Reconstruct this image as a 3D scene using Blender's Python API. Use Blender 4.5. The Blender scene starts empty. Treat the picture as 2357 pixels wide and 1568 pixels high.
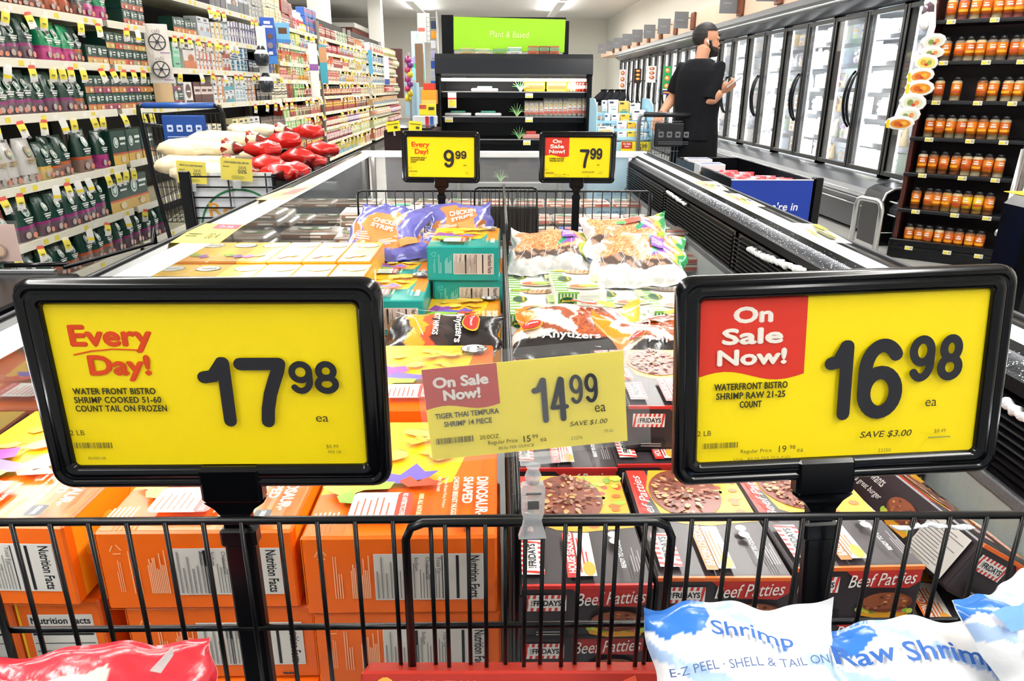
import bpy, bmesh, math, random
from mathutils import Vector, Matrix
S = bpy.context.scene
COL = S.collection
# ------------------------------------------------------------------ camera, world, light, exposure
CAMZ, FPX, PITCH, YAW, ROLL = 1.35, 1668.0, math.radians(19.3), math.radians(1.2), math.radians(0.25)
cd = bpy.data.cameras.new('camera'); cd.sensor_fit = 'HORIZONTAL'; cd.sensor_width = 36.0
cd.lens = FPX / 2357 * 36; cd.clip_start = 0.02; cd.clip_end = 200
cam = bpy.data.objects.new('camera', cd); COL.objects.link(cam)
CM = Matrix.Rotation(-YAW, 4, 'Z') @ Matrix.Rotation(math.pi/2 - PITCH, 4, 'X') @ Matrix.Rotation(ROLL, 4, 'Z')
cam.matrix_world = Matrix.Translation((0, 0, CAMZ)) @ CM
S.camera = cam
S.view_settings.view_transform = 'Standard'; S.view_settings.look = 'None'
S.view_settings.gamma = 1; S.view_settings.use_curve_mapping = False
S.view_settings.exposure = 0.33
w = bpy.data.worlds.new('world'); S.world = w; w.use_nodes = True
w.node_tree.nodes['Background'].inputs[0].default_value = (0.93, 0.97, 1.0, 1)
w.node_tree.nodes['Background'].inputs[1].default_value = 0.5
def area(name, loc, sx, sy, power, col=(1, .985, .96), rot=(0, 0, 0)):
    l = bpy.data.lights.new(name, 'AREA'); l.shape = 'RECTANGLE'; l.size = sx; l.size_y = sy
    l.energy = power; l.color = col
    o = bpy.data.objects.new(name, l); o.location = loc; o.rotation_euler = rot; COL.objects.link(o); return o
CEIL = 4.1
LIGHT_ROWS = [(-2.75, -3.0), (-2.75, 2.6), (-2.75, 8.2), (-2.75, 13.8), (-2.75, 19.4), (-2.75, 25.0),
              (2.05, -3.0), (2.05, 2.6), (2.05, 8.2), (2.05, 13.8), (2.05, 19.4), (2.05, 25.0)]
for lx, ly in LIGHT_ROWS:
    area('strip_light', (lx, ly + 2.5, CEIL - .262), .20, 4.9, 100)
    area('strip_uplight', (lx, ly + 2.5, CEIL - .16), .25, 4.9, 150, rot=(math.pi, 0, 0))
# ------------------------------------------------------------------ pixel helpers
def ray(px, py):
    v = Vector(((px - 1178.5) / FPX, (784 - py) / FPX, -1.0))
    return (CM.to_3x3() @ v)
O = Vector((0, 0, CAMZ))
def DP(px, py, d): return O + ray(px, py) * d
def ZP(px, py, z): r = ray(px, py); return O + r * ((z - CAMZ) / r.z)
def YP(px, py, y): r = ray(px, py); return O + r * (y / r.y)
def XP(px, py, x): r = ray(px, py); return O + r * (x / r.x)
def YX(px, x, z):
    """y at which the line X=x, Z=z passes picture column px"""
    lo, hi = 0.3, 60.0
    inv = CM.to_3x3().transposed()
    def col(y):
        c = inv @ Vector((x, y, z - CAMZ)); return 1178.5 + FPX * c.x / -c.z
    s = 1 if x < 0 else -1
    for _ in range(40):
        m = (lo + hi) / 2
        if (col(m) - px) * s < 0: lo = m
        else: hi = m
    return lo
# ------------------------------------------------------------------ colour and materials
def lin(c): return c / 12.92 if c <= .04045 else ((c + .055) / 1.055) ** 2.4
_hc = {}
def H(h):
    if not isinstance(h, str): return h
    if h not in _hc:
        _hc[h] = tuple(lin(int(h[i:i+2], 16) / 255) for i in (0, 2, 4)) + (1.0,)
    return _hc[h]
MATS = {}
def mat(name, color=None, rough=.5, metal=0., spec=.5, bump=0., bscale=40., coat=0., var=0., emit=0.):
    if name in MATS: return MATS[name]
    m = bpy.data.materials.new(name); m.use_nodes = True; nt = m.node_tree; N = nt.nodes; L = nt.links
    b = N['Principled BSDF']
    b.inputs['Roughness'].default_value = rough; b.inputs['Metallic'].default_value = metal
    b.inputs['Specular IOR Level'].default_value = spec
    if coat: b.inputs['Coat Weight'].default_value = coat; b.inputs['Coat Roughness'].default_value = .08
    if color is None:
        a = N.new('ShaderNodeAttribute'); a.attribute_name = 'Col'; src = a.outputs['Color']
    else:
        a = N.new('ShaderNodeRGB'); a.outputs[0].default_value = H(color); src = a.outputs[0]
    tc = N.new('ShaderNodeTexCoord')
    if var:
        n = N.new('ShaderNodeTexNoise'); n.inputs['Scale'].default_value = bscale * .35; n.inputs['Detail'].default_value = 4
        L.new(tc.outputs['Object'], n.inputs['Vector'])
        mr = N.new('ShaderNodeMapRange'); mr.inputs[3].default_value = 1 - var; mr.inputs[4].default_value = 1 + var
        L.new(n.outputs['Fac'], mr.inputs[0])
        mx = N.new('ShaderNodeVectorMath'); mx.operation = 'SCALE'
        L.new(src, mx.inputs[0]); L.new(mr.outputs[0], mx.inputs['Scale']); src = mx.outputs[0]
    L.new(src, b.inputs['Base Color'])
    if bump:
        n = N.new('ShaderNodeTexNoise'); n.inputs['Scale'].default_value = bscale; n.inputs['Detail'].default_value = 3
        L.new(tc.outputs['Object'], n.inputs['Vector'])
        bp = N.new('ShaderNodeBump'); bp.inputs['Strength'].default_value = bump; bp.inputs['Distance'].default_value = .004
        L.new(n.outputs['Fac'], bp.inputs['Height']); L.new(bp.outputs[0], b.inputs['Normal'])
    if emit:
        L.new(src, b.inputs['Emission Color']); b.inputs['Emission Strength'].default_value = emit
    MATS[name] = m; return m
def glassmat(name, tint='ffffff', clear=.9, rough=.02, haze=0.):
    if name in MATS: return MATS[name]
    m = bpy.data.materials.new(name); m.use_nodes = True; nt = m.node_tree; N = nt.nodes; L = nt.links
    N.remove(N['Principled BSDF']); out = N['Material Output']
    t = N.new('ShaderNodeBsdfTransparent'); t.inputs[0].default_value = tuple(c * clear for c in H(tint)[:3]) + (1,)
    g = N.new('ShaderNodeBsdfGlossy'); g.inputs['Roughness'].default_value = rough
    fr = N.new('ShaderNodeFresnel'); gm = N.new('ShaderNodeNewGeometry'); mr = N.new('ShaderNodeMapRange'); mr.inputs[3].default_value = 1.5; mr.inputs[4].default_value = 1/1.5
    L.new(gm.outputs['Backfacing'], mr.inputs[0]); L.new(mr.outputs[0], fr.inputs[0])
    mx = N.new('ShaderNodeMixShader'); L.new(fr.outputs[0], mx.inputs[0]); L.new(t.outputs[0], mx.inputs[1]); L.new(g.outputs[0], mx.inputs[2])
    last = mx
    if haze:
        d = N.new('ShaderNodeBsdfDiffuse'); d.inputs[0].default_value = (.9, .93, .95, 1)
        m2 = N.new('ShaderNodeMixShader'); m2.inputs[0].default_value = haze
        L.new(mx.outputs[0], m2.inputs[1]); L.new(d.outputs[0], m2.inputs[2]); last = m2
    L.new(last.outputs[0], out.inputs[0]); MATS[name] = m; return m
CARD = lambda: mat('printed_card', rough=.32, spec=.5)
PAPER = lambda: mat('printed_paper', rough=.55, spec=.3)
FILM = lambda: mat('printed_film', rough=.22, spec=.6, bump=.25, bscale=60)
PLAS = lambda: mat('moulded_plastic', rough=.3, spec=.5)
MATT = lambda: mat('matt_coloured', rough=.8, spec=.2, var=.08)
FOIL = lambda: mat('crumpled_film', rough=.25, spec=.6, bump=1.0, bscale=22)
BLK = lambda: mat('black_wire_coating', '07080b', rough=.3, spec=.3)
BLKP = lambda: mat('black_plastic', '07080c', rough=.22, spec=.3, bump=.06, bscale=400)
STEEL = lambda: mat('brushed_steel', 'c4c5c4', rough=.28, metal=.9)
# ------------------------------------------------------------------ text
_tc = {}
def glyphs(s, bold=0., shear=0., sp=1.0):
    k = (s, bold, shear, sp)
    if k in _tc: return _tc[k]
    c = bpy.data.curves.new('t', 'FONT'); c.body = s; c.size = 1; c.offset = bold; c.shear = shear; c.space_character = sp
    c.resolution_u = 3; c.fill_mode = 'FRONT'; c.dimensions = '2D'
    o = bpy.data.objects.new('t', c); COL.objects.link(o)
    dg = bpy.context.evaluated_depsgraph_get(); me = bpy.data.meshes.new_from_object(o.evaluated_get(dg))
    vs = [(v.co.x, v.co.y) for v in me.vertices]; fs = [tuple(p.vertices) for p in me.polygons]
    bpy.data.objects.remove(o); bpy.data.curves.remove(c); bpy.data.meshes.remove(me)
    if not vs: vs = [(0, 0)]
    x0 = min(v[0] for v in vs); x1 = max(v[0] for v in vs); y0 = min(v[1] for v in vs); y1 = max(v[1] for v in vs)
    _tc[k] = (vs, fs, x0, x1, y0, y1); return _tc[k]
# ------------------------------------------------------------------ mesh builder
class MB:
    def __init__(s): s.v = []; s.f = []; s.c = []; s.sm = []
    def add(s, vs, fs, col, smooth=False):
        b = len(s.v); s.v.extend([tuple(v) for v in vs]); col = H(col)
        for f in fs: s.f.append(tuple(i + b for i in f)); s.c.append(col); s.sm.append(smooth)
    def box(s, lo, hi, col='888888', c=0., M=None, cols=None):
        x0, y0, z0 = lo; x1, y1, z1 = hi
        if c <= 0:
            vs = [(x, y, z) for z in (z0, z1) for y in (y0, y1) for x in (x0, x1)]
            fs = [(0, 2, 3, 1), (4, 5, 7, 6), (0, 1, 5, 4), (2, 6, 7, 3), (0, 4, 6, 2), (1, 3, 7, 5)]
        else:
            vs = []; idx = {}
            for k, z in enumerate((z0, z1)):
                for j, y in enumerate((y0, y1)):
                    for i, x in enumerate((x0, x1)):
                        dx, dy, dz = (c if i == 0 else -c), (c if j == 0 else -c), (c if k == 0 else -c)
                        idx[(i, j, k, 0)] = len(vs); vs.append((x, y + dy, z + dz))
                        idx[(i, j, k, 1)] = len(vs); vs.append((x + dx, y, z + dz))
                        idx[(i, j, k, 2)] = len(vs); vs.append((x + dx, y + dy, z))
            fs = []
            q = [(0, 0), (1, 0), (1, 1), (0, 1)]
            fs.append(tuple(idx[(a, b, 0, 2)] for a, b in q[::-1])); fs.append(tuple(idx[(a, b, 1, 2)] for a, b in q))
            fs.append(tuple(idx[(a, 0, b, 1)] for a, b in q)); fs.append(tuple(idx[(a, 1, b, 1)] for a, b in q[::-1]))
            fs.append(tuple(idx[(0, a, b, 0)] for a, b in q[::-1])); fs.append(tuple(idx[(1, a, b, 0)] for a, b in q))
            for a in (0, 1):
                for b in (0, 1):
                    fs.append((idx[(0, a, b, 1)], idx[(1, a, b, 1)], idx[(1, a, b, 2)], idx[(0, a, b, 2)]))
                    fs.append((idx[(a, 0, b, 0)], idx[(a, 1, b, 0)], idx[(a, 1, b, 2)], idx[(a, 0, b, 2)]))
                    fs.append((idx[(a, b, 0, 0)], idx[(a, b, 1, 0)], idx[(a, b, 1, 1)], idx[(a, b, 0, 1)]))
                    for k in (0, 1): fs.append((idx[(a, b, k, 0)], idx[(a, b, k, 1)], idx[(a, b, k, 2)]))
        if M is not None: vs = [M @ Vector(v) for v in vs]
        if cols:
            n0 = len(s.c); s.add(vs, fs, col)
            for i, cc in cols.items(): s.c[n0 + i] = H(cc)
        else: s.add(vs, fs, col)
        return s
    def tube(s, pts, r, seg=6, col='111111', cap=True, closed=False):
        pts = [Vector(p) for p in pts]; n = len(pts); vs = []; up = None
        rr = r if isinstance(r, (list, tuple)) else [r] * n
        for i, p in enumerate(pts):
            if closed: t = (pts[(i+1) % n] - pts[i-1]).normalized()
            elif i == 0: t = (pts[1] - p).normalized()
            elif i == n-1: t = (p - pts[-2]).normalized()
            else: t = ((pts[i+1] - p).normalized() + (p - pts[i-1]).normalized()).normalized()
            if up is None:
                up = Vector((0, 0, 1)) if abs(t.z) < .9 else Vector((0, 1, 0))
            a = t.cross(up)
            if a.length < 1e-5: a = t.cross(Vector((1, 0.1, 0)))
            a.normalize(); b = a.cross(t).normalized(); up = b
            for k in range(seg):
                g = 2*math.pi*(k + .5)/seg; vs.append(p + (a*math.cos(g) + b*math.sin(g))*rr[i])
        fs = []
        for i in range(n if closed else n-1):
            j = (i+1) % n
            for k in range(seg):
                k2 = (k+1) % seg; fs.append((i*seg+k, i*seg+k2, j*seg+k2, j*seg+k))
        if cap and not closed: fs.append(tuple(range(seg))[::-1]); fs.append(tuple((n-1)*seg + k for k in range(seg)))
        s.add(vs, fs, col, smooth=seg > 4); return s
    def lathe(s, prof, seg=14, col='888888', cols=None, M=None, sy=1.0):
        vs = []; n = len(prof)
        for r, z in prof:
            for k in range(seg):
                g = 2*math.pi*k/seg; v = Vector((r*math.cos(g), r*math.sin(g)*sy, z)); vs.append(M @ v if M is not None else v)
        for i in range(n-1):
            fs = [(i*seg+k, i*seg+(k+1) % seg, (i+1)*seg+(k+1) % seg, (i+1)*seg+k) for k in range(seg)]
            b = len(s.v) if i == 0 else b0
            if i == 0: b0 = len(s.v); s.v.extend([tuple(v) for v in vs])
            cc = H(cols[i] if cols else col)
            for f in fs: s.f.append(tuple(x + b0 for x in f)); s.c.append(cc); s.sm.append(True)
        cc0 = H(cols[0] if cols else col); cc1 = H(cols[-1] if cols else col)
        s.f.append(tuple(b0 + k for k in range(seg))[::-1]); s.c.append(cc0); s.sm.append(False)
        s.f.append(tuple(b0 + (n-1)*seg + k for k in range(seg))); s.c.append(cc1); s.sm.append(False); return s
    def loft(s, rings, col='888888', cap=True, smooth=True, closed=True, cols=None):
        n = len(rings[0]); b0 = len(s.v)
        for r in rings: s.v.extend([tuple(v) for v in r])
        for i in range(len(rings)-1):
            for k in range(n if closed else n-1):
                k2 = (k+1) % n; s.f.append((b0+i*n+k, b0+i*n+k2, b0+(i+1)*n+k2, b0+(i+1)*n+k))
                s.c.append(H(cols(i, k) if cols else col)); s.sm.append(smooth)
        if cap:
            for rr in (tuple(b0+k for k in range(n))[::-1], tuple(b0+(len(rings)-1)*n+k for k in range(n))):
                s.f.append(rr); s.c.append(H(col)); s.sm.append(False)
        return s
    def merge(s, o, M=None):
        b = len(s.v); s.v.extend([tuple(M @ Vector(v)) for v in o.v] if M is not None else o.v)
        s.f.extend([tuple(i+b for i in f) for f in o.f]); s.c.extend(o.c); s.sm.extend(o.sm); return s
    def mesh(s, name='mesh'):
        me = bpy.data.meshes.new(name); me.from_pydata(s.v, [], s.f)
        a = me.color_attributes.new('Col', 'FLOAT_COLOR', 'CORNER'); d = []
        for f, c in zip(s.f, s.c):
            if isinstance(c, list):
                for q in c: d.extend(q)
            else: d.extend(list(c) * len(f))
        a.data.foreach_set('color', d)
        me.polygons.foreach_set('use_smooth', s.sm); me.update(); return me
    def obj(s, name, m, parent=None, loc=None, rot=None, label=None, cat=None, group=None, kind=None):
        return put(name, s.mesh(name), m, parent, loc, rot, label, cat, group, kind)
def put(name, me, m=None, parent=None, loc=None, rot=None, label=None, cat=None, group=None, kind=None):
    if m is not None and not me.materials: me.materials.append(m)
    o = bpy.data.objects.new(name, me); COL.objects.link(o)
    if parent is not None: o.parent = parent
    if loc is not None: o.location = loc
    if rot is not None: o.rotation_euler = rot
    props(o, label, cat, group, kind); return o
def props(o, label=None, cat=None, group=None, kind=None):
    if label: o['label'] = label
    if cat: o['category'] = cat
    if group: o['group'] = group
    if kind: o['kind'] = kind
    return o
def thing(name, label, cat, loc=(0, 0, 0), rot=(0, 0, 0), group=None):
    o = bpy.data.objects.new(name, None); o.empty_display_size = .1; COL.objects.link(o)
    o.location = loc; o.rotation_euler = rot; return props(o, label, cat, group)
def copy_tree(o, parent=None):
    c = o.copy(); COL.objects.link(c)
    if parent is not None: c.parent = parent
    for ch in o.children: copy_tree(ch, c)
    return c
def struct(name, mb, m, parent=None): return mb.obj(name, m, parent, kind='structure' if parent is None else None)
def ordn(n):
    w = ['first', 'second', 'third', 'fourth', 'fifth', 'sixth', 'seventh', 'eighth', 'ninth', 'tenth']
    if n < 10: return w[n]
    k = n + 1; return f"{k}{'th' if 10 < k % 100 < 14 else {1:'st',2:'nd',3:'rd'}.get(k % 10,'th')}"
# ------------------------------------------------------------------ flat print laid on a surface
class Art:
    """2-D shapes in metres on a surface: mapping f(x, y, height) -> point"""
    def __init__(s, f, step=.00018, mb=None): s.f = f; s.mb = mb or MB(); s.k = 1; s.step = step
    def _put(s, vs, fs, col, keep=False):
        z = s.k * s.step
        if not keep: s.k += 1
        s.mb.add([s.f(x, y, z) for x, y in vs], fs, col)
    def rect(s, x0, y0, x1, y1, col, keep=False): s._put([(x0, y0), (x1, y0), (x1, y1), (x0, y1)], [(0, 1, 2, 3)], col, keep); return s
    def grid(s, x0, y0, x1, y1, col, nx=6, ny=6):
        vs = [(x0+(x1-x0)*i/nx, y0+(y1-y0)*j/ny) for j in range(ny+1) for i in range(nx+1)]
        s._put(vs, [(j*(nx+1)+i, j*(nx+1)+i+1, (j+1)*(nx+1)+i+1, (j+1)*(nx+1)+i) for j in range(ny) for i in range(nx)], col); return s
    def poly(s, pts, col, keep=False): s._put(pts, [tuple(range(len(pts)))], col, keep); return s
    def oval(s, cx, cy, rx, ry, col, n=20, keep=False, rot=0.):
        c, q = math.cos(rot), math.sin(rot); P = []
        for i in range(n):
            a, b = rx*math.cos(2*math.pi*i/n), ry*math.sin(2*math.pi*i/n); P.append((cx+a*c-b*q, cy+a*q+b*c))
        s._put(P, [tuple(range(n))], col, keep); return s
    def rrect(s, x0, y0, x1, y1, r, col, n=4):
        P = []
        for cx, cy, a0 in ((x1-r, y1-r, 0), (x0+r, y1-r, 1), (x0+r, y0+r, 2), (x1-r, y0+r, 3)):
            for i in range(n+1):
                a = (a0 + i/n)*math.pi/2; P.append((cx+r*math.cos(a), cy+r*math.sin(a)))
        s._put(P, [tuple(range(len(P)))], col); return s
    def line(s, pts, wd, col, round_=True):
        n = len(pts); closed = n > 3 and math.hypot(pts[0][0]-pts[-1][0], pts[0][1]-pts[-1][1]) < 1e-6
        if closed: pts = pts[:-1]; n -= 1
        Lf, Rt = [], []
        for i in range(n):
            a = pts[i-1] if (i or closed) else pts[0]; b = pts[(i+1) % n] if (i < n-1 or closed) else pts[i]; p = pts[i]
            if i == 0 and not closed: a = p
            d1 = (p[0]-a[0], p[1]-a[1]); d2 = (b[0]-p[0], b[1]-p[1]); l1 = math.hypot(*d1); l2 = math.hypot(*d2)
            if l1 < 1e-9: d1, l1 = d2, l2
            if l2 < 1e-9: d2, l2 = d1, l1
            if l1 < 1e-9: continue
            n1 = (-d1[1]/l1, d1[0]/l1); n2 = (-d2[1]/l2, d2[0]/l2); mx, my = n1[0]+n2[0], n1[1]+n2[1]; ml = math.hypot(mx, my) or 1
            mx, my = mx/ml, my/ml; k = min(2.2, 1/max(.3, mx*n1[0]+my*n1[1]))*wd/2
            Lf.append((p[0]+mx*k, p[1]+my*k)); Rt.append((p[0]-mx*k, p[1]-my*k))
        m_ = len(Lf); vs = Lf+Rt; fs = [(i, m_+i, m_+(i+1) % m_, (i+1) % m_) for i in range(m_ if closed else m_-1)]
        if round_ and not closed:
            for e, (q, r_) in ((0, (Lf[0], Rt[0])), (1, (Rt[-1], Lf[-1]))):
                cx, cy = (q[0]+r_[0])/2, (q[1]+r_[1])/2; a0 = math.atan2(q[1]-cy, q[0]-cx); rr = math.hypot(q[0]-cx, q[1]-cy); b_ = len(vs)
                vs += [(cx+rr*math.cos(a0+math.pi*k/6), cy+rr*math.sin(a0+math.pi*k/6)) for k in range(7)]; fs.append(tuple(range(b_, b_+7)))
        s._put(vs, fs, col); return s
    def text(s, t, x, y, h, col, w=None, bold=0., shear=0., rot=0., al='l', capref='H', sp=1.0):
        """lower-left corner at x,y (rotated about it); h = height of the drawn text box"""
        vs, fs, x0, x1, y0, y1 = glyphs(t, bold, shear, sp)
        sy = h / max(1e-6, (y1-y0)); sx = (w/(x1-x0)) if w else sy
        W = (x1-x0)*sx; ox = {'l': 0, 'c': -W/2, 'r': -W}[al]; c, q = math.cos(rot), math.sin(rot); P = []
        for a, b in vs:
            a = (a-x0)*sx+ox; b = (b-y0)*sy; P.append((x+a*c-b*q, y+a*q+b*c))
        s._put(P, fs, col); return s
    def heavy(s, t, x, y, h, col, w=None, e=.1, **k):
        """extra bold lettering: the word laid five times, a little apart"""
        d = h*e/2; k.pop('bold', 0)
        for dx, dy in ((-d, 0), (d, 0), (0, -d*.8), (0, d*.8), (0, 0)): s.text(t, x+dx, y+dy, h, col, w=w, bold=.008, **k)
        return s
    def lines(s, x0, y0, x1, y1, n, col, fill=.45, seed=0, vert=False):
        """n rows of small print as ragged bars"""
        R = random.Random(seed); vs = []; fs = []
        for i in range(n):
            e = R.uniform(.55, 1.0)
            if vert:
                wd = (x1-x0)/n; a = x0+wd*i; b = len(vs); yy = y0+(y1-y0)*e
                vs += [(a, y0), (a+wd*fill, y0), (a+wd*fill, yy), (a, yy)]
            else:
                hh = (y1-y0)/n; a = y0+hh*i; b = len(vs); xx = x0+(x1-x0)*e
                vs += [(x0, a), (xx, a), (xx, a+hh*fill), (x0, a+hh*fill)]
            fs.append((b, b+1, b+2, b+3))
        s._put(vs, fs, col); return s
    def barcode(s, x0, y0, x1, y1, col, n=24, seed=1):
        R = random.Random(seed); vs = []; fs = []; wd = (x1-x0)/n
        for i in range(n):
            a = x0+wd*i; e = R.choice((.35, .6, .8)); b = len(vs); vs += [(a, y0), (a+wd*e, y0), (a+wd*e, y1), (a, y1)]; fs.append((b, b+1, b+2, b+3))
        s._put(vs, fs, col); return s
    def obj(s, name, m, parent=None, **k): return s.mb.obj(name, m, parent, **k)
def plane(o, u, v):
    o = Vector(o); u = Vector(u).normalized(); v = Vector(v).normalized(); n = u.cross(v)
    return lambda x, y, z: o + u*x + v*y + n*z
def digit(A, d, x, y, w, h, t, col):
    """rounded stroke numeral, box x..x+w, y..y+h, stroke thickness t"""
    a = t/2; X = lambda u: x + a + u*(w - t); Y = lambda v: y + a + v*(h - t)
    def arc(cx, cy, rx, ry, a0, a1, n=18): return [(X(cx+rx*math.cos(math.radians(a0+(a1-a0)*i/n))), Y(cy+ry*math.sin(math.radians(a0+(a1-a0)*i/n)))) for i in range(n+1)]
    if d == '1': A.line([(X(0), Y(.76)), (X(.35), Y(.78)), (X(.7), Y(.98)), (X(.72), Y(1))], t, col); A.line([(X(.78), Y(1)), (X(.78), Y(0))], t, col)
    elif d == '7': (A.line([(X(0), Y(1)), (X(1), Y(1))], t, col), A.line([(X(1), Y(1)), (X(.95), Y(.88)), (X(.82), Y(.68)), (X(.70), Y(.48)), (X(.60), Y(.22)), (X(.56), Y(0))], t, col))
    elif d == '4': A.line([(X(.72), Y(0)), (X(.72), Y(1)), (X(0), Y(.3)), (X(1), Y(.3))], t, col) if 0 else (A.line([(X(.72), Y(0)), (X(.72), Y(.97))], t, col), A.line([(X(.66), Y(1)), (X(.04), Y(.33))], t*.8, col), A.line([(X(0), Y(.3)), (X(1), Y(.3))], t*.8, col))
    elif d in '69':
        f = (lambda P: P) if d == '6' else (lambda P: [(2*x+w-p, 2*y+h-q) for p, q in P])
        A.line(f(arc(.5, .3, .5, .3, 0, 360, 24)), t, col)
        A.line(f([(X(0), Y(.3))] + arc(.52, .62, .52, .38, 180, 40, 16)), t, col)
    elif d == '8': A.line(arc(.5, .74, .42, .26, 0, 360, 22), t, col); A.line(arc(.5, .25, .5, .25, 0, 360, 22), t, col)
    elif d == '9': pass
# ================================================================== the store shell
XL, XR = -2.65, 3.80
b = MB(); b.box((-16, -6, -.1), (12, 46, 0), 'a3a29f'); struct('floor', b, mat('polished_vinyl_floor', rough=.25, var=.04, bscale=6))
b = MB()
for i in range(-3, 9): b.box((-16.2, i*6 - .012, .0005), (12, i*6 + .012, .0012), 'a2a19d')
struct('trim_1', b, mat('floor_joint', rough=.5))
b = MB(); b.box((-16, -6, CEIL), (12, 46, CEIL+.1), 'e4e3de'); struct('ceiling', b, mat('ceiling_board', rough=.9, var=.03, bscale=3))
b = MB(); b.box((-16, 33.9, 0), (12, 34, CEIL), 'e6e4da'); struct('wall_far', b, mat('painted_wall', rough=.8))
b = MB(); b.box((XR+1.0, -6, 0), (XR+1.1, 46, CEIL), 'efece2'); struct('wall_right', b, mat('painted_wall'))
b = MB(); b.box((-16.1, -6, 0), (-16, 46, CEIL), 'd9d7cf'); struct('wall_left', b, mat('painted_wall'))
# timber-look band above the freezers
b = MB(); b.box((XR+.22, 1.5, 2.42), (XR+.998, 30, 2.78), 'c9aa92'); struct('trim_2', b, mat('pale_timber_band', rough=.6, var=.1, bscale=8))
# ceiling strips
for k, (lx, ly) in enumerate(LIGHT_ROWS):
    if ly < 1: continue
    t = thing('ceiling_strip_light', f"white ceiling strip light, {ordn((k % 6)-1)} along the row above the {'dry goods aisle' if lx < 0 else 'freezer aisle'}", 'light', (lx, ly+2.5, CEIL-.001), group='strip lights on the ceiling')
    h = MB(); h.box((-.13, -2.55, -.25), (.13, 2.55, -.19), 'f2f2f0', .01); h.obj('housing', mat('white_enamel', rough=.4), t)
    for s in (-1.8, 1.8):
        q = MB(); q.tube([(0, s, -.19), (0, s, -.001)], .012, 6, 'dddddd'); q.obj('hanger', mat('white_enamel'), t)
# sprinklers
for k, (px, py) in enumerate(((1007, 12), (1310, 20))):
    p = YP(px, py, 12.0 if k else 11.0); p.z = CEIL
    m = MB(); m.tube([(0, 0, 0), (0, 0, -.1)], .02, 6, '8c8c8c'); m.tube([(0, 0, -.1), (0, 0, -.13)], .05, 8, '9a9a9a')
    m.obj('sprinkler_head', STEEL(), loc=p, label=('grey ceiling sprinkler above the left end of the black cooler' if not k else 'grey ceiling sprinkler beyond the right end of the green sign'), cat='sprinkler')
# columns beyond the gondola
for k, (px, x, wd) in enumerate(((738, -3.9, .42), (868, -3.9, .42), (932, -4.4, .4))):
    yy = YX(px, x, 2.5); m = MB(); m.box((x-wd/2, yy-.22, 0), (x+wd/2, yy+.22, CEIL), 'eceae0', .01)
    struct(f'trim_{3+k}', m, mat('painted_wall'))
# brown soffit with lettering beyond the gondola
y0s = YX(800, -5.4, 2.9); m = MB(); m.box((-7.4, y0s, 2.55), (-5.2, y0s+9, 3.35), '7c4339')
struct('trim_6', m, mat('brown_soffit', rough=.7))
m = MB(); m.box((-7.6, y0s-.1, 3.35), (-5.1, y0s+9.1, 3.5), 'e9e7df'); struct('trim_7', m, mat('painted_wall'))
A = Art(plane((-5.19, y0s+1.3, 2.75), (0, 1, 0), (0, 0, 1)), step=.004)
A.text('pastries', 0, 0, .42, 'f2ece6', w=2.6, bold=.02); A.obj('soffit_lettering', PAPER(), label='white lettering on the brown band beyond the shelves', cat='lettering')
# distant bulkheads + mural
p0 = YP(946, 72, 21.0); p1 = YP(978, 185, 21.0)
m = MB(); m.box((p0.x, 20.95, p1.z), (p1.x+.02, 21.05, p0.z), 'bfe6ea'); A = Art(plane((p0.x, 20.94, p1.z), (1, 0, 0), (0, 0, 1)), step=.004, mb=m)
W, Hh = p1.x-p0.x, p0.z-p1.z
A.poly([(0, Hh*.42), (W*.2, Hh*.5), (W*.35, Hh*.46), (W*.6, Hh*.62), (W*.8, Hh*.55), (W, Hh*.56), (W, 0), (0, 0)], 'a596cf')
A.poly([(0, Hh*.30), (W*.35, Hh*.38), (W*.7, Hh*.33), (W, Hh*.24), (W, 0), (0, 0)], '3fb67c')
A.poly([(0, Hh*.27), (W*.5, Hh*.22), (W, Hh*.1), (W, 0), (0, 0)], '8fd3e6'); A.oval(W*.75, Hh*.9, W*.25, Hh*.1, '7fd79a')
m.obj('mural_panel', PAPER(), label='painted panel of pale sky, purple and green hills at the far end', cat='mural')
m = MB(); q0 = YP(890, 112, 24); q1 = YP(925, 150, 24); m.box((q0.x-2.5, 24, 1.0), (q1.x, 24.3, q0.z), '4a2622'); m.obj('brown_bulkhead', mat('brown_soffit'), kind='structure', label=None)
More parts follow.
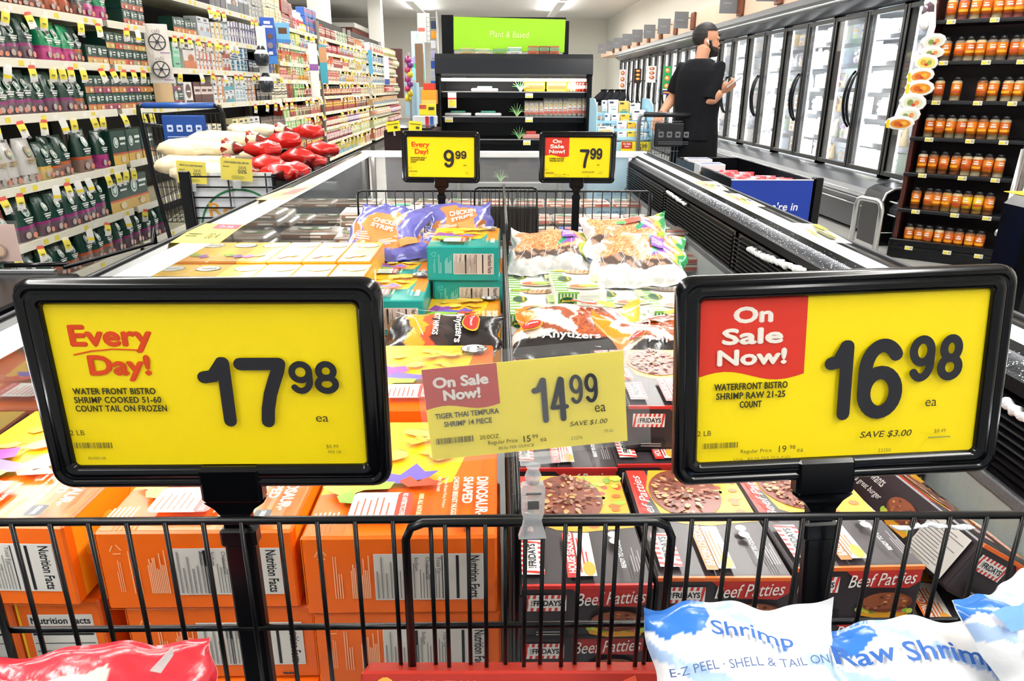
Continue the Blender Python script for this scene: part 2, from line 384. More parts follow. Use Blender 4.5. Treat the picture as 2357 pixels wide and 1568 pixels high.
# ------------------------------------------------------------------ shelf goods, made once and shared
_pm = {}
def pouch(wd, dp, h, body, band, low, emb='eef3ef', lid=None, bandz=.36):
    k = ('pouch', wd, dp, h, body, band, low, emb, bandz)
    if k in _pm: return _pm[k]
    m = MB(); body_ = body
    prof = [(0, .96, .92), (.04, 1, 1), (.2, 1, 1.05), (bandz-.07, 1, 1.02), (bandz, .99, 1.0), (.62, .97, .86), (.82, .95, .5), (.93, .94, .16), (1.0, .95, .05)]
    R = random.Random(len(_pm) * 7 + 1); rings = []
    for z, sx, sy in prof:
        X, Y = wd/2*sx, dp/2*sy; e = min(.25*X, Y*.9)
        ring = [(-X, -Y+e), (-X+e, -Y), (0, -Y*1.06), (X-e, -Y), (X, -Y+e), (X, Y-e), (X-e, Y), (0, Y*1.04), (-X+e, Y), (-X, Y-e)]
        rings.append([(x+R.uniform(-.002, .002), y+R.uniform(-.003, .003), z*h) for x, y in ring])
    m.loft(rings, col=body, cols=lambda i, j: (low if i < 3 else band if i == 3 else body))
    f = lambda x, y, z: Vector((x, -dp/2*(1.07 if y < .62*h else 1.07-.75*(y/h-.62)/.3) - .0035 - z, y))
    A = Art(f, step=.0008, mb=m); cx = 0
    A.oval(0, h*.70, wd*.19, wd*.19*1.05, emb, 12); A.oval(0, h*.70, wd*.145, wd*.155, '3f7f66', 10); A.oval(0, h*.71, wd*.10, wd*.12, emb, 8); A.oval(0, h*.67, wd*.04, wd*.05, '3f7f66', 6)
    A.rect(-wd*.28, h*.52, wd*.28, h*.545, emb); A.rect(-wd*.22, h*.46, wd*.22, h*.50, emb); A.rect(-wd*.15, h*.42, wd*.15, h*.435, emb)
    A.oval(-wd*.2, h*.15, wd*.17, h*.08, 'b8a9a4', 8); A.oval(wd*.18, h*.12, wd*.14, h*.07, 'd98a72', 8)
    _pm[k] = m.mesh('pouch'); return _pm[k]
def carton(wd, dp, h, base, acc, style=0, ink='333333'):
    k = ('carton', wd, dp, h, base, acc, style, ink)
    if k in _pm: return _pm[k]
    m = MB(); m.box((-wd/2, -dp/2, 0), (wd/2, dp/2, h), base, min(.004, wd*.03))
    for side in (0, 1):
        if side == 0: f = plane((-wd/2, -dp/2-.0005, 0), (1, 0, 0), (0, 0, 1)); W = wd
        else: f = plane((wd/2+.0005, -dp/2, 0), (0, 1, 0), (0, 0, 1)); W = dp
        A = Art(f, step=.0007, mb=m)
        for rep in range(1 if side == 0 else 0):
            if style == 0:   # green box: emblem, lines, lower photo band
                A.rect(0, 0, W, h*.34, acc); A.rect(0, h*.30, W, h*.36, 'c65a34'); A.oval(W*.28, h*.66, W*.16, W*.17, 'eef3ef', 12); A.oval(W*.28, h*.66, W*.12, W*.13, '3f7f66', 8); A.oval(W*.28, h*.67, W*.085, W*.1, 'eef3ef', 8)
                A.rect(W*.52, h*.72, W*.92, h*.80, 'e8efe9'); A.rect(W*.52, h*.58, W*.85, h*.64, 'e8efe9'); A.oval(W*.6, h*.16, W*.16, h*.1, 'e9d7b0', 8)
            elif style == 1: # plain carton: top panel, bar and picture
                A.rect(W*.08, h*.8, W*.55, h*.9, ink); A.rect(W*.08, h*.70, W*.8, h*.73, ink); A.rect(0, 0, W, h*.3, acc); A.oval(W*.6, h*.4, W*.25, h*.16, acc, 10); A.oval(W*.6, h*.4, W*.15, h*.1, 'b5653a', 8)
            elif style == 2: # vertical stripe
                A.rect(W*.62, 0, W, h, acc); A.rect(W*.1, h*.65, W*.5, h*.75, ink); A.rect(W*.1, h*.3, W*.45, h*.34, ink); A.oval(W*.8, h*.4, W*.12, h*.15, base, 8)
            elif style == 3: # banded
                A.rect(0, h*.45, W, h*.8, acc); A.rect(W*.15, h*.57, W*.85, h*.68, base); A.rect(W*.2, h*.15, W*.8, h*.2, ink)
            elif style == 4: # round badge
                A.oval(W*.5, h*.6, W*.34, W*.34, acc, 14); A.rect(W*.25, h*.56, W*.75, h*.63, base); A.rect(W*.1, h*.08, W*.9, h*.2, acc)
    _pm[k] = m.mesh('carton'); return _pm[k]
def jar(r, h, body, lidc, label, acc, n=10, low=None):
    k = ('jar', r, h, body, lidc, label, acc, low)
    if k in _pm: return _pm[k]
    m = MB(); m.lathe([(r*.94, 0), (r, h*.02), (r, h*.2), (r*1.01, h*.2), (r*1.01, h*.72), (r, h*.72), (r, h*.78), (r*.78, h*.84), (r*.84, h*.85), (r*.84, h)], n,
                      cols=[body, low or body, body, label, body, body, body, lidc, lidc])
    f = lambda x, y, z: Vector(((r*1.01+z+.0004)*math.sin(x/r), -(r*1.01+z+.0004)*math.cos(x/r), y))
    A = Art(f, step=.0006, mb=m); A.grid(-r*.95, h*.32, r*.95, h*.42, acc, 4, 1); A.grid(-r*.5, h*.5, r*.5, h*.56, 'f6efe2', 2, 1); A.grid(-r*.4, h*.6, r*.4, h*.64, 'f6efe2', 2, 1)
    _pm[k] = m.mesh('jar'); return _pm[k]
def bottle(r, h, body, lidc, label):
    k = ('bottle', r, h, body, lidc, label)
    if k in _pm: return _pm[k]
    m = MB(); m.lathe([(r*.92, 0), (r, h*.03), (r, h*.25), (r, h*.55), (r*.95, h*.68), (r*.42, h*.84), (r*.4, h*.88), (r*.46, h*.89), (r*.46, h)], 10,
                      cols=[body, body, label, body, body, body, lidc, lidc]); _pm[k] = m.mesh('bottle'); return _pm[k]
EM = CARD
# ------------------------------------------------------------------ the long gondola of dry goods on the left
ZA = dict(T=2.05, A=1.765, B=1.485, C=1.19, D=.815, E=.505, F=.235)
CREAM = 'ddd8c0'
def gondola(y0, y1, levels, label, rail=CREAM, back='2a2725', sh=(.42,)):
    t = thing('gondola_shelving', label, 'shelving', (XL, (y0+y1)/2, 0)); L = (y1-y0)/2
    m = MB(); m.box((-.50, -L, 0), (-.46, L, 2.45), back); m.obj('back_panel', mat('gondola_back', rough=.7), t)
    m = MB(); m.box((-.45, -L, 0), (-.03, L, .14), '5e5a55'); m.obj('kick_plate', mat('kick_plate_paint', rough=.6), t)
    for k, z in enumerate(levels):
        q = MB(); q.box((-.455, -L+.004, z-.035), (-.006, L-.004, z), rail); s = q.obj('shelf', mat('shelf_enamel', rough=.45), t)
        q = MB(); q.box((-.005, -L+.004, z-.045), (.006, L-.004, z+.004), 'eeebdc', .002)
        for j in range(int(L*2/.11)):
            yy = -L+.05+j*.11
            if (j*7+k*3) % 4 < 2: q.box((.0065, yy, z-.036), (.0075, yy+.045, z-.008), 'e9d84f' if (j+k) % 3 else 'f6f4ee')
        q.obj('price_rail', PAPER(), s)
    for yy in (-L, L): m = MB(); m.box((-.46, yy-.02, 0), (-.40, yy+.02, 2.45), '8d8880'); m.obj('upright', mat('grey_upright', rough=.5, metal=.3), t)
    return t
YS = [2.2, 5.35, 9.45, 11.6, 15.9, 20.6]
lv2 = [.235, .505, .83, 1.19, 1.485, 1.765, 2.05]
FARL = [.27, .52, .74, .97, 1.20, 1.42, 1.63, 1.84, 2.05]
gondola(YS[0], YS[1], [.235, .505, .815, 1.19, 1.485, 1.765, 2.05], 'cream shelving of dark green coffee bags nearest the camera')
gondola(YS[1]+.06, YS[2], lv2, 'cream shelving of pale coffee pod boxes behind the blue-handled cart')
gondola(YS[2]+.06, YS[3], FARL, 'cream shelving just before the thin grey pole, mostly red goods low down')
gondola(YS[3]+.06, YS[4], FARL, 'long cream shelving beyond the thin grey pole')
gondola(YS[4]+.5, YS[5], FARL, 'farthest cream shelving with hanging goods at its end')
XF = XL - .012
SHN = {2.05: 'topmost shelf', 1.765: 'second shelf down', 1.485: 'third shelf down', 1.19: 'fourth shelf down', .815: 'fifth shelf down', .83: 'fifth shelf down', .505: 'sixth shelf down', .235: 'lowest shelf'}
_cnt = {}
def goods(me, name, cat, desc, y, z, dp, where, grp, rz=0., dz=0., xo=0., dy=0.):
    k = (where, grp); 
    _cnt[(where, desc)] = n = _cnt.get((where, desc), -1) + 1
    if name == 'carton': name = {'box': 'pod_box', 'packet': 'food_packet', 'tin': 'food_tin', 'can': 'food_can', 'tub': 'food_tub'}.get(nm_(desc, cat), 'carton')
    o = put(name, me, None, None, (XF - dp/2 - xo, y, z + dz), (0, 0, math.pi/2 + rz), f"{desc}, {ordn(n)} along the {where}", nm_(desc, cat), grp)
    return o
def nm_(desc, d):
    for w_ in desc.split()[::-1]:
        if w_ in ('tin', 'can', 'tub', 'packet', 'box', 'bag', 'jar', 'bottle', 'carton'): return w_
    return d
RN = random.Random(5)
G_, G2_, PUR, OR, GREY = '1d4238', '264f43', '8d2f6e', 'b9552f', '5b4b4f'
def coffee(cxs, z, shelf, hh=.20, wpx=26):
    for it in cxs:
        cx, kind = it[0], it[1]; h = it[2] if len(it) > 2 else hh
        y = YX(cx/2.529, XF, z+.1)
        wd = it[3] if len(it) > 3 else .125
        c = {'p': (G_, PUR, '6b5562'), 'o': (G_, OR, '8a6f66'), 'y': (G_, 'caa24a', 'c9b27a'), 'g': ('149462', 'b02c78', 'c24a88'), 'm': (G_, 'b8377f', 'a33c7d'), 'k': ('2b2a2d', '54403a', '7a5046'), 'r': ('8d3c30', OR, 'a5593c'), 'w': ('c9c8c6', 'c2c1bf', 'c9c8c6')}[kind]
        nm = {'p': 'purple-banded green coffee bag', 'o': 'orange-banded green coffee bag', 'y': 'gold-banded green coffee bag', 'g': 'bright green coffee bag', 'm': 'magenta-printed green coffee bag', 'k': 'black and brown coffee bag', 'r': 'rust red coffee bag', 'w': 'plain pale grey coffee bag'}[kind]
        me = pouch(wd, .085, h, c[0], c[1], c[2], emb='eef3ef' if kind != 'w' else 'a98f62', bandz=.36 if kind != 'w' else .2)
        if not me.materials: me.materials.append(FILM())
        goods(me, 'coffee_bag', 'coffee bag', nm, y, z, .085, f'{shelf}, nearest shelving', 'coffee bags on the nearest shelving', rz=RN.uniform(-.08, .08), xo=RN.uniform(0, .02))
        if h < .26 and kind != 'w' and RN.random() < .75:   # the next bag in the row behind
            goods(me, 'coffee_bag', 'coffee bag', 'back-row ' + nm, y+RN.uniform(-.01, .01), z, .085, f'{shelf}, nearest shelving', 'coffee bags on the nearest shelving', rz=RN.uniform(-.08, .08), xo=.11)
def pods(cx0, cx1, z, shelf, rows, base=G_, acc='caa05a', n=None, h=.115, wd=.11):
    ya, yb = YX(cx0/2.529, XF, z+.1), YX(cx1/2.529, XF, z+.1); n = n or max(1, round((yb-ya)/(wd+.004))); wd = (yb-ya)/n - .004
    for r in range(rows):
        for i in range(n):
            a = acc if isinstance(acc, str) else acc[(i+r) % len(acc)]
            me = carton(round(wd, 3), .14, h, base, a, 0)
            if not me.materials: me.materials.append(EM())
            goods(me, 'coffee_pod_box', 'box', ('upper ' if r else '') + 'dark green coffee pod box' , ya+(i+.5)*(yb-ya)/n, z, .14, f'{shelf}, nearest shelving', 'coffee pod boxes on the nearest shelving', rz=RN.uniform(-.03, .03), dz=r*(h+.001))
A_, B_, C_, D_, E_, F_ = ZA['A'], ZA['B'], ZA['C'], ZA['D'], ZA['E'], ZA['F']
PH = ['c98a4a', 'd7c06a', 'c7523f', 'b5a58a']
coffee([(25, 'k', .15), (85, 'k', .15), (150, 'k', .16), (225, 'o', .17), (310, 'r', .2), (390, 'r', .21), (455, 'k', .22), (530, 'm', .24), (605, 'g', .24)], A_, 'second shelf down')
pods(705, 835, A_, 'second shelf down', 2, acc='b5564a', h=.10)
coffee([(-40, 'p'), (10, 'p'), (75, 'p', .225), (160, 'p', .245), (285, 'g', .235), (345, 'g', .225), (412, 'g', .215), (465, 'o', .22, .1)], B_, 'third shelf down')
pods(495, 620, B_, 'third shelf down', 1, acc='d8b070')
pods(622, 850, B_, 'third shelf down', 2, acc=PH, h=.105)
coffee([(-45, 'p', .21), (8, 'p', .2), (62, 'p', .23), (118, 'p', .22), (172, 'p', .24), (240, 'p', .21), (315, 'p', .235), (410, 'p', .24, .15), (472, 'o', .22, .1)], C_, 'fourth shelf down')
pods(500, 900, C_, 'fourth shelf down', 2, acc=['c98a4a', 'c98a4a', '9a3c63', '9a3c63'], h=.11)
coffee([(-30, 'r', .16), (15, 'w', .25, .12), (80, 'w', .25, .13), (190, 'w', .25, .16), (285, 'y', .22), (335, 'o', .2), (400, 'o', .245), (515, 'o', .27, .16), (620, 'm', .25)], D_, 'fifth shelf down')
pods(655, 900, D_, 'fifth shelf down', 1, acc='e0b850', n=3, h=.235)
coffee([(30, 'r', .2, .14), (175, 'p', .24, .16), (285, 'p', .235), (348, 'p', .24), (430, 'p', .235), (497, 'p', .235), (545, 'p', .23), (598, 'p', .27, .12)], E_, 'sixth shelf down')
pods(640, 860, E_, 'sixth shelf down', 1, acc='d8b25a', n=2, h=.235)
coffee([(300, 'o', .2), (370, 'o', .2), (443, 'o', .2), (525, 'o', .24), (590, 'o', .22), (645, 'o', .24), (703, 'p', .25), (765, 'p', .25), (815, 'p', .25), (865, 'p', .25), (910, 'p', .24), (960, 'p', .24)], F_, 'lowest shelf')
coffee([(100, 'p', .2), (200, 'p', .2)], F_, 'lowest shelf')
# ---- runs of assorted cartons, jars, cans on the further shelves
def run(px0, px1, z, spec, h, where, grp, dp=.12, n=None, rows=1, wd=.12, seed=0, gap=.004):
    ya, yb = YX(px0, XF, z+.1), YX(px1, XF, z+.1); n = n or max(1, round((yb-ya)/wd)); wd = (yb-ya)/n - gap; R = random.Random(seed + int(px0))
    for r in range(rows):
        for i in range(n):
            sp = spec[i*len(spec)//n] if len(spec) <= n else spec[R.randrange(len(spec))]
            kind, a, bb, desc = sp[:4]; hq = round(h*R.choice((.94, 1, 1)), 3)
            if kind == 'jar': me = jar(round(wd*.47, 3), hq, a, sp[4] if len(sp) > 4 else '2a2a2a', bb, 'f2ead8'); nm, ct = 'jar', 'jar'; d2 = wd*.94
            elif kind == 'bottle': me = bottle(round(wd*.45, 3), hq, a, sp[4] if len(sp) > 4 else 'd03028', bb); nm, ct = 'bottle', 'bottle'; d2 = wd*.9
            else: me = carton(round(wd, 3), dp, hq, a, bb, kind, sp[4] if len(sp) > 4 else '333333'); nm, ct = 'carton', 'carton'; d2 = dp
            if not me.materials: me.materials.append(EM())
            goods(me, nm, ct, ('upper ' if r else '') + desc, ya+(i+.5)*(yb-ya)/n, z, d2, where, grp, dz=r*(hq+.002) if kind not in ('jar', 'bottle') else r*(h+.002), xo=R.uniform(0, .015))
GP = 'goods on the shelving of coffee pod boxes'
W2 = lambda s: f'{s} behind the cart'
Wt = (1, 'e9eaf0', '4a6fa8', 'white carton'); 
run(397, 453, 1.765, [(0, G_, 'd88a3a', 'green and orange pod box')], .13, W2('second shelf down'), GP, wd=.14)
run(456, 484, 1.765, [(1, 'dfe3ea', 'c5ccd6', 'white pod carton'), (1, 'dfe3ea', 'b9c6d8', 'white pod carton')], .17, W2('second shelf down'), GP, wd=.15)
run(486, 528, 1.765, [(2, 'e6e4da', 'e7c44a', 'white and yellow carton'), (2, 'dcdad4', '7fa6c8', 'pale blue carton')], .155, W2('second shelf down'), GP, wd=.11)
run(526, 590, 1.765, [(2, 'efeef2', '47306b', 'white and violet carton')], .20, W2('second shelf down'), GP, wd=.085)
run(400, 416, 1.485, [(3, '7fc7a6', 'b9e2cf', 'mint green carton')], .2, W2('third shelf down'), GP, wd=.1)
run(424, 452, 1.485, [(1, 'ece6e4', 'c9754a', 'large white bean-pictured carton')], .22, W2('third shelf down'), GP, wd=.3)
run(454, 488, 1.485, [(2, 'f0eeee', 'd9794f', 'white and coral pod box'), (2, 'f0eeee', 'c8503c', 'white and red pod box')], .12, W2('third shelf down'), GP, rows=2, wd=.085)
run(490, 530, 1.485, [(2, 'efefef', 'e2a05c', 'white and peach pod box'), (1, 'e2e2e2', 'b2574a', 'white and brown pod box')], .12, W2('third shelf down'), GP, rows=2, wd=.10)
run(532, 572, 1.485, [(4, 'f0f2f4', '2f6f8c', 'blue-badged white box')], .12, W2('third shelf down'), GP, rows=2, wd=.12)
run(574, 604, 1.485, [(3, '3a3d42', 'dadada', 'dark pod carton')], .13, W2('third shelf down'), GP, rows=1, wd=.12)
run(400, 424, 1.19, [(0, G_, '6b3b63', 'green and purple pod box')], .12, W2('fourth shelf down'), GP, rows=2, wd=.16)
run(427, 446, 1.19, [(4, 'f4f4f4', '5a3a2c', 'round-pictured white box')], .2, W2('fourth shelf down'), GP, n=1)
run(448, 492, 1.19, [(3, '5b2d26', 'e8d9d0', 'brown pod carton')], .19, W2('fourth shelf down'), GP, wd=.15)
run(494, 540, 1.19, [(2, 'f1f4f6', 'd98d4a', 'orange-striped white carton'), (1, 'eef3f6', '5fa8b8', 'white and teal pod carton')], .12, W2('fourth shelf down'), GP, rows=2, wd=.15)
run(542, 590, 1.19, [(4, 'f1f4f6', '9fbccb', 'pale-badged white carton'), (2, 'f1f4f6', 'd98a4a', 'amber-striped white carton')], .12, W2('fourth shelf down'), GP, rows=2, wd=.12)
run(592, 625, 1.19, [(3, '33302f', 'a89a8e', 'charcoal pod box')], .12, W2('fourth shelf down'), GP, rows=2, wd=.11)
run(627, 662, 1.19, [(3, 'f0ebd2', '4a2f24', 'cream and brown pod box')], .13, W2('fourth shelf down'), GP, rows=2, wd=.11)
run(663, 676, 1.19, [(1, 'b5502c', '7e2a1e', 'rust red pod box')], .24, W2('fourth shelf down'), GP, wd=.1)
run(677, 702, 1.19, [(4, '6fae4c', 'cfe6b8', 'leaf green carton')], .12, W2('fourth shelf down'), GP, rows=2, wd=.12)
run(606, 634, 1.485, [(2, '2f3f8c', 'd7b87a', 'blue and cream pod box')], .14, W2('third shelf down'), GP, wd=.12)
run(642, 668, 1.485, [(3, 'caa23c', '7b4b23', 'gold and brown pod box')], .12, W2('third shelf down'), GP, rows=2, wd=.12)
run(669, 700, 1.485, [(4, '79b35a', 'dfeccd', 'pale green pod box')], .12, W2('third shelf down'), GP, rows=2, wd=.12)
run(640, 668, 1.765, [(2, 'e9dfcc', '5a3424', 'brown-striped cream box')], .14, W2('second shelf down'), GP, wd=.1)
run(669, 704, 1.765, [(1, 'dfe9ea', '5ba35a', 'white and green pod box'), (3, 'c5d9e8', '3a6ca8', 'pale blue pod box')], .16, W2('second shelf down'), GP, wd=.12, rows=1)
run(482, 520, 2.05, [(3, '2c2630', '7b5e8c', 'black and purple carton')], .22, W2('topmost shelf'), GP, wd=.15)
run(521, 548, 2.05, [(1, 'e9ecf2', '2c3340', 'white coffee maker box')], .24, W2('topmost shelf'), GP, n=1, dp=.25)
run(550, 572, 2.05, [(3, '2c3138', 'b5bcc6', 'black appliance carton')], .26, W2('topmost shelf'), GP, wd=.15)
run(574, 606, 2.05, [(2, 'b9b6ac', '7f7f86', 'grey filter packet')], .13, W2('topmost shelf'), GP, rows=2, wd=.12)
run(608, 648, 2.05, [(3, 'ece4c2', 'd8c98e', 'cream filter packet')], .17, W2('topmost shelf'), GP, rows=2, wd=.12)
run(650, 676, 2.05, [(3, '9b2f22', '7a1f16', 'dark red coffee tub')], .16, W2('topmost shelf'), GP, rows=2, wd=.17)
run(677, 702, 2.05, [('bottle', 'e9dede', 'c9474c', 'white creamer bottle', 'eeeeee')], .26, W2('topmost shelf'), GP, wd=.12)
run(704, 730, 2.05, [(3, '3b66b8', 'c33b3b', 'blue and red creamer box')], .11, W2('topmost shelf'), GP, rows=3, wd=.12)
run(731, 748, 2.05, [('bottle', 'c9482f', 'e2d0c0', 'red syrup bottle')], .2, W2('topmost shelf'), GP, wd=.09)
run(438, 520, .83, [(1, 'f0f0f0', 'e9a12c', 'fruit-pictured white box'), (1, 'f3e9c8', 'e2672c', 'yellow and white box')], .18, W2('fifth shelf down'), GP, wd=.16)
run(540, 600, .83, [(1, 'f1e6b0', 'd9532c', 'yellow lidded cider box'), (1, 'f0f0f0', 'd98a4a', 'white cider box')], .20, W2('fifth shelf down'), GP, wd=.16)
run(602, 656, .83, [(3, '4a3a33', '8a7466', 'dark brown pod carton')], .18, W2('fifth shelf down'), GP, wd=.15)
run(657, 704, .83, [(4, '8fbf5c', 'dfeccd', 'light green pod carton')], .12, W2('fifth shelf down'), GP, rows=2, wd=.13)
run(640, 704, .505, [(1, 'caa86a', '6b4630', 'tan carton')], .2, W2('sixth shelf down'), GP, wd=.2)
# sections beyond
PAL = {2.05: [(3, '9b3a2c', 'e9e0d0', 'red carton'), (2, 'e9e6d8', '5ba35a', 'white and green carton'), ('bottle', 'e8d23c', 'f3efda', 'yellow sauce bottle'), ('jar', 'd9cf6a', 'f1efc9', 'yellow lidded jar'), (1, 'e8883a', 'f3e4c8', 'orange carton'), (1, 'efeae0', 'd2603c', 'white carton')],
 1.84: [(3, 'c9474c', 'f2e6e2', 'pink tin'), (1, 'd9dfe8', 'c24a4a', 'pale grey carton'), (3, 'dbe05a', 'f4f3c8', 'lime carton'), ('jar', 'd8d6a0', 'eeeccc', 'pale jar'), (2, '8fa9c4', 'e9eef2', 'blue-grey packet')],
 1.63: [(1, 'e8622f', 'f5e6d6', 'orange packet'), (3, 'b53a3a', 'f1dcd2', 'red packet'), ('jar', 'b9b98a', 'e5e2c8', 'olive jar'), (2, 'e3b83c', 'fbf3d8', 'gold packet'), (1, 'f2f2ec', '88a7c0', 'white packet')],
 1.42: [(3, 'f2c0a8', 'c9474c', 'salmon tub'), (3, 'e9a83a', 'f4e7c8', 'amber packet'), (2, 'f0efe8', 'c07a4a', 'white packet'), (1, 'efe8dc', '7fa6c8', 'off-white carton')],
 1.20: [('jar', '6b3326', 'd98a4a', 'dark brown spread jar', '2a2422'), ('jar', '5d6b3a', 'c9c49a', 'green jar'), ('jar', 'e3dccb', 'c24a4a', 'pale jar', 'c9474c'), (2, 'f0ead8', 'e2b23c', 'cream packet')],
 .97: [(3, 'ab3a2e', 'e8d23c', 'red tin'), (3, '7b3a2c', 'd9c9a8', 'brown tin'), (1, 'e0c49a', 'c24a4a', 'tan carton'), (1, 'e8b87a', '88a7c0', 'peach carton')],
 .74: [('jar', 'c2452c', 'f2dcc8', 'red sauce jar', 'c23a2c'), ('jar', '7a4a8c', 'e2d0e8', 'violet jam jar', 'c9474c'), ('jar', 'd8a84a', 'f4ecd0', 'honey jar'), ('jar', 'd9d6c0', 'e8a88a', 'pale jar')],
 .52: [('jar', 'b8402c', 'f0cdbd', 'red preserve jar', 'b9382c'), ('jar', '8c2f3c', 'd9a8b0', 'dark red preserve jar'), (3, 'd7d9a0', 'f4f2d8', 'pale green tin'), (3, 'e5d7a8', 'c9a24a', 'straw tin')],
 .27: [('jar', 'c9382c', 'e8a04a', 'red salsa jar', '2f8c4a'), (1, 'd7c23a', '7fb7d8', 'yellow and blue carton'), (1, 'e6d24a', 'f4efc8', 'yellow carton'), (2, 'c97a5a', 'efe0d0', 'coral carton')]}
FN = {2.05: 'topmost', 1.84: 'second', 1.63: 'third', 1.42: 'fourth', 1.20: 'fifth', .97: 'sixth', .74: 'seventh', .52: 'eighth', .27: 'lowest'}
for z in FARL:
    gap = .19
    sp = PAL[z]
    yA, yB = YS[2]+.1, YS[3]-.05
    def runy(ya, yb, spec, wd, h, where, grp, seed):
        n = max(1, int((yb-ya)/wd)); R = random.Random(seed); i = 0
        while i < n:
            s_ = spec[min(len(spec)-1, int(i/n*len(spec)))] if R.random() < .6 else spec[R.randrange(len(spec))]; k = R.randint(3, 6)
            for j in range(min(k, n-i)):
                kind, a, bb, desc = s_[:4]; w2 = round((yb-ya)/n-.004, 3); hq = round(h*(.8+.2*((seed+i) % 3)/2), 3)
                if kind == 'jar': me = jar(round(w2*.47, 3), hq, a, s_[4] if len(s_) > 4 else 'e0d8b0', bb, 'f2ead8', 8)
                elif kind == 'bottle': me = bottle(round(w2*.45, 3), hq, a, 'd03028', bb)
                else: me = carton(w2, .12, hq, a, bb, kind)
                if not me.materials: me.materials.append(EM())
                goods(me, {'jar': 'jar', 'bottle': 'bottle'}.get(kind, 'carton'), {'jar': 'jar', 'bottle': 'bottle'}.get(kind, 'carton'), desc, ya+(i+j+.5)*(yb-ya)/n, z, .12, where, grp, xo=R.uniform(0, .02))
            i += k
    runy(yA, yB, ([('jar', 'c2352a', 'e9b0a0', 'red sauce jar', 'c9342a'), (3, 'b8362a', 'e8d23c', 'red can')] if z < .9 else sp[:3]), .135, .16, f'{FN[z]} shelf before the grey pole', 'goods just before the grey pole', int(z*100))
    runy(YS[3]+.1, YS[4]-.05, sp, .19, .165, f'{FN[z]} shelf beyond the grey pole', 'goods beyond the grey pole', int(z*100)+1)
    runy(YS[4]+.55, YS[5]-.1, sp[::-1], .34, .17, f'{FN[z]} shelf of the farthest shelving', 'goods on the farthest shelving', int(z*100)+2)
# thin grey pole
yp = YS[3]+.03; m = MB(); m.box((XL-.02, yp-.025, 0), (XL+.03, yp+.025, 2.25), '8c8276'); m.obj('grey_pole', mat('grey_upright'), label='thin grey upright pole standing at the front of the shelves', cat='pole')
# ---- price tags hanging from the rails
_tg = {}
def tagmesh(v):
    if v in _tg: return _tg[v]
    m = MB(); w_, h_ = .040, .092; cols = ['d0564a', 'f0de5a', 'f0de5a', 'efeeea', 'efeeea'] if v == 0 else (['efe8c8', 'f0de5a', 'f0de5a', 'f0de5a', 'efeeea'] if v == 1 else ['efeeea', 'efeeea', 'efeeea', 'f2dc3a', 'efeeea'])
    rings = []
    for i in range(6):
        t = i/5; bow = .022*math.sin(t*2.2); rings.append([(-w_/2, -bow, -t*h_), (w_/2, -bow, -t*h_), (w_/2, -bow+.0012, -t*h_), (-w_/2, -bow+.0012, -t*h_)])
    m.loft(rings, cols=lambda i, j: cols[i], smooth=False)
    A = Art(lambda x, y, z: Vector((x, -.022*math.sin(min(1, max(0, -y/h_))*2.2)-z-.0006, y)), step=.0006, mb=m)
    if v < 2: A.rect(-.009, -.056, .011, -.046, '8a842c'); A.rect(-.006, -.064, .006, -.061, 'b5ad3a')
    A.rect(.006, -.1, .024, -.086, '6a6a70'); _tg[v] = m.mesh('tag'); _tg[v].materials.append(PAPER()); return _tg[v]
def tags(pxs, z, where, sec, sc=1.):
    for i, px in enumerate(pxs):
        y = YX(px, XL+.02, z-.05); v = RN.choice((0, 0, 1, 2)); o = put('price_tag', tagmesh(v), None, None, (XL+.012, y, z-.03), (RN.uniform(-.12, .12), RN.uniform(-.25, .3), math.pi/2-.75+RN.uniform(-.2, .2)),
            f"{['red-topped yellow', 'yellow', 'white'][v]} price tag, {ordn(i)} along the {where}", 'price tag', f'price tags on the {sec}')
        o.scale = (sc, sc, sc)
c1 = lambda L: [v/2.529 for v in L]; c2 = lambda L: [380+v/4.064 for v in L]
NS = 'nearest shelving'
for z, n_, L in ((A_, 'second shelf down', [45, 165, 265, 475, 575, 740, 805]), (B_, 'third shelf down', [55, 190, 315, 365, 415, 485, 590, 655, 725, 780, 840]), (C_, 'fourth shelf down', [-20, 120, 260, 365, 432, 545, 600, 720, 830, 885]),
                 (D_, 'fifth shelf down', [20, 120, 330, 395, 455, 515, 628, 688, 740, 780]), (E_, 'sixth shelf down', [100, 240, 385, 525, 630, 740, 850])):
    tags(c1(L), z, n_ + ', nearest shelving', NS)
for z, n_, L in ((1.765, 'second shelf down', [95, 160, 235, 310, 420, 480, 525, 580, 620, 670]), (1.485, 'third shelf down', [150, 340, 455, 565, 665, 710, 840, 880, 1020, 1090]), (2.05, 'topmost shelf', [415, 460, 500, 550, 820, 850]),
                 (1.19, 'fourth shelf down', [850, 960, 1040, 1085, 1140, 1190])):
    tags(c2(L), z, W2(n_), 'shelving behind the cart')
for z in FARL[1:]:
    R = random.Random(int(z*50)); tags([707+i*8.5+R.uniform(-3, 3) for i in range(6)], z, f'{FN[z]} shelf before the grey pole', 'shelving before the grey pole', .95)
    tags([785+i*7.2+R.uniform(-3, 3) for i in range(12)], z, f'{FN[z]} shelf beyond the grey pole', 'shelving beyond the grey pole', .9)
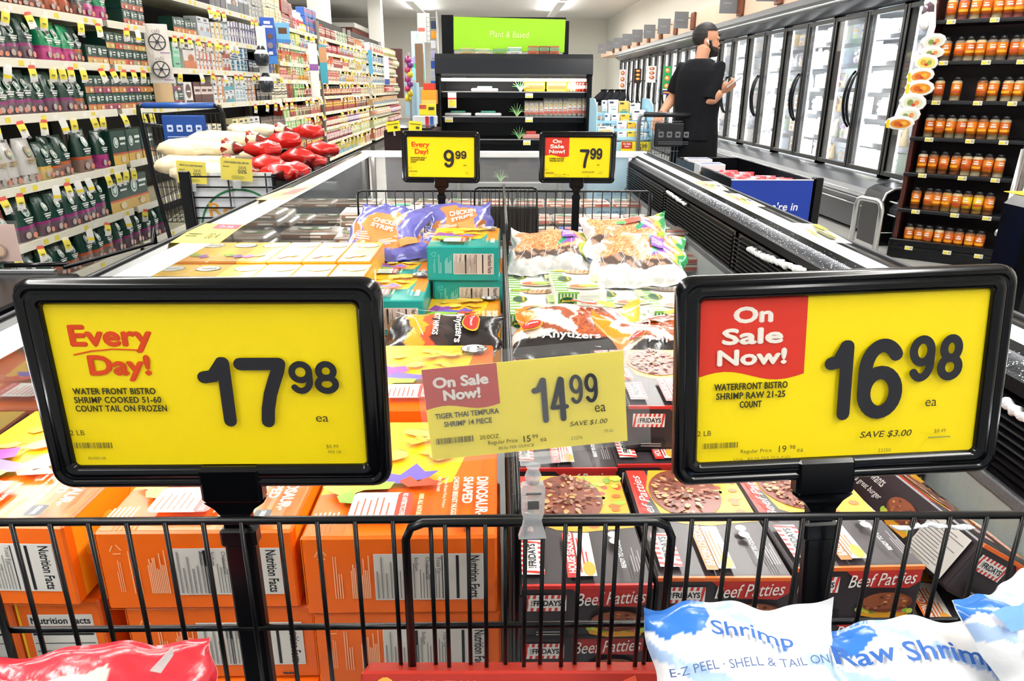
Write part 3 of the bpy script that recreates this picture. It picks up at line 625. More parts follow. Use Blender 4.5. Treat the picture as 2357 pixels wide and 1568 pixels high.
# clip strips and banners on the shelving
def hang(px, py0, py1, wpx, x, name, label, cat, base, draw=None, th=.02, m_=None, tilt=0.):
    p = XP(px, py0, x); q = XP(px, py1, x); h = abs(p.z - q.z); D = (p-O).dot(CM.to_3x3() @ Vector((0, 0, -1))); wd = wpx*D/FPX
    t = MB(); t.box((-wd/2, -th/2, -h), (wd/2, th/2, 0), base, .003)
    A = Art(plane((-wd/2, -th/2-.001, -h), (1, 0, 0), (0, 0, 1)), step=.002, mb=t)
    if draw: draw(A, wd, h)
    g_ = x-XL-.004; t.tube([(0, 0, -.02), (-.883*g_, .469*g_, -.02)], .003, 5, '9a9a9a')
    return t.obj(name, m_ or CARD(), loc=(x, p.y, p.z), rot=(tilt, 0, math.radians(28)), label=label, cat=cat)
def waffle(A, W, h):
    for k in (0, 1):
        cy = h*(.70-.46*k); r = W*.36
        A.oval(W*.5, cy, r, r, '2b2b30', 20); A.oval(W*.5, cy, r*.86, r*.86, 'cfc9c2', 20)
        for j in range(6):
            a = j*math.pi/3; A.line([(W*.5, cy), (W*.5+r*.85*math.cos(a), cy+r*.85*math.sin(a))], r*.1, '2b2b30', False)
        A.oval(W*.5, cy, r*.22, r*.22, '2b2b30', 10); A.text('café', W*.32, cy+r*1.05, W*.16, '77706a')
        A.rect(W*.55, cy-r*1.3, W*.95, cy-r*1.2, '7d5aa0')
hang(355, 55, 192, 52, XL+.06, 'coffee_press_card', 'pale hanging card with two black coffee wheels between the first shelves', 'card', 'd9d3cc', waffle)
hang(373, 192, 236, 40, XL+.05, 'wooden_block', 'pale wooden panel below the hanging coffee wheel card', 'panel', 'c7ab82', None, .05)
def blu(A, W, h):
    A.rect(0, 0, W, h*.18, '3d86d8'); A.rect(W*.25, h*.86, W*.7, h*.92, 'e8eef8'); A.rect(W*.15, h*.78, W*.85, h*.83, 'e8eef8'); A.oval(W*.6, h*.6, W*.2, h*.06, '6a4a3a', 10); A.oval(W*.55, h*.4, W*.22, h*.07, '8a7a8a', 10); A.rrect(W*.4, h*.2, W*.7, h*.27, W*.05, 'f4f4f8')
hang(613, 40, 146, 32, XL+.10, 'blue_banner', 'tall deep blue printed banner fixed to the pod shelves', 'banner', '2a55b5', blu)
hang(648, 52, 98, 32, XL+.08, 'shelf_sign', 'pale blue sign with a brown drink picture beside the tall banner', 'sign', '6fb0d8', lambda A, W, h: (A.rect(W*.2, h*.45, W*.8, h*.75, '5a3424'), A.rect(0, 0, W, h*.18, '3f83c4')))
def bott(A, W, h):
    A.rect(W*.1, h*.15, W*.9, h*.4, 'e9eef2')
p = XP(598, 60, XL+.12); m = MB(); m.box((-.05, -.004, -.68), (.05, .004, 0), 'e9e8e4', .002)
for k in (0, 1): m.lathe([(.055, 0), (.075, .04), (.08, .12), (.05, .16), (.03, .2)], 12, col='20242a', M=Matrix.Translation((-.03+.02*k, -.08, -.40-.27*k)), cols=['20242a', '20242a', 'e6e9ec', '20242a'])
m.obj('hanging_bottles', FILM(), loc=p, rot=(0, 0, .5), label='clear hanging strip holding two round black bottles beside the tall blue banner', cat='clip strip')
hang(718, 100, 224, 20, XL+.10, 'hanging_strip', 'narrow white hanging strip with a violet packet in its middle', 'clip strip', 'efeeec', lambda A, W, h: A.rect(0, h*.5, W, h*.62, '8a5a9c'))
hang(741, 104, 192, 17, XL+.12, 'hanging_towel', 'teal and tan towel hanging just before the grey pole', 'towel', '3f9bb0', lambda A, W, h: A.rect(0, h*.55, W, h*.95, 'b98a63'))
hang(851, 115, 170, 9, XL+.1, 'hanging_strip', 'small blue hanging strip beyond the grey pole', 'clip strip', '4f9cc0', None)
hang(888, 130, 195, 12, XL+.1, 'hanging_strip', 'white and green hanging strip on the far shelving', 'clip strip', 'dfe9e2', lambda A, W, h: A.rect(0, 0, W, h*.2, '3a4f9c'))
# ================================================================== upright freezers along the right wall
ZT, ZB, PIT = 2.10, .53, .75
Y0 = YX(2096, XR, ZT)
NU = 11
fr_blk = mat('freezer_black_frame', '0c0d10', rough=.35)
gl = glassmat('freezer_door_glass', clear=.93, rough=.03, haze=.03)
def vprof(prof, y0, y1, col, m=None, segc=None):
    m = m or MB(); m.loft([[(x, y0, z) for x, z in prof], [(x, y1, z) for x, z in prof]], col, smooth=False, cols=segc); return m
door_me = {}
def frame_mesh(w_, h_):
    m = MB(); t = .045
    m.box((-.02, 0, 0), (.02, t, h_), '0c0d10', .004); m.box((-.02, w_-t, 0), (.02, w_, h_), '0c0d10', .004)
    m.box((-.018, t, 0), (.018, w_-t, t), '0c0d10', .004); m.box((-.018, t, h_-t), (.018, w_-t, h_), '0c0d10', .004); return m.mesh('door')
fm = frame_mesh(PIT-.02, ZT-ZB-.02); fm.materials.append(fr_blk)
pm = MB(); pm.box((-.004, .045, .045), (.004, PIT-.065, ZT-ZB-.065), 'ffffff'); pm = pm.mesh('pane'); pm.materials.append(gl)
def handle_mesh():
    m = MB(); P = []
    for i in range(13):
        t = i/12; P.append((-.02-.085*math.sin(math.pi*t)**.6, .0, -.28+.56*t))
    m.tube(P, [.012]*2+[.016]*9+[.012]*2, 7, '101114'); return m.mesh('handle')
hm = handle_mesh(); hm.materials.append(BLKP())
WPAL = ['f4f6fa', 'e9eef4', 'dfe7ee', 'f6eee8', 'eef3e6', 'd8e2ee', 'f3e2df', 'e6d9e8', 'f5f0dc', 'cfdde8', 'e8c9c4', 'c4d8c4', 'f0d9a8']
def frozen_pack(k):
    if ('fz', k) in _pm: return _pm[('fz', k)]
    R = random.Random(k); m = MB(); wd = .13; c = WPAL[k % len(WPAL)]; a = ['7fa0c8', 'c87a7a', '88b07a', 'b59ac8', 'd8b46a', '8a8f98'][k % 6]
    if k % 2:
        h = .2; rings = []
        for z, sx, sy in ((0, .95, .8), (.1, 1, 1), (.5, 1, .9), (.85, .97, .3), (1, .98, .06)):
            rings.append([(sx*wd/2*p+R.uniform(-.006, .006), sy*.05*q+R.uniform(-.004, .004), z*h) for p, q in ((-1, -.6), (-.5, -1), (.5, -1), (1, -.6), (1, .6), (0, 1), (-1, .6))])
        m.loft(rings, c, cols=lambda i, j: c if i != 1 else c)
        A = Art(lambda x, y, z: Vector((x, -.052-z, y)), step=.002, mb=m)
    else:
        h = .17; m.box((-wd/2, -.05, 0), (wd/2, .05, h), c, .002); A = Art(lambda x, y, z: Vector((x, -.051-z, y)), step=.002, mb=m)
    A.rect(-wd*.38, h*.55, wd*.38, h*.72, a); A.oval(0, h*.3, wd*.3, h*.14, ['c99a6a', 'b5705a', 'd9c48a', '9ab07a'][k % 4], 10); A.rect(-wd*.2, h*.78, wd*.25, h*.83, '8a8f98')
    me = m.mesh('pack'); me.materials.append(FILM() if k % 2 else CARD()); _pm[('fz', k)] = me; return me
led = mat('freezer_led_strip', 'f4f8ff', emit=9)
liner = mat('freezer_liner', 'eef1f4', rough=.4)
for u in range(-1, NU):
    yb = Y0 + u*2*PIT; pos = 'nearest' if u == 0 else ordn(u)
    lab = f"double-door upright freezer with bright frosted shelves, {'partly behind the spice rack' if u < 0 else ordn(u)+' from the near end'}"
    t = thing('upright_freezer', lab, 'freezer', (XR, yb, 0), group='upright freezers along the wall'); L = 2*PIT
    ya = 0 if u >= 0 else PIT*.75
    m = MB(); m.box((.66, ya, ZB-.05), (.70, L, ZT+.05), 'eef1f4'); m.box((.05, ya, ZB-.06), (.66, L, ZB-.02), 'eef1f4'); m.box((.05, ya, ZT), (.66, L, ZT+.05), 'eef1f4'); m.obj('liner', liner, t)
    m = vprof([(.0, ZB-.03), (-.08, ZB-.05), (-.22, ZB-.10), (-.30, ZB-.19), (-.30, .30), (-.24, .26), (-.24, .04), (.7, .04), (.7, ZB-.06)], ya, L, '3c3f44', segc=lambda i, j: '3c3f44'); m.obj('base_panel', mat('grey_bumper_panel', '3f4145', rough=.4, metal=.25), t)
    for zz in (.40, .285):
        m = MB(); m.tube([(-.305, ya, zz), (-.305, L, zz)], .007, 6, 'b5b7ba'); m.obj('bumper_trim', STEEL(), t)
    m = vprof([(.0, ZT+.0), (-.05, ZT+.02), (-.17, ZT+.09), (-.20, ZT+.17), (-.15, ZT+.25), (.05, ZT+.31), (.7, ZT+.31), (.7, ZT+.05)], ya, L, '4a4d52'); m.obj('canopy', mat('freezer_canopy', '5d6066', rough=.25, metal=.6), t)
    m = MB(); m.tube([(-.2, ya, ZT+.12), (-.2, L, ZT+.12)], .012, 6, 'd5d7da'); m.obj('canopy_trim', STEEL(), t)
    wide = .06
    for k in (0, 1):
        if u < 0 and k == 0: continue
        y_ = k*PIT + .01
        d = put('door', fm, None, t, (0, y_, ZB+.01)); put('pane', pm, None, d, (0, 0, 0))
        put('handle', hm, None, d, (-.02, (PIT-.05) if k == 0 else .03, .70))
    for yy in (0.0, L):
        if u < 0 and yy == 0: continue
        m = MB(); m.box((-.015, yy-wide, ZB-.02), (.06, yy+wide, ZT+.02), '0c0d10'); m.obj('mullion', fr_blk, t)
    m = MB(); m.box((.03, L/2-.02, ZB), (.07, L/2+.02, ZT), '0c0d10'); m.obj('mullion', fr_blk, t)
    for yy in ((.065, L/2-.03, L/2+.03, L-.065) if u >= 0 else (L/2+.03, L-.065)):
        m = MB(); m.tube([(.075, yy, ZB+.05), (.075, yy, ZT-.05)], .010, 6, 'f4f8ff'); m.obj('light_tube', led, t)
    if u < 7:
        area('freezer_mullion_light', (XR+.09, yb+L/2, (ZT+ZB)/2), 1.45, .5, 34 if u < 5 else 30, (.93, .97, 1), rot=(0, -math.pi/2, 0))
    for s, z in enumerate((ZB+.02, .80, 1.08, 1.34, 1.60, 1.85)):
        m = MB(); m.box((.12, ya+.03, z-.02), (.62, L-.03, z), 'b9bec4', .004); sh = m.obj('shelf', mat('white_wire_shelf', rough=.4), t)
        m = MB(); m.box((.105, ya+.03, z-.03), (.12, L-.03, z+.012), '7d828a'); m.obj('shelf_edge', PAPER(), sh)
        if u < 0:
            if s > 2: continue
        n = 9 if u < 3 else 5 if u < 5 else 0
        if u == -1: n = 4
        R = random.Random(u*17+s)
        for i in range(n):
            if R.random() < .1: continue
            k = R.randrange(26) if s < 5 else 2*R.randrange(13)
            yy = yb+ya+.08+(i+.5)*(L-ya-.16)/n
            o = put('frozen_packet' if k % 2 else 'frozen_carton', frozen_pack(k), None, None, (XR+.20+R.uniform(0, .05), yy, z+.0), (0, 0, -math.pi/2+R.uniform(-.15, .15)),
                f"pale {'frozen food bag' if k % 2 else 'frozen food carton'}, {ordn(i)} along {['floor', 'second', 'third', 'fourth', 'fifth', 'top'][s]} shelf of {'end' if u < 0 else ordn(u)} freezer", 'frozen food', 'frozen food behind the freezer doors')
            sc = (L-ya-.16)/n/.145; o.scale = (sc, 1.0, R.uniform(.85, 1.1)) if sc < 1.3 else (1.25, 1.0, R.uniform(.9, 1.1))
    if u >= 5:
        st = MB(); R = random.Random(u)
        for z in (ZB+.02, .80, 1.08, 1.34, 1.60, 1.85):
            for i in range(8): yy = .08+i*.17; h = R.uniform(.12, .2); st.box((.15, yy, z), (.28, yy+.15, z+h), WPAL[R.randrange(13)])
        st.obj('frozen_goods', CARD(), t, kind='stuff')
# posters hanging at the door handles further along
for i, (pxa, pya, pyb, w_, base, c2_, nm) in enumerate(((1433, 160, 213, 15, 'f0e8e2', 'c8563c', 'white poster with small red pictures'), (1468, 158, 192, 17, '3a2c2c', 'e08a2c', 'dark poster with an orange dish'), (1500, 152, 190, 20, 'e9e4df', 'b5402c', 'white and grey food poster'), (1536, 152, 218, 20, '2f9c56', 'd9803a', 'green poster with three orange dishes'))):
    p = XP(pxa, pya, XR-.16); q = XP(pxa, pyb, XR-.16); h = p.z-q.z; D = (p-O).dot(CM.to_3x3() @ Vector((0, 0, -1))); W = w_*D/FPX
    m = MB(); m.box((-W/2, -.004, -h), (W/2, .004, 0), base); A = Art(plane((-W/2, -.005, -h), (1, 0, 0), (0, 0, 1)), step=.004, mb=m)
    for k in range(3): A.oval(W*.5, h*(.85-.27*k), W*.32, h*.09, c2_, 12); A.oval(W*.45, h*(.86-.27*k), W*.16, h*.05, 'f0d9a0', 8)
    if i == 3: A.rect(0, 0, W, h*.16, '3d2f6e'); A.rect(0, h*.16, W, h*.2, 'e8e4f0'); A.rect(W*.1, h*.05, W*.9, h*.1, 'e08a2c')
    m.obj('hanging_poster', PAPER(), loc=(XR-.15, p.y, p.z), rot=(0, 0, .1), label=nm + ' hanging from a freezer door handle', cat='poster')
# grey flag signs and brown plaques along the timber band
for i, px in enumerate((1772, 1682, 1572, 1532, 1498, 1470, 1446, 1424, 1404, 1388)):
    y = YX(px, XR+.05, 2.72)
    m = MB(); m.box((-.15, -.006, -.17), (.15, .006, .15), '83868b', .003); A = Art(plane((-.15, -.007, -.17), (1, 0, 0), (0, 0, 1)), step=.003, mb=m)
    A.rect(.06, .14, .2, .17, '9a9ea4'); A.rect(.08, .09, .18, .11, '8a8e94'); m.box((.15, -.004, .02), (.20, .004, .04), '777777')
    m.obj('flag_sign', PAPER(), loc=(XR+.02, y, 2.68), rot=(0, 0, .1), label=f'small grey flag sign above the freezers, {ordn(i)} from the near end', cat='sign', group='grey flag signs above the freezers')
    m = MB(); m.box((-.02, -.13, -.15), (.02, .13, .17), '6b3a22', .004); A = Art(plane((-.021, .13, -.15), (0, -1, 0), (0, 0, 1)), step=.003, mb=m); A.rect(.02, .1, .24, .12, '7d4a2c')
    m.obj('brown_plaque', mat('brown_plaque_wood', rough=.5, var=.15), loc=(XR+.19, YX(px+24, XR+.2, 2.62), 2.62), label=f'brown wooden plaque on the band above the freezers, {ordn(i)} from the near end', cat='plaque', group='brown plaques above the freezers')
# black rounded end of the freezer base
pe = XP(1990, 430, 3.42); m = MB(); prof = [(0, 0), (0, .38), (.03, .47), (.10, .51), (.30, .53), (.42, .58), (.50, .68), (.52, .74), (.52, 0)]
ze = .0
m.loft([[(x, 0, z) for x, z in prof], [(x, .35, z) for x, z in prof]], '0e0f13', smooth=False)
t = m.obj('freezer_end_panel', BLKP(), loc=(3.42, pe.y-.35, 0), label='black rounded end panel at the near end of the freezer base', cat='panel')
m = MB(); m.tube([(x, -.004, z) for x, z in prof[:8]], .012, 7, 'c9cacb'); m.obj('steel_edge', STEEL(), t)
m = MB(); m.tube([(0, -.004, .12), (.5, -.004, .12)], .004, 5, '777777'); m.obj('seam_strip', STEEL(), t)
# tubular bumper loop on the floor
def loopguard(pl, pr, ytop, name_label, dpl, hgt=None):
    a = ZP(pl[0], pl[1], 0); bq = ZP(pr[0], pr[1], 0); top = hgt
    P = [a, a+Vector((0, 0, top-.07)), a+(bq-a)*.06+Vector((0, 0, top-.015)), a+(bq-a)*.2+Vector((0, 0, top)), a+(bq-a)*.8+Vector((0, 0, top)), a+(bq-a)*.94+Vector((0, 0, top-.015)), bq+Vector((0, 0, top-.07)), bq]
    m = MB(); m.tube(P, .022, 9, 'c4c5c4'); m.obj('bumper_rail', STEEL(), label=name_label, cat='bumper rail')
loopguard((1953, 590), (2008, 607), 450, 'bent grey steel bumper loop standing before the freezer end', 0, .50)
# ================================================================== spice rack
a0 = ZP(2047, 590, 0); b0_ = ZP(2300, 622, 0); ux = (b0_-a0).normalized(); ang = math.atan2(ux.y, ux.x); RW = (b0_-a0).length
nrm = Vector((ux.y, -ux.x, 0))
def onrack(px, py, off=0.):
    r = ray(px, py); P0 = a0 + nrm*off; return O + r*((P0-O).dot(nrm)/r.dot(nrm))
rack = thing('spice_rack', 'tall dark red wooden rack of seasoning bottles by the freezer end', 'rack', a0, (0, 0, ang))
RH = 2.35; maho = mat('dark_red_timber', '43170f', rough=.4, var=.25, bscale=14)
for x in (0, RW-.03):
    m = MB(); m.box((x, 0, 0), (x+.03, .38, RH), '4a1b13', .003); m.obj('side_panel', maho, rack)
m = MB(); m.box((.03, .34, 0), (RW-.03, .37, RH), '1d0c0a'); m.obj('back_panel', mat('dark_rack_back', '260d0c', rough=.5), rack)
m = MB(); m.box((-.02, -.03, 0), (RW+.02, .1, .16), '0f1014', .005); m.obj('plinth', BLKP(), rack)
rows = [((2250, 40), [475, 545, 618, 683, 748, 812, 875], 'a05a52'), ((2270, 136), [440, 520, 578, 643, 708, 770, 845, 895], '8a7a6a'), ((2265, 230), [400, 500, 650, 718, 800, 868], 'cdb890'), ((2220, 317), [345, 405, 468, 530, 592, 655, 720, 785], 'b0a080'),
        ((2205, 402), [302, 365, 428, 497, 560, 622, 685, 752], 'd8c8a8'), ((2185, 487), [265, 340, 385, 445, 503, 563, 628, 692], 'b08a4a'), ((2165, 572), [223, 280, 335, 397, 457, 513, 577, 637], 'b0946a')]
SR = ['top', 'second', 'third', 'fourth', 'fifth', 'sixth', 'lowest']; R = random.Random(3)
binv = Matrix.Rotation(-ang, 3, 'Z')
for k, ((mx, my), cxs, lowc) in enumerate(rows):
    z = onrack(mx, my, .02).z
    m = MB(); m.box((.0, -.03, z-.035), (RW, .32, z-.008), '1a1a1e', .003); sh = m.obj('shelf', mat('black_ribbed_shelf', '15161a', rough=.4), rack)
    for j in range(3): q = MB(); q.box((.0, -.036, z-.034+j*.009), (RW, -.03, z-.030+j*.009), '2a2b30'); q.obj('ridge', mat('black_ribbed_shelf'), sh) if j < 2 else None
    for i, cx in enumerate(cxs):
        px = 2000+cx/2.529; p = onrack(px, my - 22 + (px-mx)*.08*(k-1.5)/3, .0); loc = binv @ (p - a0)
        lc = R.choice(['d0701e', 'd9791c', 'c85f1c']); ac = R.choice(['e89a1e', 'f0aa24', 'b5441e']); low = R.choice([lowc, 'cdb890', '8a5a3a', lowc])
        if k == 5 and i in (5, 6): lc = 'e8b81e'
        me = jar(.036, .175, low, '17181b', lc, ac, 12, low)
        if not me.materials: me.materials.append(PLAS())
        x = min(max(loc.x, .07), RW-.07); w_ = a0 + ux*x + Vector((-ux.y, ux.x, 0))*.06
        put('seasoning_bottle', me, None, None, (w_.x, w_.y, z-.008), (0, 0, ang+R.uniform(-.5, .5)), f"orange-labelled seasoning bottle, {ordn(i)} along the {SR[k]} shelf of the spice rack", 'seasoning bottle', 'seasoning bottles on the spice rack')
    for i, x in enumerate((.14, .42, .64)):
        w_ = a0 + ux*x; m = MB(); m.box((-.03, -.003, -.032), (.03, 0, .0), 'e9e2c0'); A = Art(plane((-.03, -.0035, -.032), (1, 0, 0), (0, 0, 1)), step=.0006, mb=m); A.rect(.004, .004, .034, .022, 'd9c83c'); A.rect(.038, .006, .056, .026, 'a9a7a0')
        m.obj('price_tag', PAPER(), loc=(w_.x+nrm.x*.037, w_.y+nrm.y*.037, z-.008), rot=(0, 0, ang), label=f"small shelf ticket, {['first', 'middle', 'last'][i]} of three on the {SR[k]} spice shelf", cat='price tag', group='shelf tickets on the spice rack')
# leaning steel rails beside it
p1 = ZP(2320, 650, 0)
m = MB(); q0, q1, q2 = YP(2357, 345, 4.2), YP(2300, 560, 4.0), YP(2305, 640, 3.9)
m.tube([q0, q1], .016, 8, 'c4c5c4'); m.tube([YP(2370, 420, 3.9), YP(2308, 560, 3.85)], .016, 8, 'c4c5c4'); m.tube([YP(2296, 535, 3.8), YP(2318, 542, 3.8), YP(2325, 570, 3.8), YP(2308, 645, 3.8)], .022, 8, 'c4c5c4')
m.obj('steel_rails', STEEL(), label='bent steel guard rails at the right of the spice rack', cat='bumper rail')
m = MB(); c_ = YP(2345, 560, 3.25); m.box((c_.x, 3.2, 0), (c_.x+.5, 3.45, .88), '0d0e12', .04); t = m.obj('black_case', BLKP(), label='black rounded display case corner beside the steel guard rails', cat='display case')
m = MB(); m.box((c_.x+.05, 3.25, .881), (c_.x+.25, 3.5, .884), 'e8d23c'); m.obj('yellow_tag', PAPER(), label='yellow tag lying on the black case corner', cat='price tag')
# hanging strip of trays with food pictures
for i, (cx, cy, w_, h_, kind) in enumerate(((375, 240, 130, 75, 'g'), (365, 305, 130, 60, 'g'), (330, 362, 130, 80, 'y'), (300, 440, 140, 75, 'o'), (295, 512, 150, 80, 'o'), (255, 595, 140, 90, 'g'), (225, 670, 130, 85, 'g'), (180, 715, 150, 70, 'o'))):
    D = 5.35 - .03*i; p = DP(2000+cx/2.529, cy/2.529, D); W, Hh = w_/2.529*D/FPX, h_/2.529*D/FPX
    m = MB(); m.loft([[(W/2*s*math.cos(g)*1.05, -d_, Hh/2*s*math.sin(g)*1.15) for g in [2*math.pi*j/12 for j in range(12)]] for d_, s in ((-.02, .92), (.0, 1), (.02, .96), (.03, .85))], 'eeeeea', smooth=False)
    A = Art(plane((0, -.031, 0), (1, 0, 0), (0, 0, 1)), step=.0012, mb=m)
    c_ = {'g': 'd8d9c4', 'y': 'e0cf6a', 'o': 'd98a2c'}[kind]; A.oval(0, 0, W*.36, Hh*.36, c_, 14); A.oval(-W*.12, 0, W*.12, Hh*.2, {'g': '7a8f4a', 'y': 'c8963c', 'o': 'c25a22'}[kind], 8); A.oval(W*.12, Hh*.04, W*.1, Hh*.16, {'g': 'e08a4a', 'y': '8aa04a', 'o': 'e8b03c'}[kind], 8); A.oval(W*.02, -Hh*.12, W*.08, Hh*.1, 'b5402c', 8)
    if kind == 'o': A.poly([(-W*.5, -Hh*.3), (-W*.38, -Hh*.4), (-W*.4, Hh*.4), (-W*.5, Hh*.3)], 'f0c81e')
    m.obj('hanging_food_pack', FILM(), loc=p, rot=(.15, .12*(i % 3-1), -.35), label=f"white tray pack with {'orange' if kind == 'o' else 'green' if kind == 'g' else 'yellow'} picture, {ordn(i)} down the strip by the spice rack", cat='food pack', group='food packs on the strip by the spice rack')
m = MB(); P = [DP(2152, -10, 5.45), DP(2150, 60, 5.42), DP(2120, 160, 5.35), DP(2085, 230, 5.3), DP(2062, 290, 5.25)]
for k in range(4): a, b_ = P[k], P[k+1]; m.box((0, 0, 0), (1, 1, 1), 'e8e8e4', M=Matrix(((.05, 0, (b_-a).x, a.x-.02), (0, .004, (b_-a).y, a.y+.03), (0, 0, (b_-a).z, a.z), (0, 0, 0, 1))))
m.obj('clip_strip', mat('clear_strip', 'dfe2e4', rough=.2), label='pale clear strip holding the food packs beside the spice rack', cat='clip strip')
for i in range(3):
    p = DP(2140-6*i, 6+22*i, 5.5); m = MB(); m.loft([[(s*.05*math.cos(g), -d_, s*.07*math.sin(g)) for g in [2*math.pi*j/8 for j in range(8)]] for d_, s in ((0, .9), (.02, 1), (.04, .6))], ['e6e6ea', '5a4650', 'f0f0f2'][i])
    m.obj('small_clear_packet', FILM(), loc=p, label=f"{['pale', 'dark spotted', 'white'][i]} small packet near the top of the strip by the spice rack", cat='food pack')
# ================================================================== black open cooler with the green sign
YC = 7.0
def cz(y): return YP(1180, y, YC).z
def cx_(x, y=220): return YP(x, y, YC).x
xl, xr_ = cx_(1003), cx_(1362); zt = cz(124)
ck = thing('open_cooler', 'black open shelf cooler under the green sign, mostly empty', 'cooler', (xl, YC, 0)); CW = xr_-xl
for x in (0, CW-.045): m = MB(); m.box((x, 0, 0), (x+.045, .85, zt-.03), '101116', .008); m.obj('side_panel', BLKP(), ck)
m = MB(); m.box((.045, .80, .1), (CW-.045, .84, zt-.1), '0e0f14'); m.obj('back_panel', mat('cooler_back', '0e0f14', rough=.35), ck)
m = MB(); m.loft([[(x, yy, z) for yy, z in ((-.02, zt-.04), (.02, zt), (.8, zt), (.8, zt-.12), (.03, zt-.20), (-.03, zt-.17))] for x in (.0, CW)], '24262b', smooth=False); m.obj('canopy', mat('cooler_canopy', '1c1e23', rough=.18, spec=.6), ck)
m = MB(); m.box((.05, .01, zt-.235), (CW-.05, .035, zt-.205), 'e4e4e2', .006); m.obj('light_strip', mat('cooler_light_cover', 'e8e8e4', rough=.3, emit=.5), ck)
shz = [cz(211), cz(269), cz(322)]
for z in shz:
    m = MB(); m.box((.05, .10, z-.012), (CW-.05, .62, z), '3a3c42', .003); s = m.obj('shelf', mat('cooler_shelf', '33353a', rough=.2, metal=.5), ck)
    q = MB(); q.box((.05, .085, z-.055), (CW-.05, .10, z-.004), '15161a', .004); q.obj('shelf_edge', BLKP(), s)
    q = MB(); q.box((.05, .082, z-.008), (CW-.05, .086, z+.002), 'b5b7ba'); q.obj('steel_edge', STEEL(), s)
m = MB(); m.box((0, -.02, 0), (CW, .8, .42), '15161b', .01); m.obj('base', BLKP(), ck)
m = MB(); m.box((0, -.05, .42), (CW, .06, .50), 'a9abad', .01); m.obj('front_rim', STEEL(), ck)
def cput(px, py, z, name, me, lab, cat, m_, grp=None, yo=.2, rot=(0, 0, 0)):
    x = YP(px, py, YC+yo).x; return me.obj(name, m_, loc=(x, YC+yo, z), rot=rot, label=lab, cat=cat, group=grp)
RR = random.Random(8)
def bagpack(W, Hh, dp, base, acc, ink):
    m = MB(); rings = []
    for z, sx, sy in ((0, .95, .9), (.15, 1, 1), (.8, 1, .9), (.93, .98, .3), (1, 1, .1)): rings.append([(sx*W/2*p+RR.uniform(-.003, .003), sy*dp/2*q, z*Hh) for p, q in ((-1, -.7), (-.8, -1), (.8, -1), (1, -.7), (1, .7), (.8, 1), (-.8, 1), (-1, .7))])
    m.loft(rings, base); A = Art(lambda x, y, z: Vector((x, -dp/2-.001-z, y)), step=.0012, mb=m)
    A.oval(0, Hh*.58, W*.28, Hh*.1, ink, 12); A.rect(-W*.22, Hh*.55, W*.22, Hh*.6, base); A.rect(-W*.42, Hh*.12, W*.42, Hh*.26, acc); A.rect(-W*.3, Hh*.32, W*.3, Hh*.36, acc); return m
for i, (px, bs) in enumerate(((1230, 'f2c43a'), (1282, 'f4d25a'))):
    for k in (0, 1): cput(px, 200, shz[0]+.001, 'cheese_bag', bagpack(.20, .195, .05, bs, 'e8703c', '8a7f9c'), f"yellow cheese bag, {'back one' if k else 'front one'} {'at the left' if not i else 'at the right'} on the top cooler shelf", 'cheese bag', FILM(), 'yellow cheese bags in the cooler', .2+.07*k)
for i in range(8):
    col = ['f0b83c', 'fbe9b0', 'f6e4a8', 'e8503a', 'd8402f', 'e8503a', 'b8352a', 'e0645a'][i]
    cput(1308+6.6*i, 195, shz[0]+.001, 'cheese_packet', bagpack(.028, .215, .12, col, 'f4e8d8', 'c24030'), f'slim {["gold", "cream", "pale yellow", "red", "red", "red", "dark red", "pink"][i]} packet standing on edge, {ordn(i)} from the yellow bags', 'cheese packet', FILM(), 'slim packets at the right of the top cooler shelf', .22)
for i in range(13):
    col = 'f6efe6' if i < 4 else 'f9f4ec'; cput(1212+11*i, 250, shz[1]+.001, 'cheese_packet', bagpack(.045, .14+.035*(i > 3)+.03*(i > 8), .12, col, 'd96a5a', 'e8c84a'), f'pale packet with a red foot, {ordn(i)} along the middle cooler shelf', 'cheese packet', FILM(), 'pale packets on the middle cooler shelf', .22)
def tray(W, dp, h, base, top): m = MB(); m.box((-W/2, -dp/2, 0), (W/2, dp/2, h*.6), base, .008); m.box((-W*.28, -dp*.3, h*.6), (W*.28, dp*.3, h), top, .004); return m
for i, (px, s, lb) in enumerate(((1116, 0, 'alone on the top cooler shelf'), (1055, 1, 'leftmost on the middle cooler shelf'), (1124, 1, 'second on the middle cooler shelf'))):
    cput(px, 210 if not s else 262, shz[s]+.001, 'covered_tray', tray(.25, .22, .045, 'f0d9d6' if not s else 'e9eef0', '9fd8c4' if not s else '5fae9a'), f'pale plastic tray with a green lid piece {lb}', 'tray', FILM(), None, .25)
cput(1222, 312, shz[2]+.001, 'meat_tray', tray(.17, .2, .07, 'e9a8a0', 'd8584f'), 'pink meat tray on the lowest visible cooler shelf', 'tray', FILM(), None, .22)
cput(1258, 306, shz[2]+.001, 'meat_packet', tray(.12, .2, .04, 'f0c4bc', 'e05a50'), 'small red and white packet beside the pink meat tray', 'packet', FILM(), None, .3)
def leafy(): 
    m = MB()
    for i in range(9): a = -1.1+i*.28; L = .11*(1-.25*abs(a)); m.tube([(0, 0, 0), (.5*L*math.sin(a), 0, .55*L), (L*math.sin(a)*1.1, -.01, L*math.cos(a)+.01)], [.005, .004, .0015], 4, ['3f8a4a', '7fb56a', 'c4dca0'][i % 3])
    return m
for i, (px, py, z) in enumerate(((1198, 205, shz[0]), (1190, 262, shz[1]), (1195, 310, shz[2]), (1152, 350, .5), (1180, 350, .5))):
    if i < 4: cput(px, py, z, 'leaf_divider', leafy(), f"green plastic leaf tuft on the {['top shelf', 'middle shelf', 'lowest visible shelf', 'bottom rim'][i]} of the cooler", 'leaf divider', PLAS(), None, .12 if i < 3 else .0)
m = MB(); A = Art(plane((0, 0, 0), (1, 0, 0), (0, 0, 1)), step=.001)
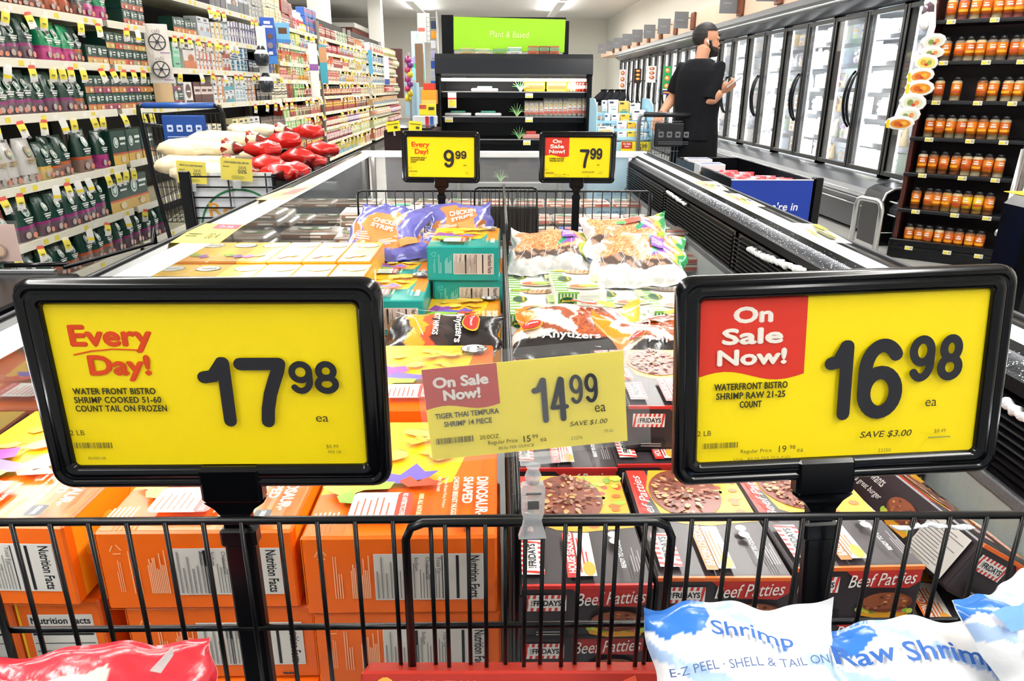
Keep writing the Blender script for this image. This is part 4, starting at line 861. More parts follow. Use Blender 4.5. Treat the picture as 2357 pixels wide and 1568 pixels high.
def card(W, Hh, base='f1f1ee'): m = MB(); m.box((0, -.002, 0), (W, 0, Hh), base); A = Art(plane((0, -.0025, 0), (1, 0, 0), (0, 0, 1)), step=.001, mb=m); return m, A
m, A = card(.135, .08); A.lines(.01, .01, .12, .07, 5, 'b9bcc0'); m.obj('notice', PAPER(), loc=(YP(1040, 172, 7.7).x, 7.78, YP(1040, 183, 7.78).z), label='white notice stuck on the cooler back at its left', cat='notice')
m, A = card(.11, .035); m.obj('notice', PAPER(), loc=(YP(1192, 172, 7.7).x, 7.78, YP(1192, 173, 7.78).z), label='small white notice on the cooler back beside the round gauge', cat='notice')
m = MB(); m.lathe([(.04, 0), (.04, .015), (.032, .02)], 16, 'd9dbdc', M=Matrix.Rotation(math.pi/2, 4, 'X')); m.lathe([(.028, .02), (.028, .022)], 16, 'b5b8ba', M=Matrix.Rotation(math.pi/2, 4, 'X')); m.obj('gauge', STEEL(), loc=(YP(1180, 165, YC+.08).x, YC+.08, YP(1180, 165, YC+.08).z), label='round grey thermometer gauge under the cooler light strip', cat='gauge')
for i, (px, py, w_, h_, lb) in enumerate(((1039, 213, .078, .135, 'tall red and yellow'), (1217, 215, .07, .04, 'yellow'), (1032, 270, .075, .045, 'grey and yellow'), (1217, 270, .07, .045, 'yellow and grey'), (1212, 323, .07, .045, 'small yellow'))):
    x = YP(px-w_*110, py, YC+.07).x; z = YP(px, py, YC+.07).z-h_; m, A = card(w_, h_, 'eeeadc'); A.rect(w_*.1, h_*.1, w_*.9, h_*.5, 'e8dc4a')
    if i == 0: A.rect(0, h_*.55, w_, h_*.66, 'd84030'); A.text('5', w_*.35, h_*.35, h_*.12, '5a5a3a')
    m.obj('price_tag', PAPER(), loc=(x, YC+.078, z), label=f"{lb} ticket on the {['top', 'top', 'middle', 'middle', 'lowest'][i]} cooler shelf edge, {'left' if i in (0, 2) else 'by the leaf tuft'}", cat='price tag')
area('cooler_strip_light', ((xl+xr_)/2, YC+.06, zt-.245), CW-.15, .05, 5, (1, .97, .93), rot=(math.radians(20), 0, 0))
# sign and black frame above
YSg = 7.25; sa, sb = YP(1044, 115, YSg), YP(1301, 40, YSg); Ws, Hs = sb.x-sa.x, sb.z-sa.z
m = MB(); m.box((0, 0, 0), (Ws, .02, Hs), '9ad82c', .003); A = Art(plane((0, -.001, 0), (1, 0, 0), (0, 0, 1)), step=.002, mb=m)
A.text('Plant & Based', Ws*.5, Hs*.42, Hs*.19, 'e4f6b4', w=Ws*.35, bold=.0, shear=.1, sp=1.05, al='c')
m.obj('green_sign', PAPER(), loc=sa, rot=(0, .018, 0), label='bright lime green sign above the black cooler', cat='sign')
t = thing('sign_frame', 'black frame holding the green sign above the cooler', 'frame', (xl, 0, zt))
p = YP(1020, 35, 7.3); p2 = YP(1298, 40, 7.5)
m = MB(); m.box((.05, 7.26, 0), (.16, 7.30, p.z-zt), '0e0f13'); m.obj('post', BLKP(), t)
m = MB(); m.box((p2.x-xl-.02, 7.26, 0), (p2.x-xl+.03, 7.30, p2.z-zt-.05), '0e0f13'); m.obj('post', BLKP(), t)
m = MB(); m.box((.05, 7.272, p.z-zt-.05), (p2.x-xl, 7.30, p.z-zt-.015), '0e0f13'); m.obj('crossbar', BLKP(), t)
for i, (pa, pb, col, hh) in enumerate(((1060, 1092, 'c9a878', .05), (1095, 1128, 'e0c8a0', .045), (1135, 1165, '8fae4a', .05), (1168, 1200, 'd8d8d0', .06), (1215, 1238, 'b5603c', .07), (1240, 1262, '8a4a30', .07), (1264, 1285, 'b0603c', .07))):
    a, b_ = YP(pa, 118, 7.15), YP(pb, 118, 7.15); m = carton(round(b_.x-a.x, 3), .12, hh, col, '5fae8a', 3)
    if not m.materials: m.materials.append(CARD())
    put('packet', m, None, None, ((a.x+b_.x)/2, 7.12, zt), None, f'{["tan", "sandy", "green", "white", "rust", "brown", "brick red"][i]} packet lying on top of the cooler, {ordn(i)} from the left', 'packet', 'packets on top of the cooler')
# ================================================================== the long open freezer bunker
BX0, BX1, BY0, BY1, RZ = -1.022, 1.12, .30, 5.47, .90
bk = thing('freezer_bunker', 'long black open top bunker freezer with white rim lights in the middle', 'freezer', (0, 0, 0))
blkp = BLKP()
m = MB(); m.box((BX0, BY0, .05), (BX0+.05, BY1, RZ-.03), '15161a', .006); m.obj('outer_panel', blkp, bk)
m = MB(); m.box((BX1-.02, BY0, .05), (BX1+.018, BY1, RZ-.071), '15161a', .006); m.obj('outer_panel', blkp, bk)
m = MB(); m.box((BX0+.05, BY0, .12), (BX1-.02, BY1, .18), '9fa4a6'); m.obj('well_floor', mat('grey_liner', rough=.35), bk)
# left rim: black rail, white light, mirror-like inner wall
m = MB(); m.loft([[(x, y, z) for x, z in ((BX0-.01, RZ-.05), (BX0-.012, RZ-.01), (BX0+.0, RZ), (BX0+.035, RZ+.002), (BX0+.045, RZ-.012), (BX0+.045, RZ-.05))] for y in (BY0, BY1)], '101115', smooth=False); m.obj('rail', mat('black_rail', '0f1014', rough=.22, spec=.35), bk)
m = MB(); m.box((BX0+.012, BY0, RZ+.0025), (BX0+.022, BY1, RZ+.006), '2b2c30'); m.obj('rail_groove', mat('grey_rubber', '3a3b3f', rough=.6), bk)
ledm = mat('rim_light_cover', 'fdfdff', rough=.3, emit=.8)
m = MB(); m.loft([[(x, y, z) for x, z in ((BX0+.047, RZ-.008), (BX0+.056, RZ-.010), (BX0+.078, RZ-.028), (BX0+.080, RZ-.04), (BX0+.047, RZ-.04))] for y in (BY0, BY1)], 'fdfdff', smooth=False); m.obj('rim_light', ledm, bk)
mir = mat('dark_glass_wall', '4a5052', rough=.04, spec=1.0, metal=.55, coat=1.0)
m = MB(); m.box((BX0+.074, BY0, .58), (BX0+.080, BY1, RZ-.041), '30363a'); m.obj('inner_glass', mir, bk)
m = MB(); m.tube([(BX0+.082, BY0, .582), (BX0+.082, BY1, .582)], .004, 5, 'b5babc'); m.obj('glass_edge', STEEL(), bk)
m = MB(); m.box((BX0+.05, BY0, .18), (BX0+.084, BY1, .578), '8d9496'); m.obj('inner_wall', mat('grey_liner'), bk)
# right rim: outer black rail, light, frosted slope, louvres
m = MB(); m.loft([[(x, y, z) for x, z in ((BX1+.02, RZ-.07), (BX1+.02, RZ-.02), (BX1+.008, RZ-.006), (BX1-.050, RZ-.004), (BX1-.058, RZ-.02), (BX1-.058, RZ-.07))] for y in (BY0, BY1)], '101115', smooth=False); m.obj('rail', mat('black_rail'), bk)
m = MB(); m.box((BX1-.022, BY0, RZ-.0045), (BX1-.010, BY1, RZ+.001), '2b2c30'); m.obj('rail_groove', mat('grey_rubber'), bk)
m = MB(); m.loft([[(x, y, z) for x, z in ((BX1-.059, RZ-.008), (BX1-.088, RZ-.012), (BX1-.093, RZ-.024), (BX1-.059, RZ-.03))] for y in (BY0, BY1)], 'fdfdff', smooth=False); m.obj('rim_light', ledm, bk)
m = MB(); m.loft([[(x, y, z) for x, z in ((BX1-.093, RZ-.022), (BX1-.098, RZ-.026), (BX1-.138, RZ-.058), (BX1-.148, RZ-.064), (BX1-.150, RZ-.09), (BX1-.09, RZ-.09))] for y in (BY0, BY1)], '0d0e12', smooth=False)
m.obj('sloping_ledge', mat('black_frosted_ledge', '08090c', rough=.5, spec=.12, bump=.2, bscale=160), bk)
lx = BX1-.150
for k in range(4):
    ya, yb = BY0+k*(BY1-BY0)/4, BY0+(k+1)*(BY1-BY0)/4
    lv = thing('air_louvre', None, None); lv.parent = bk
    m = MB(); m.box((lx+.0, ya+.01, .64), (lx+.05, yb-.01, .80), '0a0b0e'); m.box((lx-.008, ya+.002, .64), (lx+.03, ya+.018, .80), '101115'); lb = m.obj('louvre_back', blkp, lv)
    for i in range(9):
        m = MB(); z = .648+i*.0165; m.box((0, ya+.02, 0), (.028, yb-.02, .004), '14151a', M=Matrix.Translation((lx-.016, 0, z)) @ Matrix.Rotation(.35, 4, 'Y')); m.obj('slat', blkp, lv)
m = MB(); m.box((lx-.02, BY0, .615), (lx+.03, BY1, .642), '55585c', .003); m.obj('louvre_sill', mat('frosted_sill', '5d6064', rough=.5, bump=.6, bscale=120), bk)
m = MB(); m.box((lx, BY0, .18), (lx+.05, BY1, .615), 'aeb5b3'); m.obj('inner_wall', mat('frosty_liner', 'a3aba9', rough=.45, bump=.5, bscale=30, var=.1), bk)
m = MB(); R = random.Random(12)
for i in range(1000):
    y = .9+2.9*R.random()**1.3; u_ = R.betavariate(2, 2); x = BX1-.098-.05*u_; z = RZ-.026-.038*u_*1.0+.0015; r = R.uniform(.0006, .0019)
    m.add([(x-r, y-r, z), (x+r, y-r*.5, z), (x, y+r, z), (x, y, z+r*.8)], [(0, 1, 3), (1, 2, 3), (2, 0, 3)], 'f2f5f8')
m.obj('frost_flecks', mat('frost_white', 'e8edf2', rough=.9), bk, kind='stuff')
# frost clinging to the louvres
fro = mat('frost', 'f6f8fb', rough=.9, bump=1.0, bscale=300)
def frost(pts, r, name, lab, seed=0, parent=None):
    R = random.Random(seed); m = MB(); Q = []; rr = []
    for i in range(len(pts)-1):
        a, b_ = Vector(pts[i]), Vector(pts[i+1]); n = max(2, int((b_-a).length/.008))
        for k in range(n): Q.append(a+(b_-a)*k/n + Vector((R.uniform(-.003, .003), 0, R.uniform(-.004, .003)))); rr.append(r*R.uniform(.6, 1.25))
    rr[0] = rr[-1] = r*.3; m.tube(Q, rr, 8, 'f6f8fb'); return m.obj(name, fro, parent, label=lab, cat='frost', kind='stuff' if not parent else None)
for i, (pa, pb, pc) in enumerate((((1722, 572), (1760, 592), (1855, 625)), ((1535, 440), (1555, 455), (1580, 472)), ((2310, 920), (2340, 950), (2400, 985)))):
    P = [XP(*q, lx-.012) for q in (pa, pb, pc)]; frost(P, .011 if i != 1 else .008, 'frost', f"ridge of white frost on the right louvres, {['beside the large red sale sign', 'near the far end', 'at the right edge of the frame'][i]}", i)
# far end glass and white rim
m = MB(); m.box((BX0+.03, BY1-.03, RZ-.04), (BX1-.02, BY1+.03, RZ+.005), 'd9dbdc', .006); m.obj('end_rim', mat('white_end_rim', 'dfe1e2', rough=.25), bk)
m = MB(); m.box((BX0+.09, BY1-.01, .18), (BX1-.1, BY1, RZ-.04), 'ffffff'); m.obj('end_glass', glassmat('bunker_end_glass', clear=.92, rough=.03, haze=.10), bk)
for x in (BX0+.10, -.30, .45, BX1-.16): m = MB(); m.box((x, BY1-.03, .2), (x+.03, BY1-.005, RZ-.04), 'b9bdbf', .003); m.obj('end_post', STEEL(), bk)
m = MB(); m.box((BX0+.02, BY0-.03, .05), (BX1, BY0, .80), '15161a'); m.obj('front_panel', blkp, bk)
# ---- wire dividers
def wire_panel(name, lab, x0, x1, y, zt, zb, sp, bars, r=.0032, rb=.0048, grp=None, along='x', rods_r=None, corner=True):
    t = thing(name, lab, 'wire divider', ((x0, y, 0) if along == 'x' else (y, x0, 0)), group=grp); L = x1-x0
    V = (lambda a, z, o=0.: (a, o, z)) if along == 'x' else (lambda a, z, o=0.: (o, a, z))
    m = MB(); c = .02
    m.tube([V(0, zb), V(0, zt-c), V(c*.3, zt-c*.3), V(c, zt), V(L-c, zt), V(L-c*.3, zt-c*.3), V(L, zt-c), V(L, zb)], rb, 8, '0b0c10'); m.obj('frame', BLK(), t)
    for z in bars: m = MB(); m.tube([V(0, z, rb*.9), V(L, z, rb*.9)], r*1.25, 7, '0b0c10'); m.obj('crossbar', BLK(), t)
    n = int(L/sp); cache = MB(); cache.tube([V(0, zb, -.0045), V(0, zt+.001, -.0045)], rods_r or r*.85, 6, '0b0c10'); me = cache.mesh('rod'); me.materials.append(BLK())
    for i in range(1, n+1):
        if i*sp < L-.008: o = put('rod', me, None, t, V(i*sp, 0))
    return t
g1z = .90; YG = .690
xa = YP(-60, 1190, YG).x; xb = YP(2440, 1210, YG).x
wire_panel('wire_divider', 'long black wire divider across the front under the large price signs', xa, xb, YG, g1z, .58, .0412, (.752,), grp=None)
wa = YP(932, 1200, YG-.012).x; wb = YP(1548, 1210, YG-.012).x
wire_panel('wire_divider', 'smaller round-cornered wire panel clipped to the middle of the front divider', wa, wb, YG-.012, g1z+.003, .60, .0435, (), rb=.005)
wire_panel('wire_divider', 'black wire divider running lengthwise between orange cartons and burger cartons', YG+.02, 2.30, .022, .905, .5, .02, (.78, .66), r=.002, along='y')
wire_panel('wire_divider', 'farther lengthwise wire divider between teal cartons and turkey cartons', 2.32, 3.34, .030, .93, .5, .02, (.8,), r=.002, along='y')
YG2 = 3.385
wire_panel('wire_divider', 'far black wire divider across the bunker under the two small price signs', YP(822, 440, YG2).x, YP(1500, 440, YG2).x, YG2, .895, .60, .0435, (), r=.003)
wire_panel('wire_divider', 'round-cornered wire panel in the middle behind the far divider', YP(1092, 440, 3.5).x, YP(1236, 440, 3.5).x, 3.5, .895, .62, .02, (.80,), r=.002)
m = MB(); m.box((YP(1098, 500, 3.62).x, 3.6, .62), (YP(1240, 500, 3.62).x, 3.66, .79), '3c3630', .01); m.obj('divider_block', mat('dark_divider_block', '3c3630', rough=.6), label='dark solid bar between the two far bunker bays', cat='divider')
# frost on the front divider, at the right
P = [YP(2050+i*30, 1208+(i % 2)*2, YG-.004) for i in range(8)]; frost(P, .0032, 'frost', 'crust of frost along the front wire divider near the right edge', 9)
# ---- cartons in the bunker
def V3(M): return (lambda f: (lambda x, y, z: M @ f(x, y, z)))
def print_nutri(A, x0, y0, W, Hh, vert, base='d8d4cc', seed=0):
    """nutrition panel; vert = lettering runs top to bottom"""
    A.rect(x0, y0, x0+W, y0+Hh, 'efece6'); A.rect(x0+.001, y0+.001, x0+W-.001, y0+Hh-.001, base)
    if vert:
        A.text('Nutrition Facts', x0+W-.022, y0+Hh-.004, .016, '17181c', w=Hh-.008, bold=.02, rot=-math.pi/2)
        for k, (a, t) in enumerate(((.03, .0045), (.055, .0015), (W*.62, .0045))): A.rect(x0+W-a-t-.008, y0+.003, x0+W-a-.008, y0+Hh-.003, '17181c')
        A.lines(x0+W*.42, y0+.004, x0+W-.065, y0+Hh-.004, 7, '5b5a58', .22, seed, True); A.lines(x0+.004, y0+.004, x0+W*.4, y0+Hh-.004, 9, '8a8884', .3, seed+1, True)
        for i in range(4): A.text(['Total Fat', 'Cholesterol', 'Sodium', 'Protein'][i], x0+W-.072-i*.017, y0+Hh-.005, .006, '2a2a2e', rot=-math.pi/2)
    else:
        A.text('Nutrition Facts', x0+.004, y0+Hh-.018, .013, '17181c', w=W-.008, bold=.02)
        for a, t in ((.036, .004), (.055, .0015), (Hh*.62, .004)): A.rect(x0+.003, y0+Hh-a-t, x0+W-.003, y0+Hh-a, '17181c')
        A.lines(x0+.004, y0+.006, x0+W-.004, y0+Hh-.06, 14, '7a7876', .25, seed)
def nugget(W, L, Hh, kind='orange'):
    """large carton: width W (x), length L (y), height Hh; returns meshes (body, top print, front print, side print)"""
    k = ('nug', W, L, Hh, kind)
    if k in _pm: return _pm[k]
    base = {'orange': 'ee680e', 'teal': '17958f', 'yellow': 'f2a41c'}[kind]; R = random.Random(4)
    b = MB(); b.box((-W/2, 0, 0), (W/2, L, Hh), base, .0035)
    b.box((-W/2-.0006, .001, 0.02), (-W/2+.001, .012, Hh-.004), 'e06c0e' if kind == 'orange' else base)
    A = Art(plane((-W/2, 0, Hh), (1, 0, 0), (0, 1, 0)), step=.00022); e = .004
    ylo = L*.40
    A.rect(e, e, W-e, L-e, 'f6c21c' if kind != 'teal' else 'f6c21c'); A.poly([(e, e), (W-e, e), (W-e, L-e), (W*.86, L-e), (W*.80, L*.62), (W*.74, ylo), (W*.3, ylo*.86), (e, ylo*.75)], base if kind != 'yellow' else 'f0941a')
    if kind == 'teal': A.poly([(W*.80, L*.3), (W-e, L*.3), (W-e, L-e), (W*.86, L-e)], 'f0781a'); A.rect(W*.82, L*.34, W-e, L-e, 'f0861a')
    for i in range(15):   # nugget shapes with brown edges
        x, y = R.uniform(W*.08, W*.72), R.uniform(L*.58, L*.95); r = R.uniform(.016, .028); P = [(x+r*(1+.35*math.sin(j*2.1+i))*math.cos(j*.785), y+r*.7*(1+.3*math.cos(j*1.7+i))*math.sin(j*.785)) for j in range(8)]
        A.poly(P, ['f5cf3e', 'f8d65a', 'eebb30'][i % 3]); A.line([P[5], P[6], P[7]], .0022, 'a9641c', False); A.line([P[1], P[2]], .002, 'b5701c', False)
    # soft coloured cartoon-free shapes: purple, green and red splashes
    A.poly([(W*.02, ylo*1.02), (W*.1, ylo*1.5), (W*.2, ylo*1.35), (W*.3, ylo*1.42), (W*.34, ylo*1.2), (W*.2, ylo*1.08), (W*.12, ylo*.92)], '8a3a94')
    A.poly([(W*.12, ylo*.95), (W*.26, ylo*1.15), (W*.44, ylo*1.05), (W*.52, ylo*1.3), (W*.58, ylo*1.12), (W*.66, ylo*1.14), (W*.60, ylo*.98), (W*.46, ylo*.88), (W*.3, ylo*.84)], '6a58b8')
    A.poly([(W*.44, ylo*.92), (W*.5, ylo*1.02), (W*.55, ylo*.9), (W*.60, ylo*1.0), (W*.65, ylo*.92), (W*.72, ylo*1.0), (W*.66, ylo*.84), (W*.5, ylo*.8)], 'e0482c')
    A.poly([(W*.02, ylo*.8), (W*.12, ylo*.98), (W*.28, ylo*.92), (W*.42, ylo*.9), (W*.4, ylo*.76), (W*.26, ylo*.74), (W*.16, ylo*.6), (W*.1, ylo*.68)], '94bf3c')
    A.poly([(W*.12, ylo*.62), (W*.18, ylo*.7), (W*.26, ylo*.62), (W*.22, ylo*.48), (W*.15, ylo*.5)], '7fae38')
    A.oval(W*.84, L*.86, W*.115, L*.075, '3a3a3e', 22); A.oval(W*.84, L*.86, W*.108, L*.069, 'fbfaf6', 22)
    A.text('Dino', W*.86, L*.90, .026, '26272b', w=.052, bold=.03, rot=-math.pi/2); A.text('Buddies', W*.775, L*.885, .012, '26272b', w=.04, rot=-math.pi/2)
    if kind != 'teal':
        A.text('DINOSAUR-', W*.885, ylo*.98, .020, 'fdf3e6', w=ylo*.74, bold=.03, rot=-math.pi/2)
        A.text('SHAPED', W*.81, ylo*.98, .017, 'fdf3e6', w=ylo*.52, bold=.03, rot=-math.pi/2)
        A.text('CHICKEN BREAST NUGGETS', W*.755, ylo*.98, .009, 'fdf3e6', w=ylo*.82, bold=.02, rot=-math.pi/2); A.text('Chicken Breast Patty Fritters', W*.70, ylo*.98, .007, 'fdeedd', w=ylo*.6, rot=-math.pi/2); A.text('with rib meat', W*.665, ylo*.98, .007, 'fdeedd', w=ylo*.3, rot=-math.pi/2)
        A.rrect(W*.79, ylo*.05, W*.875, ylo*.24, .006, '2b2b2f'); A.text('ORIGINAL', W*.82, ylo*.22, .008, 'f4efe6', w=ylo*.15, bold=.02, rot=-math.pi/2)
    else:
        A.text('GLUTEN FREE', W*.88, ylo*.62, .016, 'f4faf8', w=ylo*.52, bold=.03, rot=-math.pi/2); A.text('CHICKEN BREAST NUGGETS', W*.82, ylo*.62, .007, 'e4f4f2', w=ylo*.5, rot=-math.pi/2); A.text('Fully Cooked', W*.77, ylo*.6, .006, 'e4f4f2', w=ylo*.3, rot=-math.pi/2)
    A.rrect(W*.22, ylo*.20, W*.5, ylo*.66, .010, 'fbf6ec'); A.rrect(W*.46, ylo*.20, W*.545, ylo*.66, .008, 'e2402c')
    A.text('NO ANTIBIOTICS EVER', W*.485, ylo*.64, .009, 'fdf6f0', w=ylo*.42, bold=.02, rot=-math.pi/2); A.lines(W*.25, ylo*.24, W*.45, ylo*.62, 6, 'd8563c' if kind != 'teal' else '4aa59f', .25, 3, True)
    A.text('100% ALL NATURAL', W*.575, ylo*.62, .008, 'e8f0b8', w=ylo*.44, bold=.02, rot=-math.pi/2)
    A.lines(W*.05, ylo*.08, W*.19, ylo*.3, 6, 'fbe0c4', .4, 5, True)
    F = Art(plane((-W/2, 0, 0), (1, 0, 0), (0, 0, 1)), step=.00022); dark = 'e36f10' if kind != 'teal' else '138680'
    F.rect(0.001, 0, W-.001, .0015, 'b8560c' if kind != 'teal' else '0f6f6a')
    for k2 in range(3):
        a = 2.09*k2; F.line([(W*.095+.008*math.cos(a), Hh*.78+.008*math.sin(a)), (W*.095+.009*math.cos(a+1.3), Hh*.78+.009*math.sin(a+1.3))], .0022, 'f6b27a' if kind != 'teal' else '7fc7c2')
    pc = 'f9c090' if kind != 'teal' else '8fd0cb'
    F.lines(W*.085, Hh*.24, W*.115, Hh*.68, 3, pc, .35, 1, True); F.lines(W*.155, Hh*.22, W*.205, Hh*.78, 4, pc, .4, 2, True); F.lines(W*.245, Hh*.22, W*.345, Hh*.78, 11, pc, .6, 3, True)
    print_nutri(F, W*.365, Hh*.2, W*.565, Hh*.60, True, seed=7, base='d5d1c9' if kind != 'teal' else 'c9beb4')
    Sd = Art(plane((W/2, 0, 0), (0, 1, 0), (0, 0, 1)), step=.00022)
    if kind != 'teal':
        Sd.rect(.02, .004, L-.004, Hh-.004, 'f6b81c' if kind != 'orange' else 'f3a01c')
        for i in range(7): x = .06+i*(L-.09)/7; Sd.oval(x, Hh*(.5+.12*(i % 2)), .02, .014, 'f8d04a', 8); Sd.line([(x-.01, Hh*.4), (x+.012, Hh*.38)], .002, 'a9641c', False)
        Sd.oval(L*.8, Hh*.6, .03, .03, 'fbfaf6', 16); Sd.text('Dino', L*.765, Hh*.56, .012, '26272b', w=.03)
    else: Sd.lines(L*.1, Hh*.2, L*.9, Hh*.8, 6, '7fc7c2', .3, 4)
    r = (b.mesh('body'), A.mb.mesh('p'), F.mb.mesh('p'), Sd.mb.mesh('p'))
    for q in r: q.materials.append(CARD())
    _pm[k] = r; return r
def place_nug(x, y, z, W, L, Hh, kind, lab, rz=0., M=None, grp='large cartons of shaped nuggets'):
    t = thing('nugget_carton', lab, 'carton', (x, y, z), (0, 0, rz), grp)
    if M is not None: t.rotation_euler = M
    r = nugget(W, L, Hh, kind)
    put('carton_body', r[0], None, t); put('top_print', r[1], None, t); put('front_print', r[2], None, t); put('side_print', r[3], None, t); return t
OW, OL, OH = .300, .405, .143
place_nug(-.152, .948, .557, OW, OL, OH, 'orange', 'orange nugget carton on top of the front stack next to the lengthwise divider')
place_nug(-.466, .955, .565, OW, OL, OH, 'orange', 'orange nugget carton on top of the middle front stack behind the Every Day sign stem')
place_nug(-.80, .945, .585, OW, OL, OH, 'orange', 'orange nugget carton on top of the leftmost front stack, slightly turned', rz=-.035)
place_nug(-.146, .952, .412, OW, OL, OH, 'orange', 'orange nugget carton second down in the front stack next to the lengthwise divider')
place_nug(-.447, .962, .419, OW, OL, OH, 'orange', 'orange nugget carton second down in the middle front stack')
place_nug(-.144, .95, .266, OW, OL, OH, 'orange', 'orange nugget carton third down next to the lengthwise divider')
place_nug(-.446, .95, .273, OW, OL, OH, 'orange', 'orange nugget carton third down in the middle front stack')
# upright ones with level lettering
def standing(x, y, z, lab, W=.135, Hh=.30):
    t = thing('nugget_carton', lab, 'carton', (x, y, z), (0, 0, 0), 'upright nugget cartons'); m = MB(); m.box((-W/2, 0, 0), (W/2, .40, Hh), 'ee680e', .0035); m.box((-W/2+.002, -.0006, .0), (-W/2+.006, .0, Hh), 'f2b81c'); m.obj('carton_body', CARD(), t)
    A = Art(plane((-W/2, 0, 0), (1, 0, 0), (0, 0, 1)), step=.0003); print_nutri(A, W*.13, .02, W*.76, Hh*.84, False, seed=3); A.obj('nutrition_panel', CARD(), t)
standing(-.705, .965, .285, 'upright orange carton standing below the leftmost front stack, its label level', Hh=.29)
standing(-.845, .965, .285, 'second upright orange carton at the left edge of the front bay', Hh=.29)
place_nug(-.162, 1.40, .562, OW, OL, OH, 'orange', 'orange nugget carton lying flat in the second row beside the divider')
place_nug(-.475, 1.40, .555, OW, OL, OH, 'orange', 'orange nugget carton in the second row behind the middle front stack')
place_nug(-.80, 1.42, .56, OW, OL, OH, 'orange', 'orange nugget carton in the second row against the dark glass wall', rz=.02)
place_nug(-.165, 1.40, .415, OW, OL, OH, 'orange', 'lower orange nugget carton in the second row beside the divider')
TW, TL, TH = .262, .37, .128
def nx(px, py, z): p = ZP(px, py, z); return p
p = ZP(1065, 568, .80); place_nug(p.x, p.y, .672, TW, TL, TH, 'teal', 'teal fronted gluten free carton topmost of the stack by the far divider', rz=-.02, grp='teal cartons')
p = ZP(1079, 646, .67); place_nug(p.x, p.y, .542, TW, TL, TH, 'teal', 'teal fronted carton directly under the topmost teal one', grp='teal cartons')
p = ZP(884, 692, .67); place_nug(p.x, p.y, .542, TW, TL, TH, 'teal', 'teal fronted carton just above the corner of the large Every Day sign', grp='teal cartons')
p = ZP(905, 641, .665); place_nug(p.x, p.y, .537, TW, TL, TH, 'teal', 'teal and yellow carton lying behind the lower left teal one', grp='teal cartons')
p = ZP(1062, 752, .60); place_nug(p.x, p.y, .47, TW, TL, TH, 'yellow', 'yellow topped carton between the black wing bag and the teal cartons')
p = ZP(860, 760, .55); place_nug(p.x, p.y, .42, TW, TL, TH, 'yellow', 'low yellow topped carton under the lower left teal one')
# narrow yellow cartons on edge
def edge_carton(x, y, z, lab):
    t = thing('nugget_carton', lab, 'carton', (x, y, z), (0, 0, 0), 'yellow cartons standing on edge'); W, L, Hh = .122, .345, .25
    if 'edge' not in _pm:
        b = MB(); b.box((-W/2, 0, 0), (W/2, L, Hh), 'f0941a', .003); A = Art(plane((-W/2, 0, Hh), (1, 0, 0), (0, 1, 0)), step=.0006)
        A.rect(.003, .003, W-.003, L-.003, 'f6c838'); A.poly([(.003, .003), (W-.003, .003), (W-.003, L*.3), (.003, L*.22)], 'f3b04a'); A.oval(W*.58, L*.8, W*.36, L*.11, '3a3a3e', 16); A.oval(W*.58, L*.8, W*.33, L*.1, 'fbfaf6', 16); A.text('Dino', W*.35, L*.77, .02, '26272b', w=.05, bold=.02)
        A.poly([(W*.1, L*.2), (W*.3, L*.33), (W*.5, L*.24), (W*.3, L*.14)], '9a5aa8'); A.poly([(W*.4, L*.25), (W*.6, L*.36), (W*.8, L*.3), (W*.6, L*.2)], '94bf3c')
        for i in range(8): A.line([(W*(.15+.1*(i % 4)), L*(.42+.06*(i//2))), (W*(.3+.12*(i % 4)), L*(.45+.06*(i//2)))], .003, 'c98a2c', False)
        Sd = Art(plane((W/2, 0, 0), (0, 1, 0), (0, 0, 1)), step=.0006); Sd.rect(.01, .01, L-.01, Hh-.01, 'f5b828')
        for i in range(16): Sd.line([(.03+.04*(i % 8), Hh*(.35+.3*(i//8))), (.05+.04*(i % 8), Hh*(.3+.3*(i//8)))], .004, 'b5761c', False)
        Sd.oval(.03, Hh*.75, .02, .03, 'fbfaf6', 10); b.obj; q = [b.mesh('b'), A.mb.mesh('t'), Sd.mb.mesh('s')]
        for w_ in q: w_.materials.append(CARD())
        _pm['edge'] = q
    q = _pm['edge']; put('carton_body', q[0], None, t); put('top_print', q[1], None, t); put('side_print', q[2], None, t)
pn = ZP(782, 655, .745); pf = ZP(832, 606, .745)
for i in range(4):
    edge_carton(pn.x-.125*i-.0, pf.y-.365, .495, f"yellow carton standing on edge in the nearer row, {['beside the lying teal carton', 'second from the teal carton', 'third from the teal carton', 'touching the dark glass wall'][i]}")
    edge_carton(pf.x-.03-.125*i, pf.y, .50, f"yellow carton standing on edge in the farther row, {['at its right end', 'second from the right end', 'third from the right end', 'touching the dark glass wall'][i]}")
# ---- burger cartons
def handw(A, s, x, y, h, w, col, rot=0.): A.text(s, x, y, h, col, w=w, bold=.004, shear=.35, rot=rot)
def badge(A, x0, y0, W, Hh, rot=0., seed=0):
    """striped red and white name badge"""
    c, s = math.cos(rot), math.sin(rot); Q = lambda a, b_: (x0+a*c-b_*s, y0+a*s+b_*c)
    A.poly([Q(0, 0), Q(W, 0), Q(W, Hh), Q(0, Hh)], 'f3f0ec'); n = 7
    for i in range(n): a = W*i/n; A.poly([Q(a, 0), Q(a+W/n*.5, 0), Q(min(W, a+W/n*1.0), Hh), Q(min(W, a+W/n*.5), Hh)], 'd2342c', keep=i < n-1)
    A.poly([Q(W*.1, Hh*.22), Q(W*.9, Hh*.22), Q(W*.9, Hh*.78), Q(W*.1, Hh*.78)], 'f6f3ee'); 
    p = Q(W*.22, Hh*.33); A.text('FRIDAYS', p[0], p[1], Hh*.36, '1c1c20', w=W*.66, bold=.035, rot=rot); p = Q(W*.20, Hh*.3); A.text('TGI', p[0], p[1], Hh*.09, '1c1c20', w=Hh*.38, bold=.02, rot=rot+math.pi/2)
